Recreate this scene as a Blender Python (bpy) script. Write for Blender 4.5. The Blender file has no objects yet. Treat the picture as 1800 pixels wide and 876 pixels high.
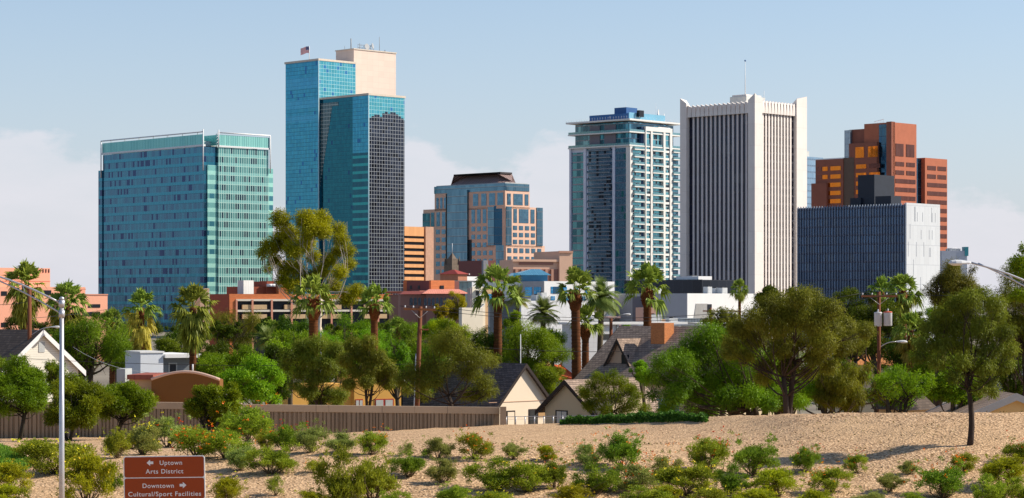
import bpy, math, random
import numpy as np
from math import radians, sin, cos, pi, sqrt
from mathutils import Vector, Matrix

SC = bpy.context.scene
COL = SC.collection
F = 4000.0          # focal length in photo pixels (photo 1800 wide)
CZ = 16.0           # eye height above street level
HY = 530.0          # photo row of the horizon
R = random.Random(7)

def P(px, py, d):
    return Vector(((px-900)*d/F, d, CZ-(py-HY)*d/F))

# ------------------------------------------------------------- tagging
def tag(o, label=None, cat=None, group=None, kind=None):
    if label: o['label'] = label
    if cat: o['category'] = cat
    if group: o['group'] = group
    if kind: o['kind'] = kind
    return o

def thing(name, label, cat, loc=(0, 0, 0), rotz=0.0, group=None):
    o = bpy.data.objects.new(name, None)
    o.empty_display_size = 0.5
    COL.objects.link(o)
    o.location = loc
    o.rotation_euler = (0, 0, rotz)
    return tag(o, label, cat, group)

def children_of(o):
    return [c for c in o.children]

def copy_tree(o, parent=None):
    c = o.copy()
    COL.objects.link(c)
    if parent is not None:
        c.parent = parent
    for ch in children_of(o):
        copy_tree(ch, c)
    return c

# ------------------------------------------------------------- materials
MATS = {}
def nodes_of(name):
    m = bpy.data.materials.new(name)
    m.use_nodes = True
    nt = m.node_tree
    b = nt.nodes['Principled BSDF']
    return m, nt, b

def L(nt, a, b): nt.links.new(a, b)

def math_n(nt, op, a, b=None, c=None, clamp=False):
    n = nt.nodes.new('ShaderNodeMath'); n.operation = op; n.use_clamp = clamp
    for i, v in enumerate((a, b, c)):
        if v is None: continue
        if isinstance(v, (int, float)): n.inputs[i].default_value = v
        else: L(nt, v, n.inputs[i])
    return n.outputs[0]

def mixc(nt, fac, a, b):
    n = nt.nodes.new('ShaderNodeMix'); n.data_type = 'RGBA'
    if isinstance(fac, (int, float)): n.inputs[0].default_value = fac
    else: L(nt, fac, n.inputs[0])
    for i, v in ((6, a), (7, b)):
        if isinstance(v, tuple): n.inputs[i].default_value = (*v[:3], 1)
        else: L(nt, v, n.inputs[i])
    return n.outputs[2]

def mixf(nt, fac, a, b):
    n = nt.nodes.new('ShaderNodeMix'); n.data_type = 'FLOAT'
    for i, v in ((0, fac), (2, a), (3, b)):
        if isinstance(v, (int, float)): n.inputs[i].default_value = v
        else: L(nt, v, n.inputs[i])
    return n.outputs[0]

def sc(c, k): return tuple(min(1, x*k) for x in c)

def mat(name, col, rough=0.7, var=0.12, scale=1.0, bump=0.0, metal=0.0, stretch=(1, 1, 1)):
    """Plain surface with uneven tone at two sizes."""
    if name in MATS: return MATS[name]
    m, nt, b = nodes_of(name)
    tc = nt.nodes.new('ShaderNodeTexCoord')
    mp = nt.nodes.new('ShaderNodeMapping'); mp.inputs['Scale'].default_value = stretch
    L(nt, tc.outputs['Object'], mp.inputs[0])
    n1 = nt.nodes.new('ShaderNodeTexNoise'); n1.inputs['Scale'].default_value = scale
    n1.inputs['Detail'].default_value = 8; n1.inputs['Roughness'].default_value = .65
    L(nt, mp.outputs[0], n1.inputs['Vector'])
    f = math_n(nt, 'MULTIPLY_ADD', n1.outputs[0], 2.2, -0.6, clamp=True)
    c = mixc(nt, f, sc(col, 1-var), sc(col, 1+var))
    L(nt, c, b.inputs['Base Color'])
    b.inputs['Roughness'].default_value = rough
    b.inputs['Metallic'].default_value = metal
    b.inputs['Specular IOR Level'].default_value = 0.3
    if bump:
        bp = nt.nodes.new('ShaderNodeBump'); bp.inputs['Strength'].default_value = bump
        bp.inputs['Distance'].default_value = 0.03
        n2 = nt.nodes.new('ShaderNodeTexNoise'); n2.inputs['Scale'].default_value = scale*12
        n2.inputs['Detail'].default_value = 4
        L(nt, mp.outputs[0], n2.inputs['Vector'])
        L(nt, n2.outputs[0], bp.inputs['Height']); L(nt, bp.outputs[0], b.inputs['Normal'])
    MATS[name] = m
    return m

def uvw(nt):
    tc = nt.nodes.new('ShaderNodeTexCoord')
    s = nt.nodes.new('ShaderNodeSeparateXYZ'); L(nt, tc.outputs['UV'], s.inputs[0])
    return s.outputs[0], s.outputs[1]

def glass(name, c1, c2, cw, ch, lw=0.06, lh=0.06, line=(.3, .3, .3), band=0.0, bandc=None,
          metal=0.85, rough=0.12, odd=0.0, oddc=(.02, .03, .04), v0=0.0, bandmetal=None, wob=0.02, linemetal=0.2):
    """Curtain wall: panes cw x ch metres in UV metres; thin frame lines, optional spandrel band."""
    if name in MATS: return MATS[name]
    m, nt, b = nodes_of(name)
    u, v = uvw(nt)
    uu = math_n(nt, 'DIVIDE', u, cw)
    vv = math_n(nt, 'DIVIDE', math_n(nt, 'ADD', v, v0), ch)
    fu, fv = math_n(nt, 'FRACT', uu), math_n(nt, 'FRACT', vv)
    iu, iv = math_n(nt, 'FLOOR', uu), math_n(nt, 'FLOOR', vv)
    cb = nt.nodes.new('ShaderNodeCombineXYZ'); L(nt, iu, cb.inputs[0]); L(nt, iv, cb.inputs[1])
    wn = nt.nodes.new('ShaderNodeTexWhiteNoise'); wn.noise_dimensions = '2D'; L(nt, cb.outputs[0], wn.inputs['Vector'])
    # run-to-run tone across several panes
    n1 = nt.nodes.new('ShaderNodeTexNoise'); n1.inputs['Scale'].default_value = .35; n1.inputs['Detail'].default_value = 2
    L(nt, cb.outputs[0], n1.inputs['Vector'])
    t = math_n(nt, 'ADD', math_n(nt, 'MULTIPLY', wn.outputs['Value'], .55), math_n(nt, 'MULTIPLY', n1.outputs[0], .6), clamp=True)
    c = mixc(nt, t, c1, c2)
    if odd:
        wn2 = nt.nodes.new('ShaderNodeTexWhiteNoise'); wn2.noise_dimensions = '3D'
        cb2 = nt.nodes.new('ShaderNodeCombineXYZ'); L(nt, iu, cb2.inputs[0]); L(nt, iv, cb2.inputs[1]); cb2.inputs[2].default_value = 3.3
        L(nt, cb2.outputs[0], wn2.inputs['Vector'])
        c = mixc(nt, math_n(nt, 'LESS_THAN', wn2.outputs['Value'], odd), c, oddc)
    met = metal
    if band:
        bm = math_n(nt, 'LESS_THAN', fv, band)
        c = mixc(nt, bm, c, bandc)
        if bandmetal is not None: met = mixf(nt, bm, metal, bandmetal)
    lm = math_n(nt, 'MAXIMUM', math_n(nt, 'LESS_THAN', fu, lw), math_n(nt, 'LESS_THAN', fv, lh))
    c = mixc(nt, lm, c, line)
    met = mixf(nt, lm, met, linemetal)
    L(nt, c, b.inputs['Base Color'])
    L(nt, met, b.inputs['Metallic'])
    L(nt, mixf(nt, lm, rough, .5), b.inputs['Roughness'])
    # each pane sits a hair out of true
    nm = nt.nodes.new('ShaderNodeNewGeometry')
    vm = nt.nodes.new('ShaderNodeVectorMath'); vm.operation = 'SUBTRACT'
    L(nt, wn.outputs['Color'], vm.inputs[0]); vm.inputs[1].default_value = (.5, .5, .5)
    vs = nt.nodes.new('ShaderNodeVectorMath'); vs.operation = 'SCALE'; L(nt, vm.outputs[0], vs.inputs[0]); vs.inputs['Scale'].default_value = wob
    va = nt.nodes.new('ShaderNodeVectorMath'); va.operation = 'ADD'; L(nt, nm.outputs['Normal'], va.inputs[0]); L(nt, vs.outputs[0], va.inputs[1])
    vn = nt.nodes.new('ShaderNodeVectorMath'); vn.operation = 'NORMALIZE'; L(nt, va.outputs[0], vn.inputs[0])
    L(nt, vn.outputs[0], b.inputs['Normal'])
    MATS[name] = m
    return m

def panelled(name, col, cw, ch, line, lw=.02, lh=.03, var=.1, rough=.8, offset=False, stain=0.12):
    """Masonry, shingles, precast: courses of units with their own tone and joint lines."""
    if name in MATS: return MATS[name]
    m, nt, b = nodes_of(name)
    u, v = uvw(nt)
    vv = math_n(nt, 'DIVIDE', v, ch); iv = math_n(nt, 'FLOOR', vv); fv = math_n(nt, 'FRACT', vv)
    uu = math_n(nt, 'DIVIDE', u, cw)
    if offset:
        uu = math_n(nt, 'ADD', uu, math_n(nt, 'MULTIPLY', math_n(nt, 'MODULO', iv, 2), .5))
    iu = math_n(nt, 'FLOOR', uu); fu = math_n(nt, 'FRACT', uu)
    cb = nt.nodes.new('ShaderNodeCombineXYZ'); L(nt, iu, cb.inputs[0]); L(nt, iv, cb.inputs[1])
    wn = nt.nodes.new('ShaderNodeTexWhiteNoise'); wn.noise_dimensions = '2D'; L(nt, cb.outputs[0], wn.inputs['Vector'])
    c = mixc(nt, wn.outputs['Value'], sc(col, 1-var), sc(col, 1+var))
    tc = nt.nodes.new('ShaderNodeTexCoord')
    n1 = nt.nodes.new('ShaderNodeTexNoise'); n1.inputs['Scale'].default_value = .25; n1.inputs['Detail'].default_value = 7
    L(nt, tc.outputs['Object'], n1.inputs['Vector'])
    c = mixc(nt, math_n(nt, 'MULTIPLY', math_n(nt, 'MULTIPLY_ADD', n1.outputs[0], 3, -1.2, clamp=True), stain*2, clamp=True), c, sc(col, .6))
    lm = math_n(nt, 'MAXIMUM', math_n(nt, 'LESS_THAN', fu, lw), math_n(nt, 'LESS_THAN', fv, lh))
    c = mixc(nt, lm, c, line)
    L(nt, c, b.inputs['Base Color']); b.inputs['Roughness'].default_value = rough
    b.inputs['Specular IOR Level'].default_value = .25
    MATS[name] = m
    return m

def leafmat(name, dark, light, dry=None, trans=.42):
    if name in MATS: return MATS[name]
    m, nt, b = nodes_of(name)
    nt.nodes.remove(b)
    out = [n for n in nt.nodes if n.type == 'OUTPUT_MATERIAL'][0]
    at = nt.nodes.new('ShaderNodeAttribute'); at.attribute_name = 'tone'
    c = mixc(nt, at.outputs['Fac'], dark, light)
    if dry:
        c = mixc(nt, math_n(nt, 'GREATER_THAN', at.outputs['Fac'], .93), c, dry)
    oi = nt.nodes.new('ShaderNodeObjectInfo')
    hs = nt.nodes.new('ShaderNodeHueSaturation')
    L(nt, math_n(nt, 'MULTIPLY_ADD', oi.outputs['Random'], .05, .475), hs.inputs['Hue'])
    L(nt, math_n(nt, 'MULTIPLY_ADD', oi.outputs['Random'], .3, .85), hs.inputs['Value'])
    L(nt, c, hs.inputs['Color'])
    d = nt.nodes.new('ShaderNodeBsdfDiffuse'); t = nt.nodes.new('ShaderNodeBsdfTranslucent')
    g = nt.nodes.new('ShaderNodeBsdfGlossy'); g.inputs['Roughness'].default_value = .45
    L(nt, hs.outputs[0], d.inputs[0]); L(nt, hs.outputs[0], t.inputs[0])
    x = nt.nodes.new('ShaderNodeMixShader'); x.inputs[0].default_value = trans
    L(nt, d.outputs[0], x.inputs[1]); L(nt, t.outputs[0], x.inputs[2])
    y = nt.nodes.new('ShaderNodeMixShader'); y.inputs[0].default_value = .012
    L(nt, x.outputs[0], y.inputs[1]); L(nt, g.outputs[0], y.inputs[2])
    L(nt, y.outputs[0], out.inputs[0])
    MATS[name] = m
    return m

# ------------------------------------------------------------- mesh builder
class MB:
    def __init__(s): s.v = []; s.f = []; s.m = []; s.smooth = []
    def face(s, pts, m=0, sm=False):
        b = len(s.v); s.v += [tuple(p) for p in pts]; s.f.append(tuple(range(b, b+len(pts)))); s.m.append(m); s.smooth.append(sm); return s
    def box(s, x0, x1, y0, y1, z0, z1, m=0):
        if x0 > x1: x0, x1 = x1, x0
        if y0 > y1: y0, y1 = y1, y0
        if z0 > z1: z0, z1 = z1, z0
        b = len(s.v)
        s.v += [(x0,y0,z0),(x1,y0,z0),(x1,y1,z0),(x0,y1,z0),(x0,y0,z1),(x1,y0,z1),(x1,y1,z1),(x0,y1,z1)]
        for f in ((0,3,2,1),(4,5,6,7),(0,1,5,4),(1,2,6,5),(2,3,7,6),(3,0,4,7)):
            s.f.append(tuple(b+i for i in f)); s.m.append(m); s.smooth.append(False)
        return s
    def prism(s, poly, z0, z1, m=0, top=None):
        """poly: ccw xy list; top: optional other polygon at z1"""
        top = top or poly; n = len(poly); b = len(s.v)
        s.v += [(x, y, z0) for x, y in poly]+[(x, y, z1) for x, y in top]
        for i in range(n):
            j = (i+1) % n; s.f.append((b+i, b+j, b+n+j, b+n+i)); s.m.append(m); s.smooth.append(False)
        s.f.append(tuple(b+n+i for i in range(n))); s.m.append(m); s.smooth.append(False)
        s.f.append(tuple(b+n-1-i for i in range(n))); s.m.append(m); s.smooth.append(False)
        return s
    def hull(s, poly3a, poly3b, m=0):
        """two matching 3D polygons joined into a solid"""
        n = len(poly3a); b = len(s.v); s.v += [tuple(p) for p in poly3a]+[tuple(p) for p in poly3b]
        for i in range(n):
            j = (i+1) % n; s.f.append((b+i, b+j, b+n+j, b+n+i)); s.m.append(m); s.smooth.append(False)
        s.f.append(tuple(b+n+i for i in range(n))); s.m.append(m); s.smooth.append(False)
        s.f.append(tuple(b+n-1-i for i in range(n))); s.m.append(m); s.smooth.append(False)
        return s
    def tube(s, pts, rad, n=8, m=0, cap=True):
        pts = [Vector(p) for p in pts]
        if isinstance(rad, (int, float)): rad = [rad]*len(pts)
        b = len(s.v); up = None
        for i, p in enumerate(pts):
            t = (pts[min(i+1, len(pts)-1)]-pts[max(i-1, 0)])
            if t.length < 1e-9: t = Vector((0, 0, 1))
            t.normalize()
            if up is None: up = Vector((1, 0, 0)) if abs(t.x) < .8 else Vector((0, 1, 0))
            a = (up-t*up.dot(t)).normalized(); c = t.cross(a); up = a
            for k in range(n):
                w = 2*pi*k/n; q = p+(a*cos(w)+c*sin(w))*rad[i]; s.v.append(tuple(q))
        for i in range(len(pts)-1):
            for k in range(n):
                k2 = (k+1) % n
                s.f.append((b+i*n+k, b+i*n+k2, b+(i+1)*n+k2, b+(i+1)*n+k)); s.m.append(m); s.smooth.append(True)
        if cap:
            s.f.append(tuple(b+n-1-k for k in range(n))); s.m.append(m); s.smooth.append(False)
            e = b+(len(pts)-1)*n; s.f.append(tuple(e+k for k in range(n))); s.m.append(m); s.smooth.append(False)
        return s
    def ball(s, c, r, m=0, nu=10, nv=6, sx=1, sy=1, sz=1):
        b = len(s.v)
        for j in range(nv+1):
            th = pi*j/nv
            for i in range(nu):
                ph = 2*pi*i/nu; s.v.append((c[0]+sx*r*sin(th)*cos(ph), c[1]+sy*r*sin(th)*sin(ph), c[2]+sz*r*cos(th)))
        for j in range(nv):
            for i in range(nu):
                i2 = (i+1) % nu; s.f.append((b+j*nu+i, b+(j+1)*nu+i, b+(j+1)*nu+i2, b+j*nu+i2)); s.m.append(m); s.smooth.append(True)
        return s
    def mesh(s, name, mats):
        me = bpy.data.meshes.new(name)
        me.from_pydata(s.v, [], s.f); me.update()
        for q in (mats if isinstance(mats, (list, tuple)) else [mats]): me.materials.append(q)
        me.polygons.foreach_set('material_index', s.m); me.polygons.foreach_set('use_smooth', s.smooth)
        uv = me.uv_layers.new(name='UVMap')
        d = np.zeros((len(me.loops), 2), np.float32)
        for p in me.polygons:
            n = p.normal
            for li in p.loop_indices:
                c = me.vertices[me.loops[li].vertex_index].co
                if abs(n.z) > .9: d[li] = (c.x, c.y)
                elif abs(n.x) > abs(n.y): d[li] = (c.y, c.z)
                else: d[li] = (c.x, c.z)
        uv.data.foreach_set('uv', d.ravel())
        return me
    def build(s, name, mats, parent=None, loc=(0, 0, 0), rotz=0):
        o = bpy.data.objects.new(name, s.mesh(name, mats)); COL.objects.link(o)
        o.location = loc; o.rotation_euler = (0, 0, rotz)
        if parent is not None: o.parent = parent
        return o

def bx(name, m, parent, x0, x1, y0, y1, z0, z1):
    return MB().box(x0, x1, y0, y1, z0, z1).build(name, m, parent)

def fbox(face, s0, s1, z0, z1, o0, o1, base=0.0, mb=None, m=0):
    """box on face 'R' (plane y=base, outward -y) or 'L' (plane x=base, outward -x)"""
    mb = mb or MB()
    if face == 'R': mb.box(s0, s1, base-o1, base-o0, z0, z1, m)
    else: mb.box(base-o1, base-o0, s0, s1, z0, z1, m)
    return mb

def repeat(name, mb, mt, parent, offs, label=None):
    """one mesh repeated at local offsets, each an object of its own"""
    me = mb.mesh(name, mt); out = []
    for (x, y, z) in offs:
        o = bpy.data.objects.new(name, me); COL.objects.link(o); o.parent = parent; o.location = (x, y, z); out.append(o)
        if label: o['label'] = label
    return out

def windows(parent, face, s0, s1, n, z0, z1, k, wf, hf, mt, base=0.0, o=.12, name='window'):
    """k rows of n windows spread over a rectangle of a face"""
    cw, chh = (s1-s0)/n, (z1-z0)/k
    w, h = cw*wf, chh*hf
    mb = fbox(face, -w/2, w/2, -h/2, h/2, 0, o)
    offs = []
    for i in range(n):
        for j in range(k):
            c = s0+(i+.5)*cw; z = z0+(j+.5)*chh
            offs.append((c, base, z) if face == 'R' else (base, c, z))
    return repeat(name, mb, mt, parent, offs)

class Site:
    """building frame: near corner at photo column px, distance d; local x runs right-back, local y left-back"""
    def __init__(s, px, d, phi=45.0):
        s.X = (px-900)*d/F; s.Y = d; s.a = radians(90-phi)
        s.ux = (cos(s.a), sin(s.a)); s.uy = (-sin(s.a), cos(s.a))
    def at(s, x, y): return (s.X+x*s.ux[0]+y*s.uy[0], s.Y+x*s.ux[1]+y*s.uy[1])
    def sx(s, px, y=0.0):
        k = (px-900)/F; X, Y = s.at(0, y); return (k*Y-X)/(s.ux[0]-k*s.ux[1])
    def sy(s, px, x=0.0):
        k = (px-900)/F; X, Y = s.at(x, 0); return (k*Y-X)/(s.uy[0]-k*s.uy[1])
    def z(s, py, x=0.0, y=0.0): return CZ-(py-HY)*s.at(x, y)[1]/F
    def thing(s, name, label, cat, group=None): return thing(name, label, cat, (s.X, s.Y, 0), s.a, group)
    def thing_z(s, name, label, cat, z, group=None): return thing(name, label, cat, (s.X, s.Y, z), s.a, group)

# ------------------------------------------------------------- ground
_c = [  # column, mid (row, d), crest (row, d)
 (-2500, 800, 95, 771, 150), (0, 800, 95, 771, 150), (250, 800, 92, 768, 150), (570, 790, 90, 762, 150), (880, 788, 90, 747, 149),
 (1000, 790, 90, 744, 146), (1100, 795, 89, 739.5, 135), (1250, 802, 88.5, 730, 118), (1400, 806, 88, 725.5, 101),
 (1550, 794, 88, 723.5, 97), (1700, 780, 88, 723.5, 94.5), (1900, 780, 88, 723, 94.5), (5000, 780, 88, 720, 95)]
_ck = np.array([(a[0]-900)/F for a in _c])
_cm = np.array([[a[2], CZ-(a[1]-HY)*a[2]/F, a[4], CZ-(a[3]-HY)*a[4]/F] for a in _c])
_ds = np.arange(0, 400, .5)
_nk = 260
_ks = np.linspace((-2500-900)/F, (5000-900)/F, _nk)
_tab = np.zeros((_nk, len(_ds)))
for i, k in enumerate(_ks):
    q = [np.interp(k, _ck, _cm[:, j]) for j in range(4)]
    ex = q[2]+70
    xs = [0, 30, 60, 80, q[0], q[2], q[2]+6, ex, 400]; zs = [2.6, 3.0, 5.4, 9.07, q[1], q[3], q[3]-.5, 0, 0]
    t = np.interp(_ds, xs, zs)
    kern = np.ones(9)/9; tp = np.pad(t, 4, mode='edge'); t2 = np.convolve(tp, kern, 'valid')
    _tab[i] = np.where(np.abs(_ds-q[2]) < 3, np.maximum(t2, t-.05), t2)
def gz_arr(X, Y):
    X = np.asarray(X, float); Y = np.asarray(Y, float)
    k = np.clip(X/np.maximum(Y, 1e-3), _ks[0], _ks[-1]); fi = (k-_ks[0])/(_ks[1]-_ks[0]); i = np.clip(fi.astype(int), 0, _nk-2); a = fi-i
    fj = np.clip(Y/.5, 0, len(_ds)-1.001); j = fj.astype(int); b = fj-j
    z = (_tab[i, j]*(1-a)*(1-b)+_tab[i+1, j]*a*(1-b)+_tab[i, j+1]*(1-a)*b+_tab[i+1, j+1]*a*b)
    und = .03*np.sin(X*1.3+Y*.4)*np.sin(Y*.9-X*.35)+.03*np.sin(X*3.1+1)*np.sin(Y*2.3)
    return z+und*np.clip((z-.5)/2, 0, 1)
def gz(x, y): return float(gz_arr(x, y))
def on_ground(px, py, dmin=62, dmax=148):
    """first spot of ground, going out from the eye, seen on photo row py"""
    d = np.arange(dmin, dmax, .1); X = (px-900)*d/F
    yy = HY+(CZ-gz_arr(X, d))*F/d
    idx = np.where(yy <= py)[0]
    i = idx[0] if len(idx) else int(np.argmin(yy))
    return Vector((X[i], d[i], gz(X[i], d[i])))
# ============================================================= foliage
def leaf_mesh(name, pos, dirs, length, width, tone, mt, hint=None):
    """pos (n,3), dirs (n,3): one small pointed leaf face each, joined into one mesh"""
    n = len(pos); rng = np.random.default_rng(n+11)
    dirs = dirs/np.linalg.norm(dirs, axis=1, keepdims=True).clip(1e-6)
    r = rng.normal(size=(n, 3))*(1 if hint is None else .45)+(0 if hint is None else hint); side = np.cross(dirs, r); side /= np.linalg.norm(side, axis=1, keepdims=True).clip(1e-6)
    Ls = (length*rng.uniform(.6, 1.35, n))[:, None]; Ws = (width*rng.uniform(.6, 1.3, n))[:, None]
    nrm = np.cross(side, dirs)
    v = np.empty((n, 4, 3), np.float32)
    v[:, 0] = pos; v[:, 2] = pos+dirs*Ls - nrm*Ls*.12
    v[:, 1] = pos+dirs*Ls*.45+side*Ws*.5; v[:, 3] = pos+dirs*Ls*.45-side*Ws*.5
    me = bpy.data.meshes.new(name)
    me.vertices.add(n*4); me.vertices.foreach_set('co', v.ravel())
    me.loops.add(n*4); me.loops.foreach_set('vertex_index', np.arange(n*4, dtype=np.int32))
    me.polygons.add(n); me.polygons.foreach_set('loop_start', np.arange(0, n*4, 4, dtype=np.int32))
    try: me.polygons.foreach_set('loop_total', np.full(n, 4, np.int32))
    except Exception: pass
    a = me.attributes.new('tone', 'FLOAT', 'FACE'); a.data.foreach_set('value', tone.astype(np.float32))
    me.materials.append(mt); me.update(calc_edges=True)
    return me

def link(name, me, parent=None, loc=(0, 0, 0)):
    o = bpy.data.objects.new(name, me); COL.objects.link(o); o.location = loc
    if parent is not None: o.parent = parent
    return o

def clump_leaves(rng, centres, radii, n, flat=.75, shell=.5, droop=0.0, spray=1):
    """leaf places and directions spread through a set of uneven clumps"""
    vol = radii**2.2; w = vol/vol.sum(); ci = rng.choice(len(radii), n//spray+1, p=w)
    d = rng.normal(size=(len(ci), 3)); d /= np.linalg.norm(d, axis=1, keepdims=True)
    rr = rng.uniform(0, 1, len(ci))**shell
    # lumpy outline
    lump = 1+.28*np.sin(d[:, 0]*5+ci*1.7)*np.sin(d[:, 1]*4+ci)*np.cos(d[:, 2]*5+ci*.6)
    p = centres[ci]+d*(rr*radii[ci]*lump)[:, None]*np.array([1, 1, flat])
    hn = d*np.array([1, 1, .8])+np.array([0, 0, .35])
    if spray > 1:
        hn = np.repeat(hn, spray, 0)
        ax = d+rng.normal(size=d.shape)*.5; ax[:, 2] -= droop; ax /= np.linalg.norm(ax, axis=1, keepdims=True)
        k = np.tile(np.arange(spray), len(ci)); p = np.repeat(p, spray, 0); a = np.repeat(ax, spray, 0); ci = np.repeat(ci, spray)
        step = (radii.mean()*.55/spray)
        p = p+a*(k*step)[:, None]; dd = a+rng.normal(size=a.shape)*.45
        tone_s = np.repeat(rng.uniform(0, 1, len(d)), spray)
    else:
        dd = d*.6+rng.normal(size=d.shape)*.8; tone_s = rng.uniform(0, 1, len(d))
    dd[:, 2] -= droop
    ctone = rng.uniform(0, 1, len(radii))[ci]
    tone = np.clip(.3*tone_s+.3*rng.uniform(0, 1, len(p))+.4*ctone, 0, 1)
    return p[:n], dd[:n], tone[:n], hn[:n]

KINDS = {
 #            dark              light             dry               leafL leafW flat shell droop spray
 'mesquite': ((.034,.090,.003), (.265,.385,.010), None,              .23, .058, .72, .60, .5, 4),
 'bright':   ((.060,.145,.004), (.340,.480,.012), (.42,.42,.03),     .20, .080, .80, .50, .2, 3),
 'dark':     ((.014,.040,.002), (.120,.185,.007), None,              .20, .095, .80, .50, .0, 1),
 'olive':    ((.046,.058,.004), (.285,.300,.026), (.48,.30,.09),     .19, .050, .80, .55, .6, 3),
 'gum':      ((.100,.130,.002), (.560,.600,.006), None,              .22, .120, .88, .60, .2, 3),
 'yellow':   ((.170,.145,.004), (.600,.500,.010), None,              .20, .09, .80, .50, .1, 2),
 'willow':   ((.065,.085,.005), (.310,.330,.020), None,              .26, .050, .90, .65, 1.0, 4),
 'palo':     ((.042,.090,.003), (.280,.380,.010), None,              .16, .042, .78, .65, -.1, 4),
}
BARK = {'mesquite': (.05,.035,.022), 'bright': (.09,.065,.04), 'dark': (.06,.045,.03), 'olive': (.045,.03,.022), 'gum': (.62,.52,.42),
        'yellow': (.10,.07,.05), 'willow': (.09,.07,.04), 'palo': (.03,.026,.018)}

def limb(mb, a, b, r0, r1, rng, n=5, sag=.12):
    a = Vector(a); b = Vector(b); l = (b-a).length
    off = Vector(rng.normal(size=3))*l*sag
    pts = []; rad = []
    for i in range(n+1):
        t = i/n; pts.append(a.lerp(b, t)+off*sin(pi*t)*(1 if i not in (0, n) else 0)+Vector((0, 0, -l*.06*sin(pi*t)))); rad.append(r0*(1-t)+r1*t)
    mb.tube(pts, rad, 6)
    return pts

def tree(name, label, kind, d, base, x0, x1, ytop, ybot, seed, cat='tree', clumps=14, leaves=6000, fill=True, trunks=1, thick=None, fork=.35,
         spots=None, group=None, leafk=1.0, gaps=0.0, hull=.78, lean=0.0):
    """base: photo column of the trunk foot. x0,x1,ytop,ybot: photo extents of the crown."""
    rng = np.random.default_rng(seed); leaves = int(leaves*3.0); leafk *= .86
    if spots: x0 = min(a-q for a, b, q in spots); x1 = max(a+q for a, b, q in spots); ytop = min(b-q for a, b, q in spots); yb_ = max(b+q for a, b, q in spots); ybot = min(ybot, yb_)
    X0 = (base-900)*d/F; g = gz(X0, d); m = d/F
    root = thing(name, label, cat, (X0, d, g-.05), 0, group)
    cx = ((x0+x1)/2-900)*m-X0; W = (x1-x0)*m/2
    zt = CZ-(ytop-HY)*m-g; zb = CZ-(ybot-HY)*m-g
    zb = max(zb, .15); H = max((zt-zb)/2, .4); cz = (zt+zb)/2
    dp = W*.85
    if spots:   # clumps read off the photograph: (column, row, radius px)
        cen = np.array([[(a-900)*m-X0, rng.uniform(-.5, .5)*dp, CZ-(b-HY)*m-g] for a, b, _ in spots]); rad = np.array([q*m for _, _, q in spots])
        # fill behind
        ex = cen[rng.choice(len(cen), max(3, len(cen)//3))]+rng.normal(size=(max(3, len(cen)//3), 3))*np.array([.3, .5, .2])*rad.mean()
        if fill: cen = np.vstack([cen, ex]); rad = np.concatenate([rad, np.full(len(ex), rad.mean()*.7)])
    else:
        cen = []; rad = []; ph = rng.uniform(0, 6.28, 3)
        for i in range(int(clumps*1.8)):
            small = i >= clumps
            while True:
                q = rng.uniform(-1, 1, 3); l = np.linalg.norm(q)
                if small:
                    if .75 < l < 1.0 and q[2] > -.7: break
                elif .3 < l < .95 and (l > .6 or rng.uniform() < .35): break
            if q[2] < -.5: q[0] *= .8
            an = math.atan2(q[2], q[0]); lobe = 1+.16*sin(3*an+ph[0])+.12*sin(5*an+ph[1])
            r = (rng.uniform(.10, .20) if small else rng.uniform(.22, .38))*min(W, H*1.25)
            cen.append([cx+q[0]*lobe*max(W-r*.75, .1), q[1]*max(dp-r*.7, .1), cz+q[2]*lobe*max(H-r*.7, .1)]); rad.append(r)
        cen = np.array(cen); rad = np.array(rad)
        wx = cx; 
    dk, lt, dry, ll, lw, flat, shell, droop, spray = KINDS[kind]
    mt = leafmat('leaves_'+kind, dk, lt, dry)
    p, dd, tone, hn = clump_leaves(rng, cen, rad, leaves, flat, shell, droop, spray)
    p[:, 2] = np.maximum(p[:, 2], .1)
    link('crown', leaf_mesh('crown', p, dd, ll*leafk, lw*leafk*1.25, tone, mt, hn), root)
    bm = mat('bark_'+kind, BARK[kind], .9, .35, 3, .6, stretch=(1, 1, .3))
    mb = MB(); th = thick or max(.1, zt*.022)
    fz = zb+(cz-zb)*fork if zb > .4 else cz*.4
    for t in range(trunks):
        o = np.array([0, 0, 0]) if trunks == 1 else np.array([rng.uniform(-.25, .25)*trunks*.5*th*5, rng.uniform(-.2, .2)*th*4, 0])
        top = Vector((cx*.55+lean+(0 if trunks == 1 else o[0]*2.5+rng.uniform(-.25, .25)*W), o[1]*2+rng.normal()*.1, fz*rng.uniform(.9, 1.1)))
        pts = limb(mb, (o[0], o[1], 0), top, th*1.15, th*.75, rng, 6, .05)
        idx = [i for i in range(len(cen)) if i % trunks == t]
        for i in idx:
            c = Vector(cen[i]); st = pts[-1] if rng.uniform() < .7 else pts[-2]
            ps = limb(mb, st, c, th*(.30 if spots else .42), th*.06, rng, 5, .1)
            for _ in range(3):
                e = c+Vector(rng.normal(size=3))*rad[i]*.6
                limb(mb, ps[3], e, th*.10, th*.03, rng, 3, .1)
    mb.build('trunk', bm, root)
    return root

# ------------------------------------------------------------- palms
def pal_mats():
    t = panelled('palm_trunk', (.14,.048,.014), 4, .16, (.06,.022,.008), .0, .28, .3, .95)
    b = mat('palm_boots', (.17,.055,.014), .95, .45, 6, .8)
    g = leafmat('palm_fan_green', (.030,.075,.006), (.36,.44,.06), None, .25)
    y = leafmat('palm_fan_dry', (.20,.15,.01), (.62,.46,.08), None, .3)
    f = leafmat('palm_feather', (.055,.100,.018), (.30,.34,.08), (.45,.33,.06), .3)
    return t, b, g, y, f

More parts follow.
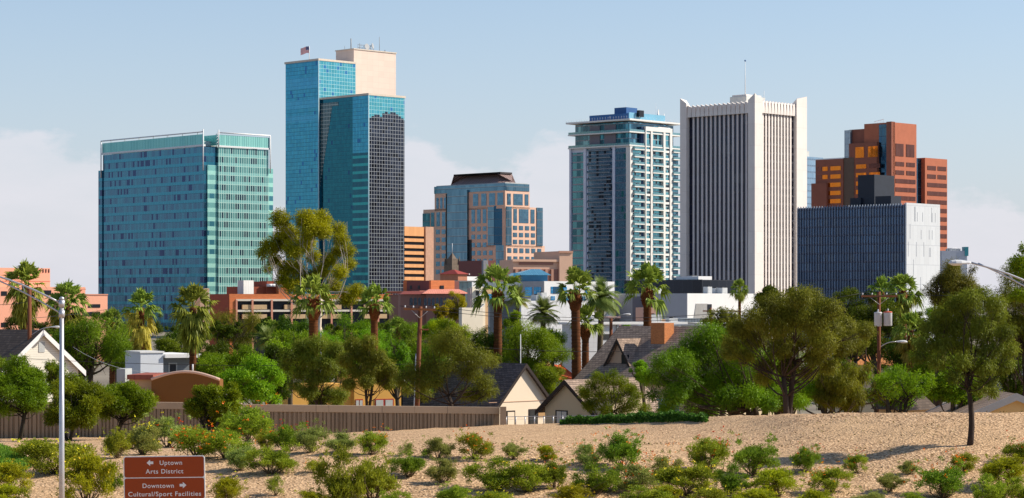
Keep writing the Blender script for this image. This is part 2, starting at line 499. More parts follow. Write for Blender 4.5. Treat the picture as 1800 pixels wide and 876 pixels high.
def quads_mesh(name, quads, tone, mt):
    n = len(quads); v = np.array(quads, np.float32).reshape(n*4, 3)
    me = bpy.data.meshes.new(name)
    me.vertices.add(n*4); me.vertices.foreach_set('co', v.ravel())
    me.loops.add(n*4); me.loops.foreach_set('vertex_index', np.arange(n*4, dtype=np.int32))
    me.polygons.add(n); me.polygons.foreach_set('loop_start', np.arange(0, n*4, 4, dtype=np.int32))
    a = me.attributes.new('tone', 'FLOAT', 'FACE'); a.data.foreach_set('value', np.array(tone, np.float32))
    me.materials.append(mt); me.update(calc_edges=True)
    return me

def fan_frond(quads, tones, rng, az, el, reach, fan, droop, tz=0.5, base=(0, 0, 0)):
    """stalk then a pleated fan of narrow leaf strips, tips split and bending down"""
    d = np.array([cos(az)*cos(el), sin(az)*cos(el), sin(el)]); b = np.array(base, float)
    side = np.array([-sin(az), cos(az), 0]); up = np.cross(d, side)*-1
    if up[2] < 0: up = -up
    roll = rng.normal()*.5; side, up = side*cos(roll)+up*sin(roll), up*cos(roll)-side*sin(roll)
    tip = b+d*reach-np.array([0, 0, reach*droop*.25]); w = .03
    quads.append([b-side*w, b+side*w, tip+side*w*.6, tip-side*w*.6]); tones.append(.9)
    ns = 15; tn = rng.uniform(0, 1); dd = tip-b; dd /= np.linalg.norm(dd); sp = rng.uniform(.95, 1.3)
    for i in range(ns):
        a = (i/(ns-1)-.5)*2*sp
        v = dd*cos(a)+side*sin(a)+up*.25*rng.uniform(.5, 1.3); v /= np.linalg.norm(v)
        l = fan*(1-.3*abs(a)/sp)*rng.uniform(.8, 1.12)
        m_ = tip+v*l*.55; e = tip+v*l*.92+np.array([0, 0, -l*(.18+droop*.5)*rng.uniform(.3, 1.4)])
        s = np.cross(v, up); s /= max(np.linalg.norm(s), 1e-6); ww = fan*.058; s = s+up*(.5 if i % 2 else -.5)
        quads.append([tip-s*.015, tip+s*.015, m_+s*ww, m_-s*ww]); quads.append([m_-s*ww, m_+s*ww, e+s*.006, e-s*.006])
        t = float(np.clip(tz*.35+.25*tn+rng.uniform(0, .4), 0, 1)); tones += [t, min(1, t+.12)]

def fan_palm(label, px, ytop, d, r, seed, width=14, skirt=0.0, boots=True, name='fan_palm', lean=0.0, tall=1.0, n=40, group='fan palms', gold=False):
    """px,ytop: photo place where trunk ends; r: crown reach in photo px; width: trunk px"""
    rng = np.random.default_rng(seed); m = d/F; X = (px-900)*m; g = gz(X, d); H = CZ-(ytop-HY)*m-g
    tm, bm, gm, ym, fm = pal_mats()
    root = thing(name, label, 'palm tree', (X-lean*m, d, g-.05), 0, group)
    w = width*m/2; Lx = lean*m
    mb = MB(); ns = 64
    mb.tube([(Lx*(i/ns)**1.5, 0, H*i/ns) for i in range(ns+1)], [(w*(1.22-.25*i/ns) if i > 2 else w*1.4)*(1+(.05 if i % 2 else -.04)+rng.uniform(-.02, .02)) for i in range(ns+1)], 12)
    mb.build('trunk', tm, root)
    top = np.array([Lx, 0, H])
    if boots:
        mb = MB(); hb = w*4.6
        mb.tube([(Lx, 0, H-hb), (Lx, 0, H-hb*.6), (Lx, 0, H-hb*.25), (Lx, 0, H+.1)], [w*1.0, w*1.5, w*1.45, w*.8], 12)
        for i in range(90):   # stubs of cut leaf stalks
            a = rng.uniform(0, 2*pi); t = rng.uniform(0, 1); z = H-hb+hb*t; rr = w*(1.05+.45*sin(pi*min(1, t*1.1)))
            c, s = cos(a), sin(a); q = w*.32
            mb.face([(Lx+c*rr*.9-s*q, s*rr*.9+c*q, z), (Lx+c*rr*.9+s*q, s*rr*.9-c*q, z), (Lx+c*rr*1.28, s*rr*1.28, z+w*.75)])
            mb.face([(Lx+c*rr*.9-s*q, s*rr*.9+c*q, z), (Lx+c*rr*1.28, s*rr*1.28, z+w*.75), (Lx+c*rr*.9, s*rr*.9, z+w*.8)])
        mb.build('old_leaf_bases', bm, root)
    q = []; t = []; rm = r*m*1.08
    for i in range(n):
        u = (i+.5)/n; el = radians(84-104*u**1.3)+rng.normal()*.16; az = i*2.39996+rng.normal()*.3
        reach = rm*rng.uniform(.36, .62)*(tall if el > .6 else 1); fan_frond(q, t, rng, az, el, reach, rm*rng.uniform(.5, .62)*(1+.25*(tall-1)), max(0, .5-el*.5)+.15, 1-u*.6, top)
    link('crown', quads_mesh('crown', q, t, gm), root)
    if skirt > 0:
        q = []; t = []
        for i in range(int(16+26*skirt)):
            k = rng.uniform(0, 1); el = radians(-8-74*k**.8); az = rng.uniform(0, 2*pi); z = H-k*(1.25 if gold else .55)*skirt*rm
            fan_frond(q, t, rng, az, el, rm*rng.uniform(.3, .6)*(1-.35*k), rm*rng.uniform(.4, .62), .9, rng.uniform(0, .9), (Lx, 0, z))
        link('dead_frond_skirt', quads_mesh('dead_frond_skirt', q, t, ym if gold else leafmat('palm_fan_half', (.035,.055,.005), (.42,.40,.05), None, .25)), root)
    return root

def date_palm(label, px, ytop, d, r, seed, width=9, n=46, lean=0.0, group='feather palms', sweep=1.0):
    rng = np.random.default_rng(seed); m = d/F; X = (px-900)*m; g = gz(X, d); H = max(CZ-(ytop-HY)*m-g, .4)
    tm, bm, gm, ym, fm = pal_mats()
    root = thing('date_palm', label, 'palm tree', (X-lean*m, d, g-.05), 0, group); Lx = lean*m; w = width*m/2
    MB().tube([(Lx*(i/8)**1.5, 0, H*i/8) for i in range(9)], [w*1.1]*9, 10).build('trunk', mat('date_trunk', (.11,.085,.055), .95, .4, 5, .8), root)
    q = []; t = []; rm = r*m
    for i in range(n):
        az = i*2.39996; u = (i+.5)/n; el = radians(86-95*u)+rng.normal()*.08
        b = np.array([Lx, 0, H], float); d3 = np.array([cos(az)*cos(el), sin(az)*cos(el), sin(el)]); side = np.array([-sin(az), cos(az), 0])
        k = 12; p = b.copy(); v = d3.copy(); tn = rng.uniform(0, 1)
        for j in range(k):
            p2 = p+v*rm/k*rng.uniform(.95, 1.1); v = v+np.array([0, 0, -.10-.05*sweep]); v /= np.linalg.norm(v)
            q.append([p-side*.03, p+side*.03, p2+side*.02, p2-side*.02]); t.append(.8)
            ll = rm*.26*sin(pi*min(1, (j+1.5)/(k+1)))+.06
            for s in (-1, 1):
                for h in (0, .5):
                    o = p+(p2-p)*h; e = o+side*s*ll*.8+v*ll*.7+np.array([0, 0, -.12*ll]); ww = v*ll*.10
                    q.append([o-ww, o+ww, e+ww*.3, e-ww*.3]); t.append(float(np.clip(.3*tn+rng.uniform(.1, .6)+(.25 if u > .85 else 0), 0, 1)))
            p = p2
    link('crown', quads_mesh('crown', q, t, fm), root)
    return root
# ============================================================= camera, sun, sky
def setup():
    cam = bpy.data.cameras.new('camera'); co = bpy.data.objects.new('camera', cam); COL.objects.link(co)
    co.location = (0, 0, CZ); co.rotation_euler = (radians(90), 0, 0)
    cam.sensor_width = 36; cam.lens = F/1800*36; cam.shift_y = (HY-438)/1800; cam.clip_end = 30000; cam.clip_start = .5
    SC.camera = co
    SC.view_settings.view_transform = 'Standard'; SC.view_settings.look = 'None'
    SC.view_settings.exposure = EXPO; SC.view_settings.gamma = 1
    el, az = radians(SUN_EL), radians(SUN_AZ)        # az: 0 = from the right (+x), positive = from behind the scene
    v = Vector((cos(el)*cos(az), cos(el)*sin(az), sin(el)))
    sl = bpy.data.lights.new('sun', 'SUN'); sl.energy = SUN_E; sl.angle = radians(.5); sl.color = (1, .91, .77)
    so = bpy.data.objects.new('sun', sl); COL.objects.link(so); so.rotation_euler = v.to_track_quat('Z', 'Y').to_euler(); so.location = (60, 0, 80)
    w = bpy.data.worlds.new('World'); SC.world = w; w.use_nodes = True; nt = w.node_tree
    bg = nt.nodes['Background']; bg.inputs[1].default_value = SKY_E
    sk = nt.nodes.new('ShaderNodeTexSky'); sk.sky_type = 'NISHITA'; sk.sun_disc = False
    sk.sun_elevation = el; sk.sun_rotation = radians(90)-az; sk.air_density = .95; sk.dust_density = .7; sk.ozone_density = 3.0; sk.altitude = 300
    # thin heat-haze cloud banks low over the skyline
    tc = nt.nodes.new('ShaderNodeTexCoord')
    sp = nt.nodes.new('ShaderNodeSeparateXYZ'); L(nt, tc.outputs['Generated'], sp.inputs[0])
    x, y, z = sp.outputs
    def nz(scale, sx, sz, det=6, rough=.55, off=0.0):
        mp = nt.nodes.new('ShaderNodeMapping'); mp.inputs['Scale'].default_value = (sx, sx, sz); mp.inputs['Location'].default_value = (off, off*.7, 0)
        L(nt, tc.outputs['Generated'], mp.inputs[0])
        n = nt.nodes.new('ShaderNodeTexNoise'); n.inputs['Scale'].default_value = scale; n.inputs['Detail'].default_value = det; n.inputs['Roughness'].default_value = rough
        L(nt, mp.outputs[0], n.inputs['Vector']); return n.outputs[0]
    az_ = math_n(nt, 'DIVIDE', x, math_n(nt, 'MAXIMUM', y, .05))
    def bump_(c, w): q = math_n(nt, 'DIVIDE', math_n(nt, 'SUBTRACT', az_, c), w); return math_n(nt, 'EXPONENT', math_n(nt, 'MULTIPLY', math_n(nt, 'MULTIPLY', q, q), -1))
    azn = nz(9.0, 1, .05, 3, .5, 1.3); rag = nz(30, 1, 2.0, 8, .6, 3.0); fine = nz(14, 1, 3.0, 8, .62, 7.0)
    topz = math_n(nt, 'MULTIPLY_ADD', bump_(-.225, .06), .034, .044)
    topz = math_n(nt, 'MULTIPLY_ADD', bump_(.034, .045), .036, topz)
    topz = math_n(nt, 'MULTIPLY_ADD', bump_(-.045, .018), .034, topz)
    topz = math_n(nt, 'MULTIPLY_ADD', math_n(nt, 'SUBTRACT', azn, .5), .03, topz)
    edge = math_n(nt, 'SUBTRACT', math_n(nt, 'ADD', topz, math_n(nt, 'MULTIPLY', math_n(nt, 'SUBTRACT', rag, .5), .06)), z)
    cm = math_n(nt, 'DIVIDE', edge, .009, clamp=True)
    cm = math_n(nt, 'MULTIPLY', cm, math_n(nt, 'MULTIPLY_ADD', fine, .9, .35, clamp=True))
    # dusty air: the low sky pales towards a greyish lavender
    hz = math_n(nt, 'SUBTRACT', 1, math_n(nt, 'DIVIDE', math_n(nt, 'ABSOLUTE', z), .24, clamp=True))
    mul = nt.nodes.new('ShaderNodeMix'); mul.data_type = 'RGBA'; mul.blend_type = 'MULTIPLY'; mul.inputs[0].default_value = 1
    L(nt, sk.outputs[0], mul.inputs[6]); mul.inputs[7].default_value = SKY_T
    base = mixc(nt, math_n(nt, 'MULTIPLY', math_n(nt, 'POWER', hz, 1.5), .9), mul.outputs[2], HAZEC)
    fin = mixc(nt, math_n(nt, 'MULTIPLY', cm, CL['den']), base, CL['col'])
    L(nt, fin, bg.inputs[0])
    SC.cycles.max_bounces = 6; SC.cycles.diffuse_bounces = 3; SC.cycles.glossy_bounces = 3; SC.cycles.transmission_bounces = 4; SC.cycles.transparent_max_bounces = 8

EXPO = 0.36; SUN_EL = 38; SUN_AZ = 7; SUN_E = 5.0; SKY_E = .09; SKY_T = (1.30, 1.30, 1.27, 1)
HAZEC = (5.1, 5.4, 6.3)
CL = dict(col=(7.2, 7.0, 7.5), den=.75)
setup()

# ============================================================= ground
def gravel_mat():
    m, nt, b = nodes_of('desert_gravel')
    tc = nt.nodes.new('ShaderNodeTexCoord')
    v = nt.nodes.new('ShaderNodeTexVoronoi'); v.inputs['Scale'].default_value = 11.0; L(nt, tc.outputs['Object'], v.inputs['Vector'])
    n1 = nt.nodes.new('ShaderNodeTexNoise'); n1.inputs['Scale'].default_value = .22; n1.inputs['Detail'].default_value = 6; L(nt, tc.outputs['Object'], n1.inputs['Vector'])
    n2 = nt.nodes.new('ShaderNodeTexNoise'); n2.inputs['Scale'].default_value = 2.2; n2.inputs['Detail'].default_value = 9; n2.inputs['Roughness'].default_value = .75; L(nt, tc.outputs['Object'], n2.inputs['Vector'])
    bw = nt.nodes.new('ShaderNodeSeparateColor'); L(nt, v.outputs['Color'], bw.inputs[0])
    r = nt.nodes.new('ShaderNodeValToRGB'); e = r.color_ramp.elements
    e[0].position = 0; e[0].color = (.19, .105, .050, 1); e[1].position = 1; e[1].color = (.86, .60, .36, 1)
    k = r.color_ramp.elements.new(.35); k.color = (.47, .295, .165, 1); k = r.color_ramp.elements.new(.8); k.color = (.66, .44, .265, 1)
    L(nt, bw.outputs[0], r.inputs[0])
    c = mixc(nt, math_n(nt, 'MULTIPLY_ADD', n1.outputs[0], 2, -.7, clamp=True), r.outputs[0], (.60, .40, .225))
    c = mixc(nt, math_n(nt, 'MULTIPLY', math_n(nt, 'MULTIPLY_ADD', n2.outputs[0], 4, -2.1, clamp=True), .5), c, (.25, .155, .09))
    c = mixc(nt, math_n(nt, 'MULTIPLY', math_n(nt, 'MULTIPLY_ADD', v.outputs['Distance'], 3.2, -1.5, clamp=True), .55), c, (.11, .065, .035))
    L(nt, c, b.inputs['Base Color']); b.inputs['Roughness'].default_value = .95; b.inputs['Specular IOR Level'].default_value = .1
    bp = nt.nodes.new('ShaderNodeBump'); bp.inputs['Distance'].default_value = .05; bp.inputs['Strength'].default_value = .8
    L(nt, math_n(nt, 'ADD', v.outputs['Distance'], math_n(nt, 'MULTIPLY', n2.outputs[0], .12)), bp.inputs['Height']); L(nt, bp.outputs[0], b.inputs['Normal'])
    return m
def build_ground():
    ds = np.concatenate([np.arange(4, 62, 2), np.arange(62, 110, .4), np.arange(110, 160, .8), np.arange(160, 232, 3)])
    ks = np.linspace(_ks[0], _ks[-1], 520)
    K, D = np.meshgrid(ks, ds); X = K*D; Y = D; Z = gz_arr(X, Y)
    rng = np.random.default_rng(3)
    Z = Z+rng.normal(size=Z.shape)*.006*((Y > 62) & (Y < 112))
    Z[-1, :] = -.4
    v = np.stack([X, Y, Z], -1).reshape(-1, 3).astype(np.float32)
    nr, nc = K.shape; i = np.arange(nr-1)[:, None]*nc+np.arange(nc-1)[None, :]
    f = np.stack([i, i+1, i+nc+1, i+nc], -1).reshape(-1, 4)
    me = bpy.data.meshes.new('gravel_bank'); me.vertices.add(len(v)); me.vertices.foreach_set('co', v.ravel())
    me.loops.add(f.size); me.loops.foreach_set('vertex_index', f.ravel().astype(np.int32)); me.polygons.add(len(f)); me.polygons.foreach_set('loop_start', np.arange(0, f.size, 4, dtype=np.int32))
    me.update(calc_edges=True); me.materials.append(gravel_mat())
    o = link('gravel_bank', me); tag(o, kind='structure')
    g = MB().face([(-9000, -3000, -.08), (9000, -3000, -.08), (9000, 22000, -.08), (-9000, 22000, -.08)]).build('ground', mat('city_ground', (.20,.17,.13), .95, .35, .02), None)
    tag(g, kind='structure')
    # irrigated lawn at the left edge
    mb = MB(); pts = []
    n = 26
    for i in range(n):
        a = 2*pi*i/n; px = -60+115*cos(a)*(1+.08*sin(3*a)); py = 812+34*sin(a)*(1+.1*cos(5*a))
        pts.append(on_ground(px, py, 64, 120))
    c = sum(pts, Vector())/n; rings = 8
    gr = [[c.lerp(p, (j+1)/rings) for p in pts] for j in range(rings)]
    fz = lambda q: (q.x, q.y, gz(q.x, q.y)+.035)
    for i in range(n):
        mb.face([fz(c), fz(gr[0][i]), fz(gr[0][(i+1) % n])][::-1], sm=True)
        for j in range(rings-1):
            mb.face([fz(gr[j][i]), fz(gr[j+1][i]), fz(gr[j+1][(i+1) % n]), fz(gr[j][(i+1) % n])][::-1], sm=True)
    tag(mb.build('lawn', mat('lawn_turf', (.10,.20,.025), .95, .3, 3), None), kind='structure')
    rng = np.random.default_rng(5); m_ = 16000
    a = rng.uniform(0, 2*pi, m_); rr = np.sqrt(rng.uniform(0, 1, m_))*.98
    ii = (a/(2*pi)*n); i0 = ii.astype(int) % n; w = ii-np.floor(ii); P_ = np.array([list(p) for p in pts])
    e = P_[i0]*(1-w[:, None])+P_[(i0+1) % n]*w[:, None]; cc = np.array(list(c)); pos = cc+(e-cc)*rr[:, None]
    pos[:, 2] = gz_arr(pos[:, 0], pos[:, 1])+.02
    dd = rng.normal(size=(m_, 3))*.3+np.array([0, 0, 1])
    tag(link('grass', leaf_mesh('grass', pos, dd, .16, .06, rng.uniform(0, 1, m_), leafmat('grass_blades', (.07,.15,.01), (.24,.38,.04), None, .4))), 'short bright green turf grass at the left edge of the gravel', 'grass', None, 'stuff')
    # asphalt street running behind the sound wall
    mb = MB().box(-120, 120, 236, 250, -.075, .004); o = mb.build('street', mat('asphalt', (.05,.05,.052), .9, .2, .5)); tag(o, kind='structure')
build_ground()
# ============================================================= towers
def steel(): return mat('white_steel', (.72,.72,.72), .5, .08, 1)
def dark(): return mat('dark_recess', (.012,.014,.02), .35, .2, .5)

def tower_mint():
    S = Site(358, 1190, 47)
    T = S.thing('office_tower', 'wide teal glass office tower at the far left with a mint screened crown', 'office tower')
    D = S.sy(181); a = S.sx(381); W = S.sx(472, -1.5)
    zt = S.z(258); zc = S.z(236); ch = 16.35*1190/F
    v0 = ch*20-zt % ch
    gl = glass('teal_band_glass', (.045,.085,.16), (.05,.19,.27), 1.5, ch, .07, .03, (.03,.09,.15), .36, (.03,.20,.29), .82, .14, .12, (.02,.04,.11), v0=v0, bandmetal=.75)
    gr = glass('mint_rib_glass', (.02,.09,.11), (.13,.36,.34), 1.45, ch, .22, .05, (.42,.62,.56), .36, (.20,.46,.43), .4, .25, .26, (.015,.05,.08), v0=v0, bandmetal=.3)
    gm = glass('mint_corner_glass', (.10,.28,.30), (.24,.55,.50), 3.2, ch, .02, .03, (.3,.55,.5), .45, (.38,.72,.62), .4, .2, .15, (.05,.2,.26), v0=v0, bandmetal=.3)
    fr = mat('teal_frame', (.10,.30,.34), .5)
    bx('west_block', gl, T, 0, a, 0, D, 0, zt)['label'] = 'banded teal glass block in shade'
    bx('corner_bay', gm, T, a*.25, a, -.6, 6, 0, S.z(290))
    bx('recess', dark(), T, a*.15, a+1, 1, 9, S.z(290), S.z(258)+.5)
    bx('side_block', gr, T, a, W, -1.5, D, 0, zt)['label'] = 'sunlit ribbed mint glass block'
    bx('low_wing', gl, T, -.6, 6, D, S.sy(174.5, 0), 0, S.z(300, 0, D))
    bx('low_wing', gm, T, W, S.sx(480, 3), 3, 12, 0, S.z(296, W, 3))
    bx('mechanical_floor', mat('pale_louvre', (.5,.55,.56), .6), T, 4, W-3, 5, D-3, zt, zt+3.4)
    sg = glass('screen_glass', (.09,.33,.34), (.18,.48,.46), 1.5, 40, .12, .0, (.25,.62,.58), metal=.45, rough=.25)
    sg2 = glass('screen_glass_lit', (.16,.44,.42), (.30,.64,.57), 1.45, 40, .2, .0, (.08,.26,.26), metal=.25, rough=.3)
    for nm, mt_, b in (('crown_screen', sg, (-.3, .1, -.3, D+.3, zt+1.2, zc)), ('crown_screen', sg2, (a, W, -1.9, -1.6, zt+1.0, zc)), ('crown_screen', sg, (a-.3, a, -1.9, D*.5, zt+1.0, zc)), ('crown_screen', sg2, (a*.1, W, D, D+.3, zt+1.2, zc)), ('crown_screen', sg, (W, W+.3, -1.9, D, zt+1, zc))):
        bx(nm, mt_, T, *b)
    bx('cornice', steel(), T, -.5, a*.1, -.5, D+.5, zt+.2, zt+1.2); bx('cornice', steel(), T, a, W+.4, -2.2, -1.5, zt+.2, zt+1.0)
    for pts in ([(-.8, -.6, zc+1.2), (-.8, D+.6, zc+1.2)], [(a-.5, -2.4, zc+1.1), (W+.5, -2.4, zc+1.1)]):
        MB().tube(pts, .38, 6).build('roof_rail', steel(), T)
    for x, y, z0, z1 in ((-.9, -.8, S.z(300), zc+2.5), (-.9, D+.6, S.z(300), zc+1), (a-.7, -2.6, S.z(258), zc+2.5), (W+.5, -2.4, S.z(300), zc+1)):
        MB().tube([(x, y, z0), (x, y, z1)], .35, 6).build('corner_mast', steel(), T)
    for i in range(7):
        y = D*(i+.3)/7; MB().tube([(-.8, y, zc+1.2), (.4, y+2, zc-.6)], .22, 5).build('rail_brace', steel(), T)
    for i in range(5):
        z = S.z(258)+i*1.3*ch*.25
        MB().tube([(a-2.2, -2.4, z), (a-.7, -2.6, z+ch*.3)], .2, 5).build('rail_brace', steel(), T)

def flag(parent, x, y, z, h):
    """pole and flag flying to the left-back, mesh stripes and canton"""
    pole = MB().tube([(x, y, z), (x, y, z+h)], .16, 6).build('flagpole', steel(), parent)
    S_, w, hh = 13, 4.4, 3.0
    cloth = MB()
    def pt(u, v):
        return Vector((x-u*w*.62, y+u*w*.62+.25*sin(u*7)*u, z+h-.2-v*hh-.9*u*u+.12*sin(u*6)))
    for i in range(13):
        for k in range(10):
            u0, u1, v0, v1 = k/10, (k+1)/10, i/13, (i+1)/13
            mi = 2 if (i < 7 and u1 <= .41) else (0 if i % 2 == 0 else 1)
            cloth.face([pt(u0, v1), pt(u1, v1), pt(u1, v0), pt(u0, v0)], mi)
    o = cloth.build('flag', [mat('flag_red', (.55,.03,.04), .7), mat('flag_white', (.75,.72,.72), .7), mat('flag_blue', (.03,.05,.22), .7)], parent)
    st = MB()
    for r_ in range(5):
        for c_ in range(6):
            p = pt(.03+.06*c_+.03*(r_ % 2), .05+.1*r_); st.ball((p.x-.05, p.y-.05, p.z), .07, 0, 5, 3)
    st.build('stars', mat('flag_white', (.75,.72,.72)), o)

def dish(parent, x, y, z, r, az, el=0.15):
    t = Vector((cos(az)*cos(el), sin(az)*cos(el), sin(el))); c = Vector((x, y, z))
    MB().tube([c-t*r*.4, c-t*r*.25, c, c+t*r*.12], [r*.1, r*.6, r*.97, r], 14).build('dish_antenna', mat('dish_grey', (.35,.36,.37), .5), parent)

def tower_tall():
    S = Site(648, 1000, 45)
    T = S.thing('office_tower', 'tallest stepped turquoise glass tower with a blank pink stone core and a flag on top', 'office tower')
    D1 = S.sy(563.5); W1 = S.sx(711)
    zl = S.z(167.5)
    g1 = glass('turq_glass', (.025,.17,.27), (.05,.26,.37), 1.05, 1.72, .10, .07, (.02,.11,.18), metal=.88, rough=.08, odd=.02, oddc=(.02,.10,.24), wob=.03)
    g2 = glass('teal_reflection_glass', (.006,.075,.115), (.012,.12,.16), 1.05, 1.72, .08, .06, (.01,.09,.13), metal=.85, rough=.08, odd=.015, oddc=(.01,.05,.12), wob=.012)  # darker teal stands in for reflections near the inner corner
    g2b = glass('band_reflection_glass', (.008,.06,.10), (.015,.10,.14), 1.05, 3.44, .08, .0, (.01,.08,.11), .34, (.02,.24,.26), .75, .12, bandmetal=.7)  # dark and teal bands imitate a reflection in this face
    g3 = glass('lit_turq_glass', (.06,.31,.38), (.12,.43,.49), 1.58, 1.7, .07, .08, (.38,.60,.62), metal=.8, rough=.1, odd=.05, oddc=(.05,.22,.42), wob=.03)
    g4 = glass('reflected_grid_glass', (.010,.012,.022), (.035,.045,.08), 1.58, 1.7, .12, .11, (.27,.29,.31), metal=.55, rough=.15, odd=.2, oddc=(.008,.01,.02))  # reflection of a neighbouring tower painted as dark gridded panes
    edge = mat('pale_edge', (.42,.62,.68), .4)
    ys = S.sy(620)
    # front block, lower
    zb = S.z(207); 
    bx('front_block', g3, T, .2, W1, 0, D1, zb, zl)
    bx('front_block', g4, T, .2, W1, 0, D1, 0, zb)['label'] = 'gridded reflection of a neighbouring tower painted on the front block'
    # jagged top of the reflected tower, painted as dark panes
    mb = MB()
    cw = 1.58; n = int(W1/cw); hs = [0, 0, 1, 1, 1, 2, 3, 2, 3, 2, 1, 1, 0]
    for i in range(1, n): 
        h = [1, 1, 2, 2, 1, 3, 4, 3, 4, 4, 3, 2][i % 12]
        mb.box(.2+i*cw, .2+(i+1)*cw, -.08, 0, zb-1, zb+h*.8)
    mb.build('reflection_top_steps', g4, T)
    bx('side_glazing', g1, T, -.12, 1, .3, ys, S.z(268), zl-.1); bx('side_glazing', g2b, T, -.12, 1, .3, ys, 0, S.z(268))
    bx('side_glazing', g2, T, -.06, 1, ys, D1, 0, zl-.1)
    # stepped gridded reflection beside the inner corner, painted as pale panes
    mb = MB()
    for i in range(22):
        s1 = ys+(D1-ys)*(.62+.38*i/21); s1 = min(s1, D1-.1)
        mb.box(-.14, -.04, s1 if i else s1-4, D1-.02, zl-1.7*(i+1)-1.7, zl-1.7*i-1.7)
    mb.build('side_glazing', glass('side_reflection_grid', (.02,.05,.06), (.04,.10,.12), 1.05, 1.7, .18, .16, (.42,.46,.42), metal=.4, rough=.2), T)
    MB().tube([(-.1, -.1, 0), (-.1, -.1, zl)], .35, 4).build('corner_trim', edge, T)
    bx('parapet', mat('pink_coping', (.66,.56,.46), .8), T, -.4, W1+.4, -.4, D1, zl, zl+.9)
    # tall block at the left
    xl = S.sx(560, D1); yb = S.sy(502, xl); xr = S.sx(625, D1)
    zt = S.z(106.5, xl, D1)
    bx('tall_block', g1, T, xl, xr, D1, yb, 0, zt)
    bx('tall_block_face', g3, T, xl, xr, D1-.08, D1, S.z(172, xl, D1), zt)
    mb = MB()
    for z, hh in ((zt-7, 5), (zt-17, 4), (zt-24, 3)): mb.box(xl-.06, xl, D1+.3, yb-.3, z-hh, z)
    mb.build('tall_block_louvres', glass('turq_dark_band', (.04,.20,.32), (.06,.27,.40), 1.05, 1.72, .08, .05, (.04,.2,.3), metal=.85, rough=.12), T)
    MB().tube([(xl-.05, D1-.1, 0), (xl-.05, D1-.1, zt)], .35, 4).build('corner_trim', edge, T)
    bx('parapet', mat('pink_coping', (.66,.56,.46), .8), T, xl-.4, xr, D1-.4, yb+.4, zt, zt+.9)
    # stone core
    yc = D1+3.0; cx0 = S.sx(622, yc); cx1 = S.sx(696, yc); cyb = S.sy(590.5, cx0); zc = S.z(87, cx0, yc)
    pk = panelled('pink_stone', (.78,.62,.52), 3.4, 2.6, (.66,.50,.42), .02, .03, .03, .8, stain=.05)
    core = bx('stone_core', pk, T, cx0, cx1, yc, cyb, 0, zc)
    bx('coping', mat('pink_coping', (.66,.56,.46), .8), core, cx0-.3, cx1+.3, yc-.3, cyb+.3, zc, zc+.5)
    bx('louvre', dark(), T, cx0-.06, cx0, yc+9, yc+14, zc-10, zc-5.5)
    flag(T, (xl+xr)*.3+xl*.3, D1+6.5+8, zt+.9, S.z(79, xl, D1+14)-zt-.9)
    am = mat('antenna_grey', (.28,.29,.30), .5)
    for px, y, py0, r_ in ((617, 4, 68, .25), (667, 6, 65, .12), (606, 7, 81, .1), (632, 8, 76, .1)):
        x = S.sx(px, yc+y); MB().tube([(x, yc+y, zc), (x, yc+y, S.z(py0, x, yc+y))], r_, 6).build('aerial', am, T)
    x0 = S.sx(629, yc+6); x1 = S.sx(657, yc+6); mb = MB()
    for k in (0, 1, 2): mb.tube([(x0, yc+6, zc+.6+k*1.3), (x1, yc+6, zc+.6+k*1.3)], .09, 4)
    for k in range(6):
        x = x0+(x1-x0)*k/5; mb.tube([(x, yc+6, zc), (x, yc+6, zc+3.6)], .09, 4)
        if k < 5: mb.tube([(x, yc+6, zc+.5), (x+(x1-x0)/5, yc+6, zc+3.2)], .07, 4)
    mb.build('antenna_frame', am, T)
    dish(T, S.sx(645, yc+5), yc+5, zc+2.6, 1.4, radians(-90)); dish(T, S.sx(655, yc+5), yc+5, zc+3.2, 1.3, radians(-60)); dish(T, S.sx(677, yc+3), yc+3, zc+1, .8, radians(-40))

def small_tan_banded():
    S = Site(706, 1090, 40)
    T = S.thing('office_building', 'orange and tan banded mid-rise block right of the tallest tower', 'office building')
    xa = S.sx(747.5); xb = S.sx(761.5); zt = S.z(398); D = 30
    tan = panelled('orange_precast', (.72,.36,.16), 1.0, 30, (.60,.28,.12), .1, 0, .08, .85)
    tn2 = panelled('tan_precast', (.52,.31,.22), .8, 1.2, (.44,.26,.18), .04, .06, .06, .85)
    bx('core', dark(), T, 0, xa+.4, .8, D, 0, zt-1)
    b = 11.35*1090/F
    bx('top_band', tan, T, 0, xa-1, 0, D, zt-b*1.45, zt)
    for i in range(9):
        z = zt-b*1.45-(i+1)*b+b*.1; bx('floor_band', tan, T, 0, xa-1, 0, D, z, z+b*.52)
    bx('end_pier', tn2, T, xa, xb, -.3, D, 0, zt+.2)
    bx('roof_vent', steel(), T, 2, 4, 2, 4, zt, zt+4)

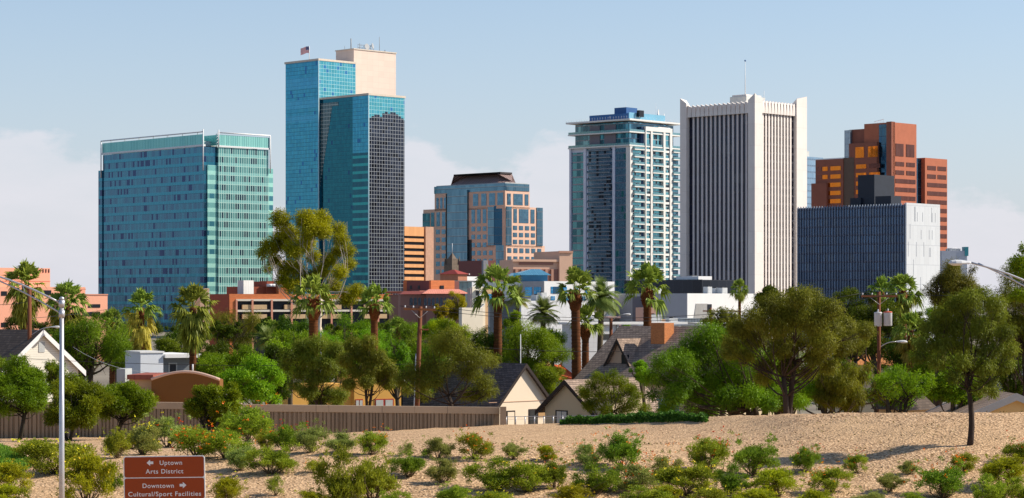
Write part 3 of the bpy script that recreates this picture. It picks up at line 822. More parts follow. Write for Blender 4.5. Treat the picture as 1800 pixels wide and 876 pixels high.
def tower_octagon():
    d = 1150; S = Site(888, d, 45)
    T = S.thing('office_tower', 'tan stone tower with square windows, stepped corners and a dark octagonal roof', 'office tower')
    st = mat('tan_granite', (.72,.46,.34), .8, .07, .3); stl = st
    fl = 14.3*d/F
    gb = glass('blue_bay_glass', (.055,.125,.19), (.12,.23,.31), 1.3, fl, .06, .04, (.10,.14,.18), .12, (.16,.20,.24), .85, .1, wob=.01)
    wg = glass('blue_window_glass', (.05,.12,.20), (.12,.24,.33), .9, 1.2, .06, .04, (.08,.12,.16), metal=.85, rough=.1)
    zt0 = S.z(335)         # top of top tier
    W0 = S.sx(931); D0 = S.sy(764)
    W1 = S.sx(953); D1 = S.sy(744); z1 = S.z(363); z2 = S.z(431); W2 = S.sx(957.5); 
    c = S.sx(889)     # cut corner
    # tiers: body chamfered at the near corner below the top tier
    bx('top_tier', st, T, 0, W0, 0, D0, z1-1, zt0)
    body = [(c, 0), (W1, 0), (W1, D1), (0, D1), (0, S.sy(869))]
    MB().prism(body, z2-1, z1).build('middle_tier', st, T)
    cy = S.sy(869); c2 = c; cy2 = cy*.85
    MB().prism([(c2, 0), (W2, 0), (W2, D1+2), (0, D1+2), (0, cy2)], 0, z2).build('lower_tier', st, T)
    # chamfer glazing
    MB().hull([(c+.05, -.1, z2), (-.1, cy+.05, z2), (.6, cy+.6, z2), (c+.6, .6, z2)], [(c+.05, -.1, z1+.5), (-.1, cy+.05, z1+.5), (.6, cy+.6, z1+.5), (c+.6, .6, z1+.5)]).build('corner_glazing', glass('dark_blue_bay', (.01,.05,.10), (.02,.08,.15), 1.3, fl, .05, .05, (.10,.12,.14), metal=.85, rough=.08), T)
    bx('corner_glazing', gb, T, c+.1, S.sx(899), -.25, 1, z2, z1)
    bx('corner_glazing', gb, T, -.25, 1, cy+.1, S.sy(858), z2, z1)
    MB().hull([(c2+.05, -.15, 0), (-.15, cy2+.05, 0), (.6, cy2+.6, 0), (c2+.6, .6, 0)], [(c2+.05, -.15, z2), (-.15, cy2+.05, z2), (.6, cy2+.6, z2), (c2+.6, .6, z2)]).build('corner_glazing', gb, T)
    # wide glass bay on the left face
    ya, yb = S.sy(824), S.sy(789)
    bx('glass_bay', gb, T, -1.2, 6, ya, yb, 0, S.z(331))
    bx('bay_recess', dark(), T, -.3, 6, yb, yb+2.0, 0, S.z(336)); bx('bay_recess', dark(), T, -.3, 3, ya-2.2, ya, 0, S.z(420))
    # glass attic and roof
    zr0 = S.z(323, 3, 3); 
    x0, x1, y0, y1 = 1.6, W0-1.5, 1.6, D0-3
    ch = 5
    octo = lambda i: [(x0+ch+i, y0+i), (x1-ch-i, y0+i), (x1-i, y0+ch+i), (x1-i, y1-ch-i), (x1-ch-i, y1-i), (x0+ch+i, y1-i), (x0+i, y1-ch-i), (x0+i, y0+ch+i)]
    MB().prism([(-.8+i0, j0-.8) for i0, j0 in ((ch*.3, .6), (W0+.4, .6), (W0+.4, D0+1), (.6, D0+1), (.6, ch*.3))], zt0, zr0).build('glass_attic', gb, T)
    bx('attic_cornice', mat('pale_cornice', (.5,.5,.48), .6), T, 1.2, W0, 1.2, D0, zr0, zr0+.5)
    zr1 = S.z(308.5, W0*.5, D0*.5)
    rf = panelled('ribbed_bronze_roof', (.17,.10,.09), 1.3, 60, (.40,.31,.28), .3, 0, .15, .5)
    MB().prism(octo(1), zr0+.5, zr1, top=octo(7.5)).build('roof', rf, T)
    MB().prism(octo(6.5), zr1, zr1+.9).build('roof_cap', mat('bronze_cap', (.05,.04,.04), .5), T)
    # windows
    def col(face, px0, px1, n, py0, py1, k, wf, hf, o=.15, nm='window'):
        if face == 'R': s0, s1 = S.sx(px0), S.sx(px1)
        else: s0, s1 = S.sy(px1), S.sy(px0)
        windows(T, face, s0, s1, n, S.z(py1), S.z(py0), k, wf, hf, wg, 0, o, nm)
    col('L', 829, 858, 2, 337, 362, 1, .62, .86, nm='tall_window'); col('L', 858, 887, 2, 337, 362, 1, .72, .86, nm='tall_window')
    col('L', 766, 786, 3, 341, 364, 1, .6, .86, nm='tall_window')
    col('L', 827, 857, 3, 366, 392, 1, .6, .94, nm='tall_window'); col('L', 756, 785, 3, 368, 395, 1, .6, .94, nm='tall_window')
    col('L', 827, 857, 3, 394, 437, 3, .62, .56); col('L', 827, 868, 4, 437, 466, 2, .6, .56)
    col('L', 765, 785, 2, 397, 484, 6, .66, .56)
    col('L', 827, 868, 4, 466, 495, 2, .6, .56)
    col('R', 890, 899, 1, 339, 361, 1, .7, .9, nm='tall_window'); col('R', 901, 920, 1, 339, 361, 1, .85, .9, nm='tall_window'); col('R', 921, 930, 1, 339, 361, 1, .7, .9, nm='tall_window')
    col('R', 902, 909, 1, 366, 392, 1, .85, .94, nm='tall_window'); col('R', 911, 930, 1, 366, 392, 1, .86, .94, nm='tall_window'); col('R', 932, 940, 1, 366, 392, 1, .85, .94, nm='tall_window')
    col('R', 900, 942, 4, 394, 431, 3, .66, .6)
    col('R', 890, 953, 6, 433, 462, 2, .64, .56); col('R', 890, 953, 6, 462, 505, 3, .64, .56)
    bx('corner_glazing', gb, T, S.sx(943), W1+.2, -.3, 4, z2, z1)
    bx('corner_glazing', gb, T, -.3, 4, S.sy(756), D1+.2, z2, z1-2)

def tower_condo():
    d = 1040; S = Site(1106, d, 42)
    T = S.thing('apartment_tower', 'pale high-rise apartment tower with stacked balconies and a blue rooftop box', 'apartment tower')
    W = S.sx(1194); D = S.sy(1004); zt = S.z(209)
    fl = 13.15*d/F; nf = 26
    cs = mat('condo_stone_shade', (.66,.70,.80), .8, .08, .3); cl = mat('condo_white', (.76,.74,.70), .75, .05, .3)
    gw = glass('condo_glass', (.08,.21,.36), (.15,.35,.50), 1.5, fl, .07, .05, (.12,.16,.22), .16, (.16,.20,.28), .8, .12, .08, (.04,.26,.30), v0=fl*.5, bandmetal=.3)
    gt = glass('condo_teal_glass', (.03,.13,.20), (.07,.26,.36), 2.4, fl, .05, .05, (.1,.18,.24), .2, (.16,.20,.28), .75, .12, .2, (.02,.10,.16), v0=fl*.5, bandmetal=.3)
    gd = glass('condo_dark_glass', (.02,.05,.09), (.06,.18,.26), 1.5, fl, .06, .04, (.10,.12,.16), .1, (.3,.3,.34), .7, .12, .25, (.12,.30,.40), v0=fl*.5, bandmetal=.1)
    gr = glass('condo_lit_glass', (.06,.24,.33), (.14,.42,.48), 1.2, fl, .08, .05, (.2,.3,.34), .12, (.4,.44,.44), .7, .12, .22, (.015,.03,.05), v0=fl*.5, bandmetal=.1)
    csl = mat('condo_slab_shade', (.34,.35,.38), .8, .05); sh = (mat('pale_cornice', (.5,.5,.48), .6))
    zs = S.z(256)   # shaft top
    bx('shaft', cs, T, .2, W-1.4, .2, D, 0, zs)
    # left face panels
    def LP(px0, px1, z0, z1, m_, o=.2, nm='glazing'): bx(nm, m_, T, -o, 2, S.sy(px1), S.sy(px0), z0, z1)
    LP(1006.5, 1026.5, 0, zs-2, gt); LP(1080.5, 1101.5, 0, zs-1, gw)
    LP(1034, 1077, 0, zs-1, glass('condo_blue_glass', (.06,.14,.25), (.14,.28,.44), 1.5, fl, .06, .04, (.14,.17,.24), .1, (.4,.4,.42), .75, .12, .2, (.02,.04,.07), v0=fl*.5, bandmetal=.1), .05)
    for i in range(18): pass
    for px in (1029, 1080): LP(px-2.2, px+2.2, 0, zs, cs, .6, 'column')
    LP(1002.5, 1005.5, 0, zs, cs, .8, 'column')
    # spandrels on the left glazing
    # right face
    def RP(px0, px1, z0, z1, m_, o=.2, nm='glazing'): bx(nm, m_, T, S.sx(px0), S.sx(px1), -o, 2, z0, z1)
    bx('corner_column', cl, T, -.5, S.sx(1109), -1.0, 1.5, 0, zs)
    RP(1109, 1127, 0, zs, gr, .05); RP(1127, 1130.5, 0, S.z(222), mat('condo_blue_strip', (.03,.07,.16), .3), .3, 'blue_strip')
    zf = S.z(222)
    # projecting white frame
    for px0, px1 in ((1130.5, 1132), (1140, 1143), (1162, 1165.5), (1173.5, 1177.5)): RP(px0, px1, 0, zf, cl, 1.5, 'frame_column')
    RP(1130.5, 1177.5, zf-1.6, zf+.4, cl, 1.55, 'frame_head')
    RP(1132, 1140, 0, zf-1.6, gr, .9); RP(1165.5, 1173.5, 0, zf-1.6, gr, .9); RP(1143, 1162, 0, zf-1.6, gr, .1); RP(1177.5, 1192, 0, zs, gd, .05)
    for i in range(nf-3):
        z = zs-2.2-i*fl
        if z < 22: break
        for a_, b_ in ((1132, 1140), (1165.5, 1173.5)): RP(a_, b_, z, z+fl*.30, cl, 1.2, 'spandrel')
    # balconies: slab > railing
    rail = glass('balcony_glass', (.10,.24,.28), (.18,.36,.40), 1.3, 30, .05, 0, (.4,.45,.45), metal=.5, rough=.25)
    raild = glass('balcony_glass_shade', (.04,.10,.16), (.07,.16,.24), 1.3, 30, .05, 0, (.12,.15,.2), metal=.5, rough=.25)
    def balcony(face, s0, s1, z, proj, rm):
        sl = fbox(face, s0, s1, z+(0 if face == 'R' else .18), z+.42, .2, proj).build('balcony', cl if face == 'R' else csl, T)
        mb = fbox(face, s0, s1, z+.42, z+(1.35 if face == 'R' else .95), proj-.12, proj);
        fbox(face, s0, s0+.1, z+.42, z+1.35, .3, proj-.12, mb=mb); fbox(face, s1-.1, s1, z+.42, z+1.35, .3, proj-.12, mb=mb)
        mb.build('railing', rm, sl)
    R1 = (S.sx(1109.5), S.sx(1127)); R2 = (S.sx(1143.2), S.sx(1161.8)); R3 = (S.sx(1178), S.sx(1196.5)); L1 = (S.sy(1075), S.sy(1034.5))
    n = 0
    for i in range(21):
        z = zs-fl*.55-i*fl
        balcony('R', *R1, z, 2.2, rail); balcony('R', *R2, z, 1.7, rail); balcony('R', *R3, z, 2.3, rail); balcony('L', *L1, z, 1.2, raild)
        n += 4
    # two recessed top storeys, roof slab
    z1, z2 = S.z(233), zt-1.2
    bx('top_storey', gd, T, 1.2, W-3, 1.2, D-1.5, zs, z2)
    for px0, px1 in ((1034, 1052), (1060, 1080)): LP(px0, px1, zs+1, z2-1, mat('condo_bronze_panel', (.18,.17,.2), .6), -.9, 'panel')
    for z in (zs-.2, z1): bx('terrace_slab', cl, T, -1.2, W+.4, -1.2, D+1, z, z+.55)
    mb = MB()
    for z in (zs+.35, z1+.55):
        mb.box(-1.1, -1.0, -1.1, D+.8, z, z+1.0); mb.box(-1.1, W+.3, -1.1, -1.0, z, z+1.0)
    mb.build('terrace_railing', rail, T)
    bx('white_wing_wall', cl, T, S.sx(1156), S.sx(1177), -.5, 2, z1, S.z(219)); 
    bx('roof_slab', cl, T, -1.8, W+1.0, -1.8, D+1.8, z2+.45, zt)
    repeat('rail_post', MB().tube([(0, 0, 0), (0, 0, 1.3)], .06, 4), steel(), T, [(-1.8, i/23*(D+1.5), zt) for i in range(24)]+[(i/15*(W+1), -1.8, zt) for i in range(16)])
    blu = mat('rooftop_blue', (.035,.12,.30), .6, .12, .3); blp = mat('rooftop_pale_blue', (.16,.38,.52), .6, .1, .3)
    bx('plant_room', blu, T, 3, W*.8, 3, S.sy(1036, 3), zt, S.z(199, 3, 3)); bx('plant_room_panel', blp, T, 3.4, W*.8+.2, 2.8, 3.02, zt, S.z(197.5, 3, 3))
    x_ = 6; bx('lift_room', blu, T, x_, x_+8, S.sy(1101, x_), S.sy(1080, x_), zt, S.z(188.5, x_, 6))
    bx('roof_vents', dark(), T, S.sx(1127), S.sx(1135), 1, 2.6, zt+1.5, zt+4.5)
    for px in (1156, 1166):
        x = S.sx(px, 6); MB().tube([(x, 6, zt), (x+.6, 6, S.z(200-(px == 1156)*8, x, 6))], [1.0, .1], 6).build('roof_mast_cover', cl, T)
    for px, t_ in ((1100, 178), (1153, 182), (1072, 205)):
        x = S.sx(px, 8); MB().tube([(x, 8, zt), (x, 8, S.z(t_, x, 8))], .07, 4).build('aerial', steel(), T)

def tower_bank():
    d = 950; S = Site(1326, d, 44)
    T = S.thing('office_tower', 'white stone tower with tall vertical fins, pointed corner piers and a roof mast', 'office tower')
    W = S.sx(1414.5); D = S.sy(1199.5); zw = S.z(196); zp = S.z(179)
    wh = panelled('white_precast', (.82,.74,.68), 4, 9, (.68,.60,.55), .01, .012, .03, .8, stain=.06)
    gd = glass('navy_strip_glass', (.003,.006,.022), (.009,.015,.045), 6, 4.1, .0, .03, (.02,.02,.03), .1, (.02,.02,.03), .25, .2, .05, (.04,.04,.06))
    gf = glass('right_fin_glass', (.02,.02,.035), (.05,.045,.07), 6, 3.55, 0, .26, (.20,.18,.18), metal=.5, rough=.15, odd=.15, oddc=(.12,.12,.14))
    bx('glass_shaft', gd, T, .9, W-1, .9, D-1, 0, zw); 
    bx('right_glazing', gf, T, S.sx(1337), S.sx(1397), .5, 1.5, 0, zw)
    a, b = S.sy(1318), S.sy(1209.5)
    pw = (b-a)/14
    fin = MB().box(.45, .9, -pw*.19, pw*.19, 0, zw+.2)
    repeat('fin', fin, mat('shaded_fin', (.62,.57,.56), .8, .06, .2), T, [(0, a+pw*(i+.92), 0) for i in range(13)], 'broad stone fin on the shaded face')  # darker than the white stone: this face's shade is put into the colour
    c, e = S.sx(1337), S.sx(1396.5); qw = (e-c)/11
    fin = MB().box(-qw*.23, qw*.23, .1, .5, 0, zw+.2)
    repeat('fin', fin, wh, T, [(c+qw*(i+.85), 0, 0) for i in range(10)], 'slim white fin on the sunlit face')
    # parapet with crenellated pleats
    bx('parapet', wh, T, .2, W-.4, .2, D-.4, zw, zp-1.4)
    mp = MB()
    for i in range(14):
        y0 = a+pw*i; mp.hull([(-.7, y0+.12, zw-.6), (-.7, y0+pw-.12, zw-.6), (.2, y0+pw-.12, zw-.6), (.2, y0+.12, zw-.6)], [(-1.1, y0+.12, zp-.4), (-.4, y0+pw-.12, zp+.5), (.2, y0+pw-.12, zp+.5), (.2, y0+.12, zp-.4)])
    mp.build('parapet_pleats', wh, T)
    mp = MB()
    for i in range(11):
        x0 = c+qw*i; mp.hull([(x0+.1, -.7, zw-.4), (x0+qw-.1, -.7, zw-.4), (x0+qw-.1, .2, zw-.4), (x0+.1, .2, zw-.4)][::-1], [(x0+.1, -.9, zp+.2), (x0+qw-.1, -.5, zp+.9), (x0+qw-.1, .2, zp+.9), (x0+.1, .2, zp+.2)][::-1])
    mp.build('parapet_pleats', wh, T)
    # corner piers rising to points
    def pier(x0, x1, y0, y1, h):   # h: four heights for corners (x0y0,x1y0,x1y1,x0y1)
        b4 = [(x0, y0, 0), (x1, y0, 0), (x1, y1, 0), (x0, y1, 0)]; t4 = [(x0, y0, h[0]), (x1, y0, h[1]), (x1, y1, h[2]), (x0, y1, h[3])]
        MB().hull(b4, t4).build('corner_pier', wh, T)
    ax = S.sx(1336); by = S.sy(1318)
    ztip = S.z(164.5); z0 = S.z(176)
    pier(-1.2, ax, -1.2, by, (ztip, z0, z0-1, z0))
    pier(W-S.sx(1337)*1.0-3.0, W, -1.2, 4, (S.z(177, W, 0), S.z(170.5, W, 0), S.z(172, W, 0), z0-2))
    pier(-1.2, 3, b, D+.3, (S.z(183, 0, D), z0-2, S.z(176, 0, D), S.z(173.5, 0, D)))
    ph = mat('penthouse_pale', (.60,.60,.56), .7, .08, .4)
    yh = 9; bx('penthouse', ph, T, S.sx(1312, yh), S.sx(1345, yh), yh, S.sy(1283, S.sx(1312, yh)), zp-2, S.z(168.5, 5, yh))
    bx('penthouse_cap', wh, T, S.sx(1312, yh)+.5, S.sx(1345, yh)-2, yh+.5, yh+8, S.z(168.5, 5, yh), S.z(167, 5, yh)+.4)
    x = S.sx(1310, 12); MB().tube([(x, 12, zp), (x, 12, S.z(150, x, 12)), (x, 12, S.z(106, x, 12))], [.28, .2, .08], 6).build('mast', steel(), T)
    MB().ball((x, 12, S.z(107, x, 12)), .42).build('mast_beacon', mat('beacon_blue', (.1,.2,.4), .4), T)
    x = S.sx(1343, 6); MB().tube([(x, 6, zp), (x, 6, S.z(160, x, 6))], .12, 5).build('aerial', steel(), T)

def tower_pale_glass():
    S = Site(1412, 1500, 45)
    T = S.thing('office_building', 'pale blue glass block peeping out right of the white finned tower', 'office building')
    g = glass('pale_far_glass', (.22,.34,.48), (.32,.46,.60), 2.2, 4.2, .1, .08, (.20,.28,.38), .3, (.18,.26,.36), .6, .15)
    bx('glass_block', g, T, 0, S.sx(1447), 0, 30, 0, S.z(275)); bx('roof_room', mat('penthouse_pale', (.60,.60,.56)), T, 2, 9, 2, 12, S.z(275), S.z(265))

def tower_copper():
    d = 1100; S = Site(1569, d, 45)
    T = S.thing('office_tower', 'stepped red granite tower with an orange reflection coloured into its window bands', 'office tower')
    rg = mat('red_granite', (.44,.135,.07), .75, .1, .3); dg = mat('red_granite_shade', (.27,.09,.055), .7, .1, .3)  # second granite is a darkened copy: shade of left-facing parts put into colour
    refl = glass('orange_reflection_glass', (.44,.10,.010), (.66,.19,.02), 1.4, 30, .05, 0, (.45,.18,.05), metal=.95, rough=.1, odd=.06, oddc=(.2,.06,.03))  # orange tint stands in for the reflection of a sunlit neighbour
    brn = glass('brown_glass', (.09,.025,.02), (.16,.05,.035), 1.5, 30, .05, 0, (.05,.02,.02), metal=.6, rough=.15)
    blu = glass('copper_tower_blue_glass', (.015,.05,.11), (.04,.12,.20), 2, 4, .05, .05, (.03,.05,.08), metal=.85, rough=.1)
    z0 = S.z(215); W = S.sx(1611)
    yl = S.sy(1489)
    bx('central_shaft', rg, T, 0, W, 0, yl*.62, 0, z0)
    bx('left_shaft', dg, T, 1.5, W, yl*.3, yl, 0, S.z(223)); 
    bx('shaft_glazing', blu, T, -.4, 3, S.sy(1568)+1.2, S.sy(1546), 0, S.z(218))
    bx('shaft_side', dg, T, -.9, 2, -.0, S.sy(1557)-1.0, 0, z0+.3)
    bx('shaft_shoulder', dg, T, -2.2, 3, S.sy(1546), S.sy(1497), 0, S.z(249))
    bx('shaft_chamfer', glass('grey_chamfer', (.20,.24,.28), (.28,.33,.38), 2, 3, .04, .04, (.15,.17,.2), metal=.6, rough=.2), T, -.2, 4, S.sy(1495), yl+1.5, 0, S.z(224))
    # shoulder windows (orange reflection put into the glass colour)
    def LW(px0, px1, py0, py1, m_, base=-2.2, nm='window_band'):
        fbox('L', S.sy(px1, base), S.sy(px0, base), S.z(py1), S.z(py0), 0, .15, base).build(nm, m_, T)
    LW(1504, 1519, 256, 275, refl, nm='window'); LW(1526, 1543, 256, 275, refl, nm='window')
    for i in range(6):
        y = 287+15*i; LW(1505, 1523, y, y+7.5, refl); LW(1528, 1547, y, y+7.5, refl if i in (1, 3, 4) else brn)
    def RW(px0, px1, py0, py1, m_, base=0, nm='window_band', x=0):
        fbox('R', S.sx(px0, base), S.sx(px1, base), S.z(py1), S.z(py0), 0, .15, base).build(nm, m_, T)
    RW(1574, 1588, 252, 274, brn, nm='window'); RW(1592.5, 1607, 252, 274, brn, nm='window')
    for i in range(11):
        y = 284+15*i
        if i < 2: RW(1574, 1589, y, y+7.5, brn); RW(1593, 1608, y, y+7.5, brn)
        else: RW(1574, 1609, y, y+7.5, brn)
    # right wing, set back behind a dark slot
    xs = S.sx(1626); xe = S.sx(1665); zw = S.z(277.5, xs, 0)
    bx('wing_slot', blu, T, W, xs, 2.2, 20, 0, zw-.5)
    bx('right_wing', rg, T, xs, xe, 0, 22, 0, zw)
    for i in range(15):
        y = 287+15.2*i
        if i < 2: RW(1630, 1645, y, y+7.5, brn); RW(1648, 1663, y, y+7.5, brn)
        else: RW(1630, 1664, y, y+7.5, brn)
    # left wing
    bs = -2.9; y0 = S.sy(1500, bs); ya = S.sy(1482, bs); yb = S.sy(1433.5, bs)
    zl = S.z(279, bs, ya)
    bx('left_wing', dg, T, bs, 8, ya, yb, 0, zl); bx('left_wing_recess', mat('brown_panel', (.13,.085,.06), .7), T, bs+.5, 8, y0, ya, 0, zl+.3)
    bx('left_wing_end', dg, T, bs-1.6, 0, yb-8, yb+1.4, 0, S.z(323, bs, yb))
    for i in range(6):
        y = 288+14.7*i
        if i < 2: LW(1446, 1455, y, y+7.5, refl, bs); LW(1460, 1478, y, y+7.5, refl, bs); LW(1437, 1444, y, y+7.5, brn, bs)
        else: LW(1445, 1478, y, y+7.5, refl, bs); LW(1437, 1444, y, y+7.5, brn, bs)
    bx('roof_rail', steel(), T, bs, 7, ya, yb, zl, zl+.5)
    x = 5; mb = MB()
    for k in range(7): mb.tube([(1+k*1.5, 6+k*2, z0), (1+k*1.5, 6+k*2, z0+1.8)], .08, 4)
    mb.tube([(1, 6, z0+1.8), (10, 18, z0+1.8)], .12, 4); mb.build('roof_rail', steel(), T)

def tower_blue_slab():
    d = 850; S = Site(1593, d, 42)
    T = S.thing('office_building', 'long dark blue office slab with white end wall in front of the red granite tower', 'office building')
    W = S.sx(1652); D = S.sy(1400); zt = S.z(357.5)
    g = glass('navy_slab_glass', (.03,.055,.11), (.07,.12,.21), 1.3, 3.4, .05, .05, (.03,.04,.07), .22, (.045,.06,.11), .75, .12, .1, (.07,.10,.15), bandmetal=.5)
    bx('glass_slab', g, T, .4, W-.3, .5, D, 0, zt-.5)
    D2 = D; n = 40; st = (D2-.5)/n
    fin = MB().box(-.05, .5, -.10, .10, 0, zt)
    repeat('fin', fin, mat('slab_fin', (.19,.23,.30), .6, .06, .3), T, [(0, .4+st*(i+.5), 0) for i in range(n)])
    wp = panelled('white_panel_wall', (.58,.60,.62), 3.1, 7.4, (.48,.50,.53), .05, .04, .04, .7, True, stain=.03)
    bx('end_wall', wp, T, 0, W, -.1, .5, 0, zt+.2)
    rr = random.Random(4); mb = MB()
    for i in range(26):
        x = rr.uniform(1, W-1.5); z = zt-rr.choice(range(1, 7))*6.6; mb.box(x, x+.28, -.16, -.09, z, z+rr.choice((3.5, 5.5)))
    mb.build('slot_windows', mat('slot_grey', (.42,.44,.47), .5), T)
    bk = mat('charcoal_metal', (.022,.027,.040), .55, .15, .5); bx0 = 8
    y1 = S.sy(1537, bx0); y2 = S.sy(1508, bx0)
    zb = S.z(307, bx0, y1); bx('plant_room', bk, T, bx0, S.sx(1572, y1), y1, y2, zt-1, zb)
    bx('plant_room_annex', bk, T, bx0-1, bx0+8, y2-2, S.sy(1497, bx0), zt-1, zt+3); bx('roof_unit', bk, T, bx0-4, bx0+3, y1-10, y1-3, zt-1, zt+3.2)

tower_mint(); tower_tall(); small_tan_banded(); tower_octagon(); tower_condo(); tower_bank(); tower_pale_glass(); tower_copper(); tower_blue_slab()
# ============================================================= low city buildings between the towers and the trees
STUCCO = lambda n, c, v=.06: mat(n, c, .85, v, .25)
def slab_building(name, label, cat, px, x0, x1, ytop, d, phi, m_, depth=None, parapet=None, ztop=None):
    S = Site(px, d, phi); T = S.thing(name, label, cat)
    W = S.sx(x1); D = S.sy(x0) if x0 < px else (depth or 15)
    zt = S.z(ytop)
    bx('wall', m_, T, 0, W, 0, D, 0, zt)
    if parapet: bx('parapet', parapet, T, -.15, W+.15, -.15, D+.15, zt, zt+.5)
    return S, T, W, D, zt

def mid_city():
    WHITE = STUCCO('white_render', (.74,.73,.72)); 
    sal = STUCCO('salmon_render', (.80,.38,.25)); sal2 = STUCCO('salmon_shade', (.60,.27,.18))
    # salmon hospital block at the far left
    S, T, W, D, zt = slab_building('salmon_building', 'salmon stucco building with three slots under its roof at the far left', 'building', -90, -170, 88, 470, 620, 50, sal)
    for i in range(3): bx('slot', dark(), T, S.sx(75+i*5), S.sx(76.5+i*5), -.12, .4, S.z(478), S.z(471.5))
    bx('string_course', sal2, T, 0, W+.05, -.1, .2, S.z(494), S.z(493)); bx('low_wing', sal, T, 0, S.sx(150, -6), -6, 0, 0, S.z(504, 0, -6))
    for px0, px1, y0 in ((2, 12, 512), (2, 14, 568), (60, 90, 510)): bx('window', dark(), T, S.sx(px0, -6), S.sx(px1, -6), -6.1, -5.8, S.z(y0+8, 0, -6), S.z(y0, 0, -6))
    bx('canopy', sal2, T, S.sx(128, -8), S.sx(151, -8), -8, -4, S.z(509, 0, -8), S.z(507, 0, -8))
    S, T, W, D, zt = slab_building('parking_structure', 'low salmon parking structure left of the mint-crowned tower', 'parking garage', 120, 90, 189, 519, 600, 50, sal)
    bx('opening', dark(), T, S.sx(155), S.sx(176), -.12, .5, S.z(541), S.z(535)); bx('opening', dark(), T, S.sx(145), S.sx(176), -.12, .5, S.z(556), S.z(549))
    bx('parapet', sal2, T, -.1, W+.1, -.15, .2, zt, zt+.3)
    # brick-red garage spanning the centre left
    br = panelled('orange_brick', (.62,.19,.07), .8, .3, (.50,.16,.07), .04, .08, .08, .85, True); brd = panelled('dark_red_brick', (.34,.085,.045), .8, .3, (.27,.07,.04), .04, .08, .08, .85, True)
    cr = STUCCO('cream_slab', (.66,.60,.50)); 
    S = Site(403, 600, 62)
    T = S.thing('parking_garage', 'long orange brick parking garage with cream floor slabs behind the palms', 'parking garage')
    W = S.sx(691); D = S.sy(369); zt = S.z(517)
    bx('core', dark(), T, .3, W-.3, .8, D-.3, 0, zt-1)
    bx('side_wall', brd, T, -.1, .35, .2, D, 0, zt); bx('parapet', br, T, 0, W, 0, .8, S.z(526), zt)
    bx('end_pier', br, T, 0, S.sx(415), -.15, 1, 0, S.z(526)); bx('end_pier', br, T, S.sx(686), W, -.15, 1, 0, S.z(526))
    for y in (526, 545): bx('floor_slab', cr, T, S.sx(414), W-1, -.3, 1, S.z(y+3.5), S.z(y))
    for a, b in ((426, 469), (500, 540), (560, 600), (640, 680)):
        for y in (536, 553): bx('infill_wall', panelled('tan_block', (.58,.40,.22), .6, .3, (.48,.32,.18), .05, .08, .06), T, S.sx(a), S.sx(b), -.1, .5, S.z(y+8), S.z(y))
    for px in (415, 443, 477, 512, 547, 582, 617, 664): bx('column', sal2, T, S.sx(px)-.25, S.sx(px)+.25, -.45, -.3, 0, S.z(527))
    bx('rear_storey', brd, T, S.sx(446), S.sx(492), 9, 20, zt-1, S.z(504, 0, 9)); bx('stair_tower', br, T, S.sx(490, 6), S.sx(508, 6), 6, 20, zt-1, S.z(493.5, 0, 6))
    bx('stair_tower', brd, T, S.sx(469, 8), S.sx(490, 8), 8, 20, zt-1, S.z(494.5, 0, 8))
    for px in (474, 479): MB().tube([(S.sx(px, 7), 7, S.z(504, 0, 7)), (S.sx(px, 7), 7, S.z(499, 0, 7))], .9, 8).build('roof_fan', steel(), T)
    MB().tube([(S.sx(493, 5), 5, S.z(505, 0, 5)), (S.sx(493, 5), 5, S.z(500, 0, 5))], .6, 8).build('roof_fan', steel(), T)
    S2 = Site(428, 606, 40); S2.X = (428-900)*606/F
    wp = panelled('white_louvre', (.68,.67,.64), .9, 10, (.5,.5,.48), .1, 0, .05)
    o = MB().box(0, S2.sx(446), 0, S2.sy(417.5), zt-1, S2.z(493)).build('cooling_tower', wp, None, (S2.X, S2.Y, 0), S2.a)
    tag(o, 'white louvred cooling tower on the roof of the orange brick garage', 'cooling tower')
    S = Site(352, 640, 70); T = S.thing('curved_building', 'peach building with a curved parapet behind the palm below the mint-crowned tower', 'building')
    bx('wall', STUCCO('peach_render', (.78,.50,.34)), T, 0, S.sx(368), 0, 8, 0, S.z(517))
    MB().hull([(S.sx(353), 0, S.z(517)), (S.sx(368), 0, S.z(517)), (S.sx(368), 0, S.z(507)), (S.sx(363), 0, S.z(507.5)), (S.sx(357), 0, S.z(511))], [(S.sx(353), 8, S.z(517)), (S.sx(368), 8, S.z(517)), (S.sx(368), 8, S.z(507)), (S.sx(363), 8, S.z(507.5)), (S.sx(357), 8, S.z(511))]).build('curved_parapet', STUCCO('peach_render', (.78,.50,.34)), T)
    # arcaded red-brown hall
    mar = STUCCO('maroon_wall', (.20,.075,.065)); mar2 = STUCCO('brown_pink_wall', (.30,.15,.115)); tile = panelled('red_tile', (.60,.15,.08), .5, .5, (.42,.09,.05), .15, .12, .15, .8)
    ptile = panelled('pink_tile', (.72,.28,.20), .5, .5, (.55,.18,.12), .15, .12, .12, .8)
    S = Site(757, 520, 48); T = S.thing('arcaded_hall', 'red-brown brick hall with a row of arched windows right of the tallest tower', 'hall')
    W = S.sx(828); D = 12; ya = S.sy(704)
    # wing running left: left-face plane
    bx('wall', mar2, T, -3.5, 8, -1, ya, 0, S.z(518)); bx('upper_wall', mar, T, 0, 9, .5, S.sy(715), 0, S.z(494)); 
    bx('side_wall', br, T, 0, S.sx(797, .3), -.1, .5, 0, S.z(493)); bx('upper_storey', br, T, .1, S.sx(797, .5), .5, 10, 0, S.z(493.5))
    bx('roof_edge', ptile, T, -4.6, 0, -1.6, S.sy(724, -4.6), S.z(517), S.z(511.5))
    bx('roof_edge', tile, T, -4.2, 0, S.sy(724, -4.2), ya+.4, S.z(516), S.z(512))
    wy0, wy1 = S.sy(770, -3.5), S.sy(720, -3.5)
    aw = (wy1+0-(-.2))/7
    arch = MB(); r_ = aw*.33; zb_, zc_ = S.z(536, -3.5), S.z(525.5, -3.5)
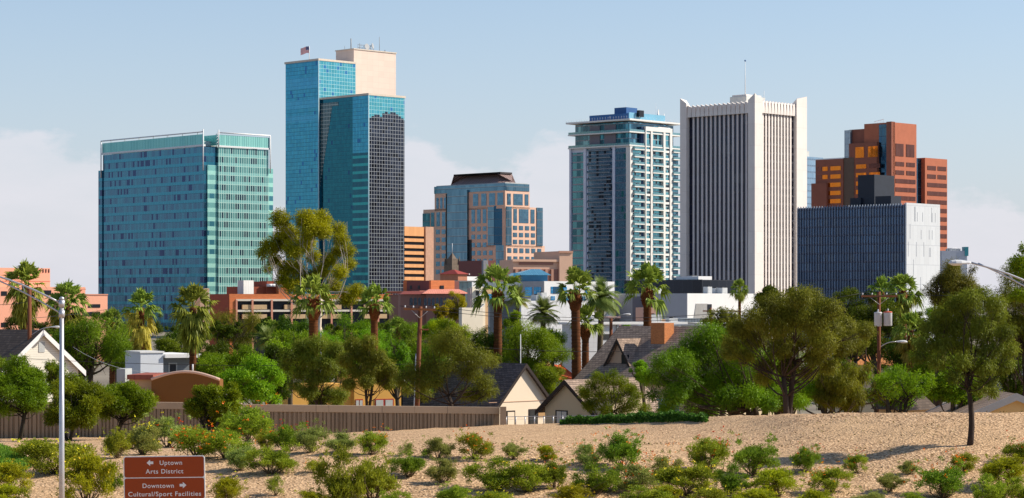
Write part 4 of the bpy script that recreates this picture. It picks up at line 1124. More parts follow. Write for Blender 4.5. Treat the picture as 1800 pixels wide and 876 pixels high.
    prof = [(-r_, zb_), (r_, zb_), (r_, zc_)]+[(r_*cos(pi*k/8), zc_+r_*sin(pi*k/8)) for k in range(1, 8)]+[(-r_, zc_)]
    arch.hull([(0, y, z) for y, z in prof], [(-.15, y, z) for y, z in prof])
    repeat('arched_window', arch, glass('arch_glass', (.03,.05,.08), (.06,.09,.13), .8, 1.2, .08, .06, (.03,.02,.02), metal=.6, rough=.15), T, [(-3.5, -.4+aw*(i+.5), 0) for i in range(7)])
    for px in (708, 713): fbox('L', S.sy(px+2, -3.5), S.sy(px, -3.5), S.z(540), S.z(528), 0, .1, -3.5).build('window', dark(), T)
    for px in (721, 735): fbox('L', S.sy(px+3, 0), S.sy(px, 0), S.z(508), S.z(502), 0, .1, 0).build('window', dark(), T)
    fbox('R', S.sx(773), S.sx(779), S.z(509), S.z(502), 0, .2, -.1).build('window', dark(), T)
    # right part under a tile roof
    S = Site(742, 505, 82); T = S.thing('tile_roofed_wing', 'long low wing under a pink clay tile roof in front of the arcaded hall', 'building')
    W = S.sx(826); z0, z1 = S.z(516.5), S.z(510)
    bx('wall', mar2, T, 1, W-1, .6, 8, 0, z0); MB().hull([(0, 0, z0), (W, 0, z0), (W, 8.6, z0), (0, 8.6, z0)], [(2, 4, z1+.2), (W-2, 4, z1+.2), (W-2, 4.4, z1+.2), (2, 4.4, z1+.2)]).build('roof', ptile, T)
    xl = S.sx(704, 2); bx('side_wall', mar2, T, xl, 1, 2, 8, 0, S.z(518, 0, 2)); MB().hull([(xl-.3, 1.4, S.z(517.5, 0, 2)), (1, 1.4, S.z(517.5, 0, 2)), (1, 8, S.z(517.5, 0, 2)), (xl-.3, 8, S.z(517.5, 0, 2))], [(xl+1, 4, S.z(512, 0, 2)), (1, 4, S.z(512, 0, 2)), (1, 4.5, S.z(512, 0, 2)), (xl+1, 4.5, S.z(512, 0, 2))]).build('side_roof', mat('dark_tile', (.20,.05,.04), .8, .2, 2), T)
    ag = glass('arch_glass', (.03,.05,.08), (.06,.09,.13), .8, 1.2, .08, .06, (.03,.02,.02), metal=.6, rough=.15)
    def arches(px0, px1, n, y):
        x0, x1 = S.sx(px0, y), S.sx(px1, y); aw = (x1-x0)/n; r_ = aw*.34; zb_, zc_ = S.z(537, 0, y), S.z(526, 0, y)
        prof = [(-r_, zb_), (r_, zb_), (r_, zc_)]+[(r_*cos(pi*k/8), zc_+r_*sin(pi*k/8)) for k in range(1, 8)]+[(-r_, zc_)]
        repeat('arched_window', MB().hull([(x, -.12, z) for x, z in prof], [(x, 0, z) for x, z in prof]), ag, T, [(x0+aw*(i+.5), y, 0) for i in range(n)])
    arches(719, 741, 3, 2); arches(744, 800, 8, .6)
    bx('string_course', mat('pale_brown_band', (.42,.24,.18), .8), T, 1, W-1, .5, .6, S.z(539.5), S.z(538.5))
    S = Site(797, 560, 70); T = S.thing('glazed_pavilion', 'low grey glazed rooftop pavilion above the pink tile roof', 'pavilion')
    bx('glazing', glass('pavilion_glass', (.10,.14,.15), (.22,.30,.30), 1.2, 3, .1, .06, (.12,.13,.12), metal=.4, rough=.2), T, 0, S.sx(852), 0, 12, 0, S.z(495.5)); bx('roof', mat('grey_roof', (.26,.26,.25), .7), T, -.4, S.sx(853), -.5, 12.5, S.z(495.5), S.z(493.5))
    # hipped red roof tower
    S = Site(805, 700, 45); T = S.thing('hip_roof_building', 'square brick building under a red pyramid tile roof below the tan stone tower', 'building')
    W, D = S.sx(826), S.sy(769); z0, z1 = S.z(482), S.z(474)
    bx('wall', panelled('brown_brick', (.46,.20,.12), .8, .4, (.36,.15,.09), .05, .1, .08), T, .6, W-.6, .6, D-.6, 0, z0)
    MB().hull([(0, 0, z0), (W, 0, z0), (W, D, z0), (0, D, z0)], [(W*.45, D*.45, z1), (W*.55, D*.45, z1), (W*.55, D*.55, z1), (W*.45, D*.55, z1)]).build('roof', panelled('dark_red_tile', (.34,.06,.05), .5, .5, (.25,.04,.03), .15, .12), T)
    bx('side_wing', WHITE, T, W-.5, S.sx(850), 1, 4, 0, S.z(486)); bx('hip_flashing', steel(), T, W-.2, W+.2, .2, .6, z0-.2, z0+.2)
    # ornate stone spire in front of the glass bay
    S = Site(795, 820, 45); T = S.thing('church_spire', 'small dark stone spire with a thin finial in front of the tan tower', 'spire')
    w = 2.1; z0 = S.z(473); st = mat('spire_stone', (.16,.12,.09), .85, .25, 1)
    bx('shaft', st, T, -w, w, -w, w, 0, z0+1.5)
    mb = MB(); mb.prism([(-1.6, -1.6), (1.6, -1.6), (1.6, 1.6), (-1.6, 1.6)], z0+1.5, S.z(455)); mb.prism([(-1.1, -1.1), (1.1, -1.1), (1.1, 1.1), (-1.1, 1.1)], S.z(455), S.z(445), top=[(-.1, -.1), (.1, -.1), (.1, .1), (-.1, .1)]); mb.build('spire', st, T)
    for sx_ in (-1, 1):
        for sy_ in (-1, 1): MB().prism([(sx_*1.8-.3, sy_*1.8-.3), (sx_*1.8+.3, sy_*1.8-.3), (sx_*1.8+.3, sy_*1.8+.3), (sx_*1.8-.3, sy_*1.8+.3)], z0+1.5, z0+4.5, top=[(sx_*1.8-.05, sy_*1.8-.05), (sx_*1.8+.05, sy_*1.8-.05), (sx_*1.8+.05, sy_*1.8+.05), (sx_*1.8-.05, sy_*1.8+.05)]).build('pinnacle', st, T)
    MB().tube([(0, 0, S.z(446)), (0, 0, S.z(428))], .1, 5).build('finial', steel(), T)
    # maroon theatre block
    S = Site(848, 760, 60); T = S.thing('maroon_block', 'windowless dark maroon block left of the tallest clean-trunked palm', 'building')
    bx('wall', mar, T, 0, S.sx(872), 0, S.sy(806), 0, S.z(458)); bx('pilaster', mat('grey_pilaster', (.25,.25,.27), .7), T, S.sx(849)-.5, S.sx(855), -1.2, 0, 0, S.z(458)); bx('maroon_wing', mar, T, S.sx(871), S.sx(905), 2, 20, 0, S.z(476))
    # classical peach building
    pc = STUCCO('peach_stone', (.50,.27,.19)); pc2 = STUCCO('peach_stone_light', (.66,.42,.30))
    S = Site(902, 720, 65); T = S.thing('classical_building', 'peach stone classical building with a dark frieze behind the blue pyramid roof', 'building')
    W = S.sx(983); bx('wall', pc2, T, 0, W, 0, S.sy(878), 0, S.z(457)); bx('cornice', pc2, T, -.5, W+.5, -.7, 0, S.z(460), S.z(456)); bx('frieze', mar2, T, 2, S.sx(972), -.3, .2, S.z(465.5), S.z(461))
    bx('entablature', mar2, T, 0, W, -.2, .2, S.z(500), S.z(473))
    for i in range(7): bx('pilaster', pc, T, S.sx(905+i*10.5), S.sx(909+i*10.5), -.5, -.2, 0, S.z(473))
    bx('tower_block', pc2, T, S.sx(981), S.sx(1004), -1, 18, 0, S.z(441)); bx('tower_cornice', pc, T, S.sx(981)-.3, S.sx(1004), -1.4, -1, S.z(444), S.z(440.5))
    # cream stair tower with fire escape
    cs_ = STUCCO('cream_wall', (.74,.66,.52))
    S = Site(830, 420, 55); T = S.thing('walk_up_building', 'narrow cream apartment building with zigzag fire escape stairs', 'apartment building')
    W = S.sx(853); zt = S.z(504.5); bx('wall', cs_, T, 0, W, 0, S.sy(825), 0, zt); bx('rear_wall', STUCCO('pinkish_wall', (.46,.36,.34)), T, -.3, 0, .1, S.sy(824), 0, zt-.3); bx('base_storey', cs_, T, S.sx(812, -1), S.sx(849, -1), -1, 0, 0, S.z(541, 0, -1))
    bx('parapet', steel(), T, .3, W-.3, .5, .6, zt, zt+.9)
    for i in range(4):
        z = S.z(511+i*12); bx('landing', steel(), T, .6, W*.75, -.9, 0, z, z+.1)
        if i < 3: MB().hull([(W*.7, -.8, z), (W*.78, -.8, z), (.9, -.8, S.z(523+i*12)), (.7, -.8, S.z(523+i*12))], [(W*.7, -.3, z), (W*.78, -.3, z), (.9, -.3, S.z(523+i*12)), (.7, -.3, S.z(523+i*12))]).build('stair_flight', steel(), T)
        bx('window', mat('window_dark', (.05,.05,.05), .3), T, .8, 1.5, -.05, .05, z+.3, z+1.3)
    bx('window', mat('window_dark', (.05,.05,.05), .3), T, -1, -.4, -1.05, -.95, 7.5, 8.8)
    bx('annex', STUCCO('tan_annex', (.55,.36,.20)), T, W, S.sx(872), .5, 3, 0, S.z(507.5)); fbox('R', S.sx(860.5), S.sx(868), S.z(530), S.z(517), 0, .1, .5).build('window', glass('bright_blue_glass', (.03,.22,.48), (.06,.34,.62), 1.3, 1.3, .05, .05, (.3,.4,.5), metal=.8, rough=.1), T)
    # white offices, left side painted in shade grey, with sky-blue windows and pyramid roof
    bb = glass('bright_blue_glass', (.03,.22,.48), (.06,.34,.62), 1.3, 1.3, .05, .05, (.3,.4,.5), metal=.8, rough=.1)
    gw_ = panelled('shade_side_panel', (.42,.41,.42), 1.2, 1.2, (.35,.34,.35), .04, .04, .04)  # grey tone puts the shade of the left side into the colour
    S = Site(957, 470, 52); T = S.thing('office_building', 'low white office with sky-blue square windows below the blue pyramid', 'office building')
    W = S.sx(1080); D = S.sy(915); D2 = S.sy(880, 2); zt = S.z(494.5)
    bx('wall', WHITE, T, 0, W, 0, 22, 0, zt); bx('side_wall', gw_, T, -.1, 0, 0, D, 0, zt); bx('side_wing', gw_, T, 2, 14, D, D2, 0, zt-.05)
    windows(T, 'R', S.sx(962), S.sx(1042), 4, S.z(517), S.z(503), 1, .38, .85, bb, 0, .08); windows(T, 'R', S.sx(965), S.sx(1045), 6, S.z(529), S.z(520), 1, .5, .8, bb, 0, .08)
    windows(T, 'R', S.sx(972), S.sx(1045), 4, S.z(564), S.z(552), 1, .25, .85, dark(), 0, .08)
    fbox('R', S.sx(972), S.sx(988), S.z(516), S.z(504), 0, .12, 0).build('window_band', mat('blue_dark_window', (.02,.07,.14), .2), T)
    for a, b in ((924, 936), (940, 952)): fbox('L', S.sy(b), S.sy(a), S.z(520), S.z(505), .1, .2, 0).build('window', bb, T)
    for a, b in ((884, 893), (897, 903)): fbox('L', S.sy(b, 2), S.sy(a, 2), S.z(520, 2, D), S.z(505, 2, D), 0, .1, 2).build('window', bb, T)
    bx('rear_roof', WHITE, T, W, S.sx(1095), 4, 20, 0, S.z(520))
    Sx = S; S = Site(957, 478, 80); T2 = S.thing('rooftop_pavilion', 'sky-blue glass pyramid roof sitting on the low white office', 'roof pavilion'); T = T2
    zt -= .3
    px0, px1 = S.sx(905, 9), S.sx(966, 9); z0, z1 = S.z(493, 0, 9), S.z(473.5, 0, 13); xm = S.sx(946, 9)
    pm = glass('pyramid_glass', (.10,.36,.48), (.16,.46,.58), 1.2, 1.0, .05, .05, (.10,.30,.42), metal=.6, rough=.15)
    base = [(px0, 7, z0-1), (px1, 7, z0-1), (px1+2, 19, z0-1), (px0, 19, z0-1)]; xa, xb = px0+(px1-px0)*.55, px0+(px1-px0)*.8
    MB().hull([(px0+1.2, 8, zt-.1), (px1-.6, 8, zt-.1), (px1, 18, zt-.1), (px0+1.2, 18, zt-.1)], [(px0+1.2, 8, z0+1.1), (px1-.6, 8, z0+1.1), (px1, 18, z0+1.1), (px0+1.2, 18, z0+1.1)]).build('roof_drum', mat('drum_blue', (.02,.13,.25), .3), T)
    MB().hull([(px0-.4, 7, z0+1.1), (px1, 7, z0+1.1), (px1+1, 19, z0+1.1), (px0-.4, 19, z0+1.1)], [(xa, 12, z1), (xb, 12, z1), (xb, 14, z1), (xa, 14, z1)]).build('pyramid_roof', pm, T)
    MB().hull([(S.sx(898, 7), 7, zt), (S.sx(912, 7), 7, zt), (S.sx(912, 7), 12, zt), (S.sx(898, 7), 12, zt)], [(S.sx(905, 7), 8, zt+2.2), (S.sx(912, 7), 8, zt+2.2), (S.sx(912, 7), 12, zt+2.2), (S.sx(905, 7), 12, zt+2.2)]).build('small_skylight', pm, T)
    # grey-white box building in front of it
    wp = panelled('white_tile_wall', (.66,.66,.67), .75, .75, (.50,.50,.52), .05, .05, .04)
    S = Site(916, 400, 50); T = S.thing('white_building', 'white tiled box with a deep shaded opening between two palm trunks', 'building')
    W = S.sx(1010); zt = S.z(529); D = S.sy(858); bx('wall', wp, T, 2.0, W, 0, D-.1, 0, zt); bx('end_panel', wp, T, 0, 2.0, 0, .5, 0, zt)
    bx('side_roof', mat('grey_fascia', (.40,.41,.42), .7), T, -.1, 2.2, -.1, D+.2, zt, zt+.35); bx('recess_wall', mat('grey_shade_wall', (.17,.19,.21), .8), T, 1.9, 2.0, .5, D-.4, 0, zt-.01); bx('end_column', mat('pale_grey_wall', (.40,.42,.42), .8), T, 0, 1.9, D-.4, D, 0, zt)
    # long low white store
    S = Site(1005, 345, 62); T = S.thing('white_store', 'long low white store with a thin grey roof edge behind the clustered palms', 'store')
    W = S.sx(1206); zt = S.z(571); bx('wall', wp, T, 0, S.sx(1083), 0, 3, 0, zt); bx('rear_wall', mat('pale_grey_wall', (.40,.42,.42), .8), T, S.sx(1083), W, 1.5, 4, 0, zt-.3); bx('roof_edge', WHITE, T, -.3, W, -.5, 4, zt, zt+.35)
    bx('window', mat('window_dark', (.05,.05,.05), .3), T, S.sx(1060), S.sx(1074), -.06, .1, S.z(598), S.z(588)); bx('column', mat('grey_fascia', (.40,.41,.42)), T, S.sx(1083), S.sx(1086), -.3, 0, 0, zt)
    # grey and white theatre boxes
    gs = STUCCO('theatre_grey', (.40,.40,.43)); dk = mat('grey_dark_panel', (.13,.125,.15), .8, .1, 1)
    S = Site(1208, 470, 45); T = S.thing('theatre_building', 'plain grey and white stucco theatre box at the foot of the white finned tower', 'theatre')
    W = S.sx(1332); D = S.sy(1112); zt = S.z(516); bx('wall', WHITE, T, 0, W, 0, 30, 0, zt); bx('shade_wall', gs, T, -.15, 0, -.1, 30, 0, zt); MB().box(-.15, 8, 30, D, 0, zt-.2).build('side_wing', gs, T)
    fbox('L', S.sy(1150), S.sy(1113), S.z(567), S.z(521), 0, .1, -.15).build('dark_panel', dk, T)
    MB().hull([(S.sx(1219), -.1, S.z(562)), (S.sx(1243), -.1, S.z(562)), (S.sx(1243), -.1, S.z(534)), (S.sx(1223), -.1, S.z(534))], [(S.sx(1219), .4, S.z(562)), (S.sx(1243), .4, S.z(562)), (S.sx(1243), .4, S.z(534)), (S.sx(1223), .4, S.z(534))]).build('grey_panel', mat('grey_panel', (.32,.31,.30), .8), T); bx('doorway', dark(), T, S.sx(1243), S.sx(1250), -.2, .4, S.z(548), S.z(535))
    S = Site(1235, 540, 45); T = S.thing('black_building', 'dark charcoal building behind the white theatre box', 'building')
    bk = glass('charcoal_glass', (.010,.014,.022), (.02,.025,.04), 3, 3, .02, .02, (.05,.05,.06), metal=.5, rough=.25)
    bx('wall', bk, T, 0, S.sx(1292), 0, 25, 0, S.z(492)); bx('side_wall', bk, T, -.2, 0, 0, S.sy(1168), 0, S.z(491.5)); bx('roof_unit', WHITE, T, 2, 7, 3, 10, S.z(492), S.z(485.5))
    # peach block and small buildings by the palm
    S = Site(1141, 400, 70); T = S.thing('peach_block', 'plain peach stucco block behind the palm trunk near the brick chimney', 'building')
    bx('wall', STUCCO('peach_render2', (.62,.36,.27)), T, 0, S.sx(1154), 0, 6, 0, S.z(541)); bx('stair_box', STUCCO('peach_render', (.78,.50,.34)), T, S.sx(1156), S.sx(1180), -1, 5, 0, S.z(562)); bx('small_wing', sal2, T, S.sx(1154), S.sx(1156), -.5, 5, 0, S.z(561))
    S = Site(1069, 380, 78); T = S.thing('kiosk_building', 'small pink and white flat building beside the curved street lamp', 'building')
    bx('wall', mat('window_dark', (.05,.05,.05)), T, .3, S.sx(1090), .3, 4, 0, S.z(560)); bx('roof', STUCCO('pink_fascia', (.66,.42,.36)), T, 0, S.sx(1091), 0, 4.3, S.z(560), S.z(556.5)); bx('low_wall', STUCCO('pink_fascia', (.66,.42,.36)), T, 0, S.sx(1091), -.3, .2, 0, S.z(567))
    S = Site(1205, 380, 80); T = S.thing('metal_canopy', 'low silver corrugated canopy in front of the theatre box', 'canopy')
    bx('canopy_roof', panelled('corrugated_silver', (.42,.45,.45), .5, 20, (.28,.30,.30), .25, 0, .04, .5), T, 0, S.sx(1235), 0, 8, S.z(567), S.z(560)); bx('fascia', WHITE, T, -8, S.sx(1290), .5, 9, S.z(572.5), S.z(568)); bx('wall', mat('pale_grey_wall', (.40,.42,.42)), T, -7, S.sx(1285), 1, 8.5, 0, S.z(572.5))
    # far-right low white roof with gantry
    S = Site(1655, 900, 80); T = S.thing('rooftop_block', 'far white rooftop with railings right of the red granite tower', 'building')
    W = S.sx(1700); bx('wall', mat('pale_far_wall', (.55,.57,.62), .8), T, 0, W, 0, 10, 0, S.z(441)); bx('roof_plant', mat('grey_fascia', (.40,.41,.42)), T, S.sx(1672), W-2, 2, 6, S.z(441), S.z(437)); bx('teal_end', mat('teal_end', (.05,.30,.34), .4), T, W-1, W+.5, -.2, 3, S.z(450), S.z(434))
    mb = MB()
    for k in range(5): mb.tube([(S.sx(1667)+k*1.6, 1, S.z(441)), (S.sx(1667)+k*1.6, 1, S.z(436))], .1, 4)
    mb.tube([(S.sx(1667), 1, S.z(437)), (W-4, 1, S.z(436))], .1, 4); mb.build('roof_rail', steel(), T)
mid_city()
def roof_units():
    rr = random.Random(5); g1 = mat('unit_grey', (.45,.46,.46), .6, .12, 1)
    for key, n, x0, x1, y0, y1 in (('theatre_building', 4, 3, 18, 4, 24), ('parking_garage', 3, 24, 44, 4, 10), ('white_store', 3, 3, 20, .8, 2.4), ('black_building', 2, 4, 9, 5, 15), ('white_building', 2, 3, 9, 2, 5)):
        T = [o for o in COL.objects if o.name == key][0]
        h = max((v.co.z for c in T.children if c.name.startswith(('wall', 'core')) for v in c.data.vertices), default=8)
        for i in range(n):
            x, y = rr.uniform(x0, x1), rr.uniform(y0, y1); w, d_, hh = rr.uniform(1.2, 2.2), rr.uniform(1, 1.8), rr.uniform(.8, 1.5)
            u = MB().box(x, x+w, y, y+d_, h-.02, h+hh).box(x+.15, x+w-.15, y-.04, y, h+.2, h+hh-.2).build('air_unit', g1, T)
            MB().tube([(x+w/2, y+d_/2, h+hh), (x+w/2, y+d_/2, h+hh+.18)], .38, 12).build('fan_guard', dark(), u)
roof_units()

# ============================================================= houses
def gable_prism(mb, S, x0, x1, y0, y1, z0, ze, zr, axis, m=0):
    """solid gabled volume; ridge along axis"""
    if axis == 'y':
        xm = (x0+x1)/2; mb.hull([(x0, y0, z0), (x1, y0, z0), (x1, y0, ze), (xm, y0, zr), (x0, y0, ze)], [(x0, y1, z0), (x1, y1, z0), (x1, y1, ze), (xm, y1, zr), (x0, y1, ze)], m)
    else:
        ym = (y0+y1)/2; mb.hull([(x0, y0, z0), (x0, y1, z0), (x0, y1, ze), (x0, ym, zr), (x0, y0, ze)], [(x1, y0, z0), (x1, y1, z0), (x1, y1, ze), (x1, ym, zr), (x1, y0, ze)], m)
def roof_slabs(parent, x0, x1, y0, y1, ze, zr, axis, mt, trim, ov=.5, th=.22):
    """two sloping slabs with overhang; dark barge boards on the gable ends"""
    if axis == 'y':
        xm = (x0+x1)/2; sl = (zr-ze)/(xm-x0)
        for s in (-1, 1):
            e = xm+s*(xm-x0+ov); zeo = ze-ov*sl
            MB().hull([(xm, y0-ov, zr), (e, y0-ov, zeo), (e, y1+ov, zeo), (xm, y1+ov, zr)], [(xm, y0-ov, zr+th), (e, y0-ov, zeo+th), (e, y1+ov, zeo+th), (xm, y1+ov, zr+th)]).build('roof', mt, parent)
            for yy in (y0-ov-.06, y1+ov+.01):
                MB().hull([(xm, yy, zr-.3), (e, yy, zeo-.3), (e, yy+.05, zeo-.3), (xm, yy+.05, zr-.3)], [(xm, yy, zr+th+.04), (e, yy, zeo+th+.04), (e, yy+.05, zeo+th+.04), (xm, yy+.05, zr+th+.04)]).build('barge_board', trim, parent)
    else:
        ym = (y0+y1)/2; sl = (zr-ze)/(ym-y0)
        for s in (-1, 1):
            e = ym+s*(ym-y0+ov); zeo = ze-ov*sl
            MB().hull([(x0-ov, ym, zr), (x0-ov, e, zeo), (x1+ov, e, zeo), (x1+ov, ym, zr)], [(x0-ov, ym, zr+th), (x0-ov, e, zeo+th), (x1+ov, e, zeo+th), (x1+ov, ym, zr+th)]).build('roof', mt, parent)
            for xx in (x0-ov-.06, x1+ov+.01):
                MB().hull([(xx, ym, zr-.3), (xx, e, zeo-.3), (xx+.05, e, zeo-.3), (xx+.05, ym, zr-.3)], [(xx, ym, zr+th+.04), (xx, e, zeo+th+.04), (xx+.05, e, zeo+th+.04), (xx+.05, ym, zr+th+.04)]).build('barge_board', trim, parent)

def houses():
    shg = panelled('brown_shingle', (.16,.12,.105), .55, .22, (.035,.028,.026), .07, .2, .3, .9, True, stain=.15); shg2 = panelled('grey_brown_shingle', (.34,.245,.185), .55, .24, (.085,.06,.05), .07, .2, .25, .9, True, stain=.15)
    trim = mat('dark_trim', (.03,.02,.017), .7); cream = STUCCO('cream_stucco', (.80,.66,.50), .04); tan = STUCCO('tan_stucco', (.60,.47,.30), .05)
    wd = mat('window_dark', (.05,.05,.05), .3)
    # cream gabled house
    S = Site(868, 290, 45); d = 290
    # gable face on y=0 plane, ridge along y
    T = S.thing('gabled_house', 'cream stucco house with steep brown shingle roof behind the end of the sound wall', 'house')
    xa = S.sx(920); xw = xa; zr = S.z(642, xa, 0); half = 7.3; x0, x1 = xa-half, xa+half
    slope = 1.02; ze = zr-half*slope; D = S.sy(749, xa)
    mb = MB(); gable_prism(mb, S, x0+.5, x1-.5, 0, D, 0, ze+.5*slope-.1, zr-.1, 'y'); mb.build('wall', cream, T)
    roof_slabs(T, x0, x1, 0, D, ze, zr, 'y', shg, trim, .55)
    bx('string_course', STUCCO('rust_band', (.50,.30,.20)), T, x0+1.0, x1-1.0, -.06, 0, S.z(706, xa), S.z(705, xa))
    def op(px0, px1, py0, py1, m_, nm, tr=.18):
        f = fbox('R', S.sx(px0), S.sx(px1), S.z(py1, xa), S.z(py0, xa), 0, .07, 0).build(nm+'_frame', trim, T)
        fbox('R', S.sx(px0)+tr, S.sx(px1)-tr, S.z(py1, xa), S.z(py0, xa)-tr, .07, .1, 0).build(nm, m_, f)
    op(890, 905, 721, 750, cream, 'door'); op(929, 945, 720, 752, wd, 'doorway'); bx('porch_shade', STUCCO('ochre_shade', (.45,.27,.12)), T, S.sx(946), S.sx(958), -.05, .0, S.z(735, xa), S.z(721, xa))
    # cottage: front gable facing left (wall on x=0 plane)
    S = Site(1012, 272, 45); T = S.thing('cottage', 'tan stucco cottage with dark eaves and a small framed window beside the cream house', 'house')
    yc = S.sy(998); zr = S.z(671, 0, yc); h = 4.3; ze = zr-h*.80; D = 12
    mb = MB(); gable_prism(mb, S, 0, D, yc-h+.5, yc+h-.5, 0, ze+.3, zr-.1, 'x'); mb.build('wall', tan, T)
    roof_slabs(T, 0, D, yc-h, yc+h, ze, zr, 'x', shg2, trim, .6)
    bx('side_extension', tan, T, -.0, 6, yc-h-3, yc-h+.5, 0, S.z(700, 0, yc-h))
    f = fbox('L', S.sy(998), S.sy(977), S.z(745, 0, yc), S.z(722, 0, yc), 0, .08, 0).build('window_frame', trim, T); fbox('L', S.sy(996.5), S.sy(979.5), S.z(745, 0, yc), S.z(724, 0, yc), .08, .1, 0).build('window', mat('curtain_pane', (.55,.55,.50), .3), f); fbox('L', S.sy(988.6), S.sy(988), S.z(745, 0, yc), S.z(724, 0, yc), .1, .12, 0).build('mullion', trim, f)
    # big shingle house behind, dormer and chimney
    S = Site(1060, 300, 45); T = S.thing('large_house', 'large house with grey-brown shingle roof, a gabled dormer and an orange brick chimney', 'house')
    y1 = S.sy(1093, 9); zr = S.z(576, 9, y1)
    # ridge runs along y at x=rx from y1 (far) toward the near side
    rx = 9.0; y1 = S.sy(1093, rx); zr = CZ-(576-HY)*S.at(rx, y1)[1]/F
    # far rake foot: image (1014,668)
    best = None
    for k in range(1, 160):
        x = rx-k*.1; X, Y = S.at(x, y1); px = 900+F*X/Y
        if px <= 1014: best = x; break
    xe = best if best is not None else rx-9; ze = CZ-(668-HY)*S.at(xe, y1)[1]/F; y0 = y1-24
    hw = rx-xe
    mb = MB(); gable_prism(mb, S, xe+.6, rx+hw-.6, y0, y1, 0, ze+.5, zr-.15, 'y'); mb.build('wall', tan, T)
    roof_slabs(T, xe, rx+hw, y0, y1, ze, zr, 'y', shg2, trim, .3)
    # dormer on the left slope, ridge along x
    dx = xe+hw*.30; dy = S.sy(1089, dx); 
    zrd = CZ-(598-HY)*S.at(dx, dy)[1]/F; hd = 2.75; zed = zrd-hd*1.55
    mb = MB(); gable_prism(mb, S, dx, rx-.5, dy-hd+.4, dy+hd-.4, ze, zed+.4, zrd-.15, 'x'); mb.build('dormer_wall', STUCCO('dormer_stucco', (.50,.36,.26)), T)
    roof_slabs(T, dx, rx-1.5, dy-hd, dy+hd, zed, zrd, 'x', shg2, trim, .55)
    fbox('L', dy-1.7, dy-.4, zrd-3.9, zrd-1.9, 0, .08, dx).build('dormer_window', dark(), T); bx('louvre', dark(), T, dx-.06, dx, dy-.15, dy+.15, zrd-1.0, zrd-.6)
    bk = panelled('chimney_brick', (.55,.19,.06), .25, .09, (.42,.22,.12), .08, .14, .15, .9, True)
    X = rx-3.0
    ch = bx('chimney', bk, T, X, X+1.9, S.sy(1170, X)+.2, S.sy(1170, X)+2.6, zr-4.6, CZ-(568-HY)*S.at(X, S.sy(1165, X))[1]/F)
    for px, py in ((1101, 585), (1052, 632)): 
        yy = S.sy(px, 5); MB().tube([(5, yy, zr-4.5), (5, yy, zr-3.2)], .09, 6).build('vent_pipe', steel(), T)
    # orange stucco house behind the olive trees
    ora = STUCCO('ochre_stucco', (.80,.43,.10), .08)
    S = Site(690, 262, 60); T = S.thing('ochre_house', 'ochre yellow stucco house with red window frames behind the brown-green trees', 'house')
    Dd = S.sy(500); W = S.sx(705); zt = S.z(655)
    S2 = Site(512, 268, 68); W2 = S2.sx(705)
    T.location = (S2.X, S2.Y, 0); T.rotation_euler = (0, 0, S2.a)
    bx('wall', ora, T, 0, W2, 0, 4, 0, S2.z(676)); 
    bx('gable_block', ora, T, W2*.55, W2*.98, -.8, 6, 0, S2.z(662))
    rd = mat('red_frame', (.40,.05,.03), .6)
    for a, b in ((655, 688), (621, 634)):
        f = fbox('R', S2.sx(a), S2.sx(b), S2.z(716), S2.z(703.5), 0, .07, -.8).build('window_frame', rd, T)
        mid = (S2.sx(a)+S2.sx(b))/2; w_ = (S2.sx(b)-S2.sx(a))/2
        for s in (-1, 1): fbox('R', mid+s*w_*.5-w_*.38, mid+s*w_*.5+w_*.38, S2.z(716), S2.z(705.5), .07, .1, -.8).build('pane', mat('curtain_pane', (.55,.55,.50), .3), f)
    # white gabled house far left
    S = Site(128, 232, 60); T = S.thing('white_house', 'white clapboard gabled house with dark roof behind the rust-coloured pole at the left', 'house')
    wsd = panelled('clapboard', (.74,.71,.62), 30, .22, (.45,.42,.36), 0, .12, .03)
    S3 = Site(2, 222, 45); T.location = (S3.X, S3.Y, 0); T.rotation_euler = (0, 0, S3.a)
    xm = S3.sx(73); zr = S3.z(584, xm); hw = xm; ze = zr-hw*.84
    mb = MB(); gable_prism(mb, S3, .3, 2*xm-.3, 0, 14, 0, ze+.1, zr-.1, 'y'); mb.build('wall', wsd, T)
    roof_slabs(T, 0, 2*xm, 0, 14, ze, zr, 'y', panelled('dusty_shingle', (.12,.09,.07), .5, .22, (.06,.045,.04), .07, .2, .25, .9, True), STUCCO('white_render', (.74,.73,.72)), .35)
    bx('gable_vent', mat('pale_grey_wall', (.40,.42,.42)), T, xm-.35, xm+.35, -.05, 0, zr-2.0, zr-1.0)
    # flat white house
    wr = STUCCO('blue_white_render', (.66,.69,.74)); S = Site(247, 262, 60); T = S.thing('flat_roof_house', 'flat-roofed white modern house behind the curved brown parapet', 'house')
    bx('tower_box', wr, T, 0, S.sx(287), 0, 5, 0, S.z(619.5)); bx('coping', steel(), T, -.1, S.sx(287)+.1, -.1, 5.1, S.z(621), S.z(618)); bx('wing_wall', mat('grey_shade_wall', (.17,.19,.21)), T, S.sx(287), S.sx(350), 1, 8, 0, S.z(627)); bx('roof_slab', STUCCO('white_render', (.74,.73,.72)), T, S.sx(287)+.12, S.sx(352), -.3, 9, S.z(630), S.z(623.5))
    f = fbox('R', S.sx(296, 1), S.sx(311, 1), S.z(655, 0, 1), S.z(639, 0, 1), 0, .08, 1).build('window_frame', mat('pale_grey_wall', (.40,.42,.42)), T); fbox('R', S.sx(298, 1), S.sx(309, 1), S.z(655, 0, 1), S.z(641, 0, 1), .08, .1, 1).build('window', dark(), f)
    # curved brown parapet building
    S = Site(266, 176, 96); T = S.thing('curved_roof_building', 'brown stucco building with an arched parapet behind the sound wall', 'building')
    W = S.sx(386); zt = S.z(654); zs = S.z(668); bs = STUCCO('brown_stucco', (.19,.080,.020), .08)
    n = 16; prof = [(0, 0), (W, 0)]+[(W*(1-k/n), zs+(zt-zs)*sin(pi*(1-k/n)*.98+.03)) for k in range(n+1)]
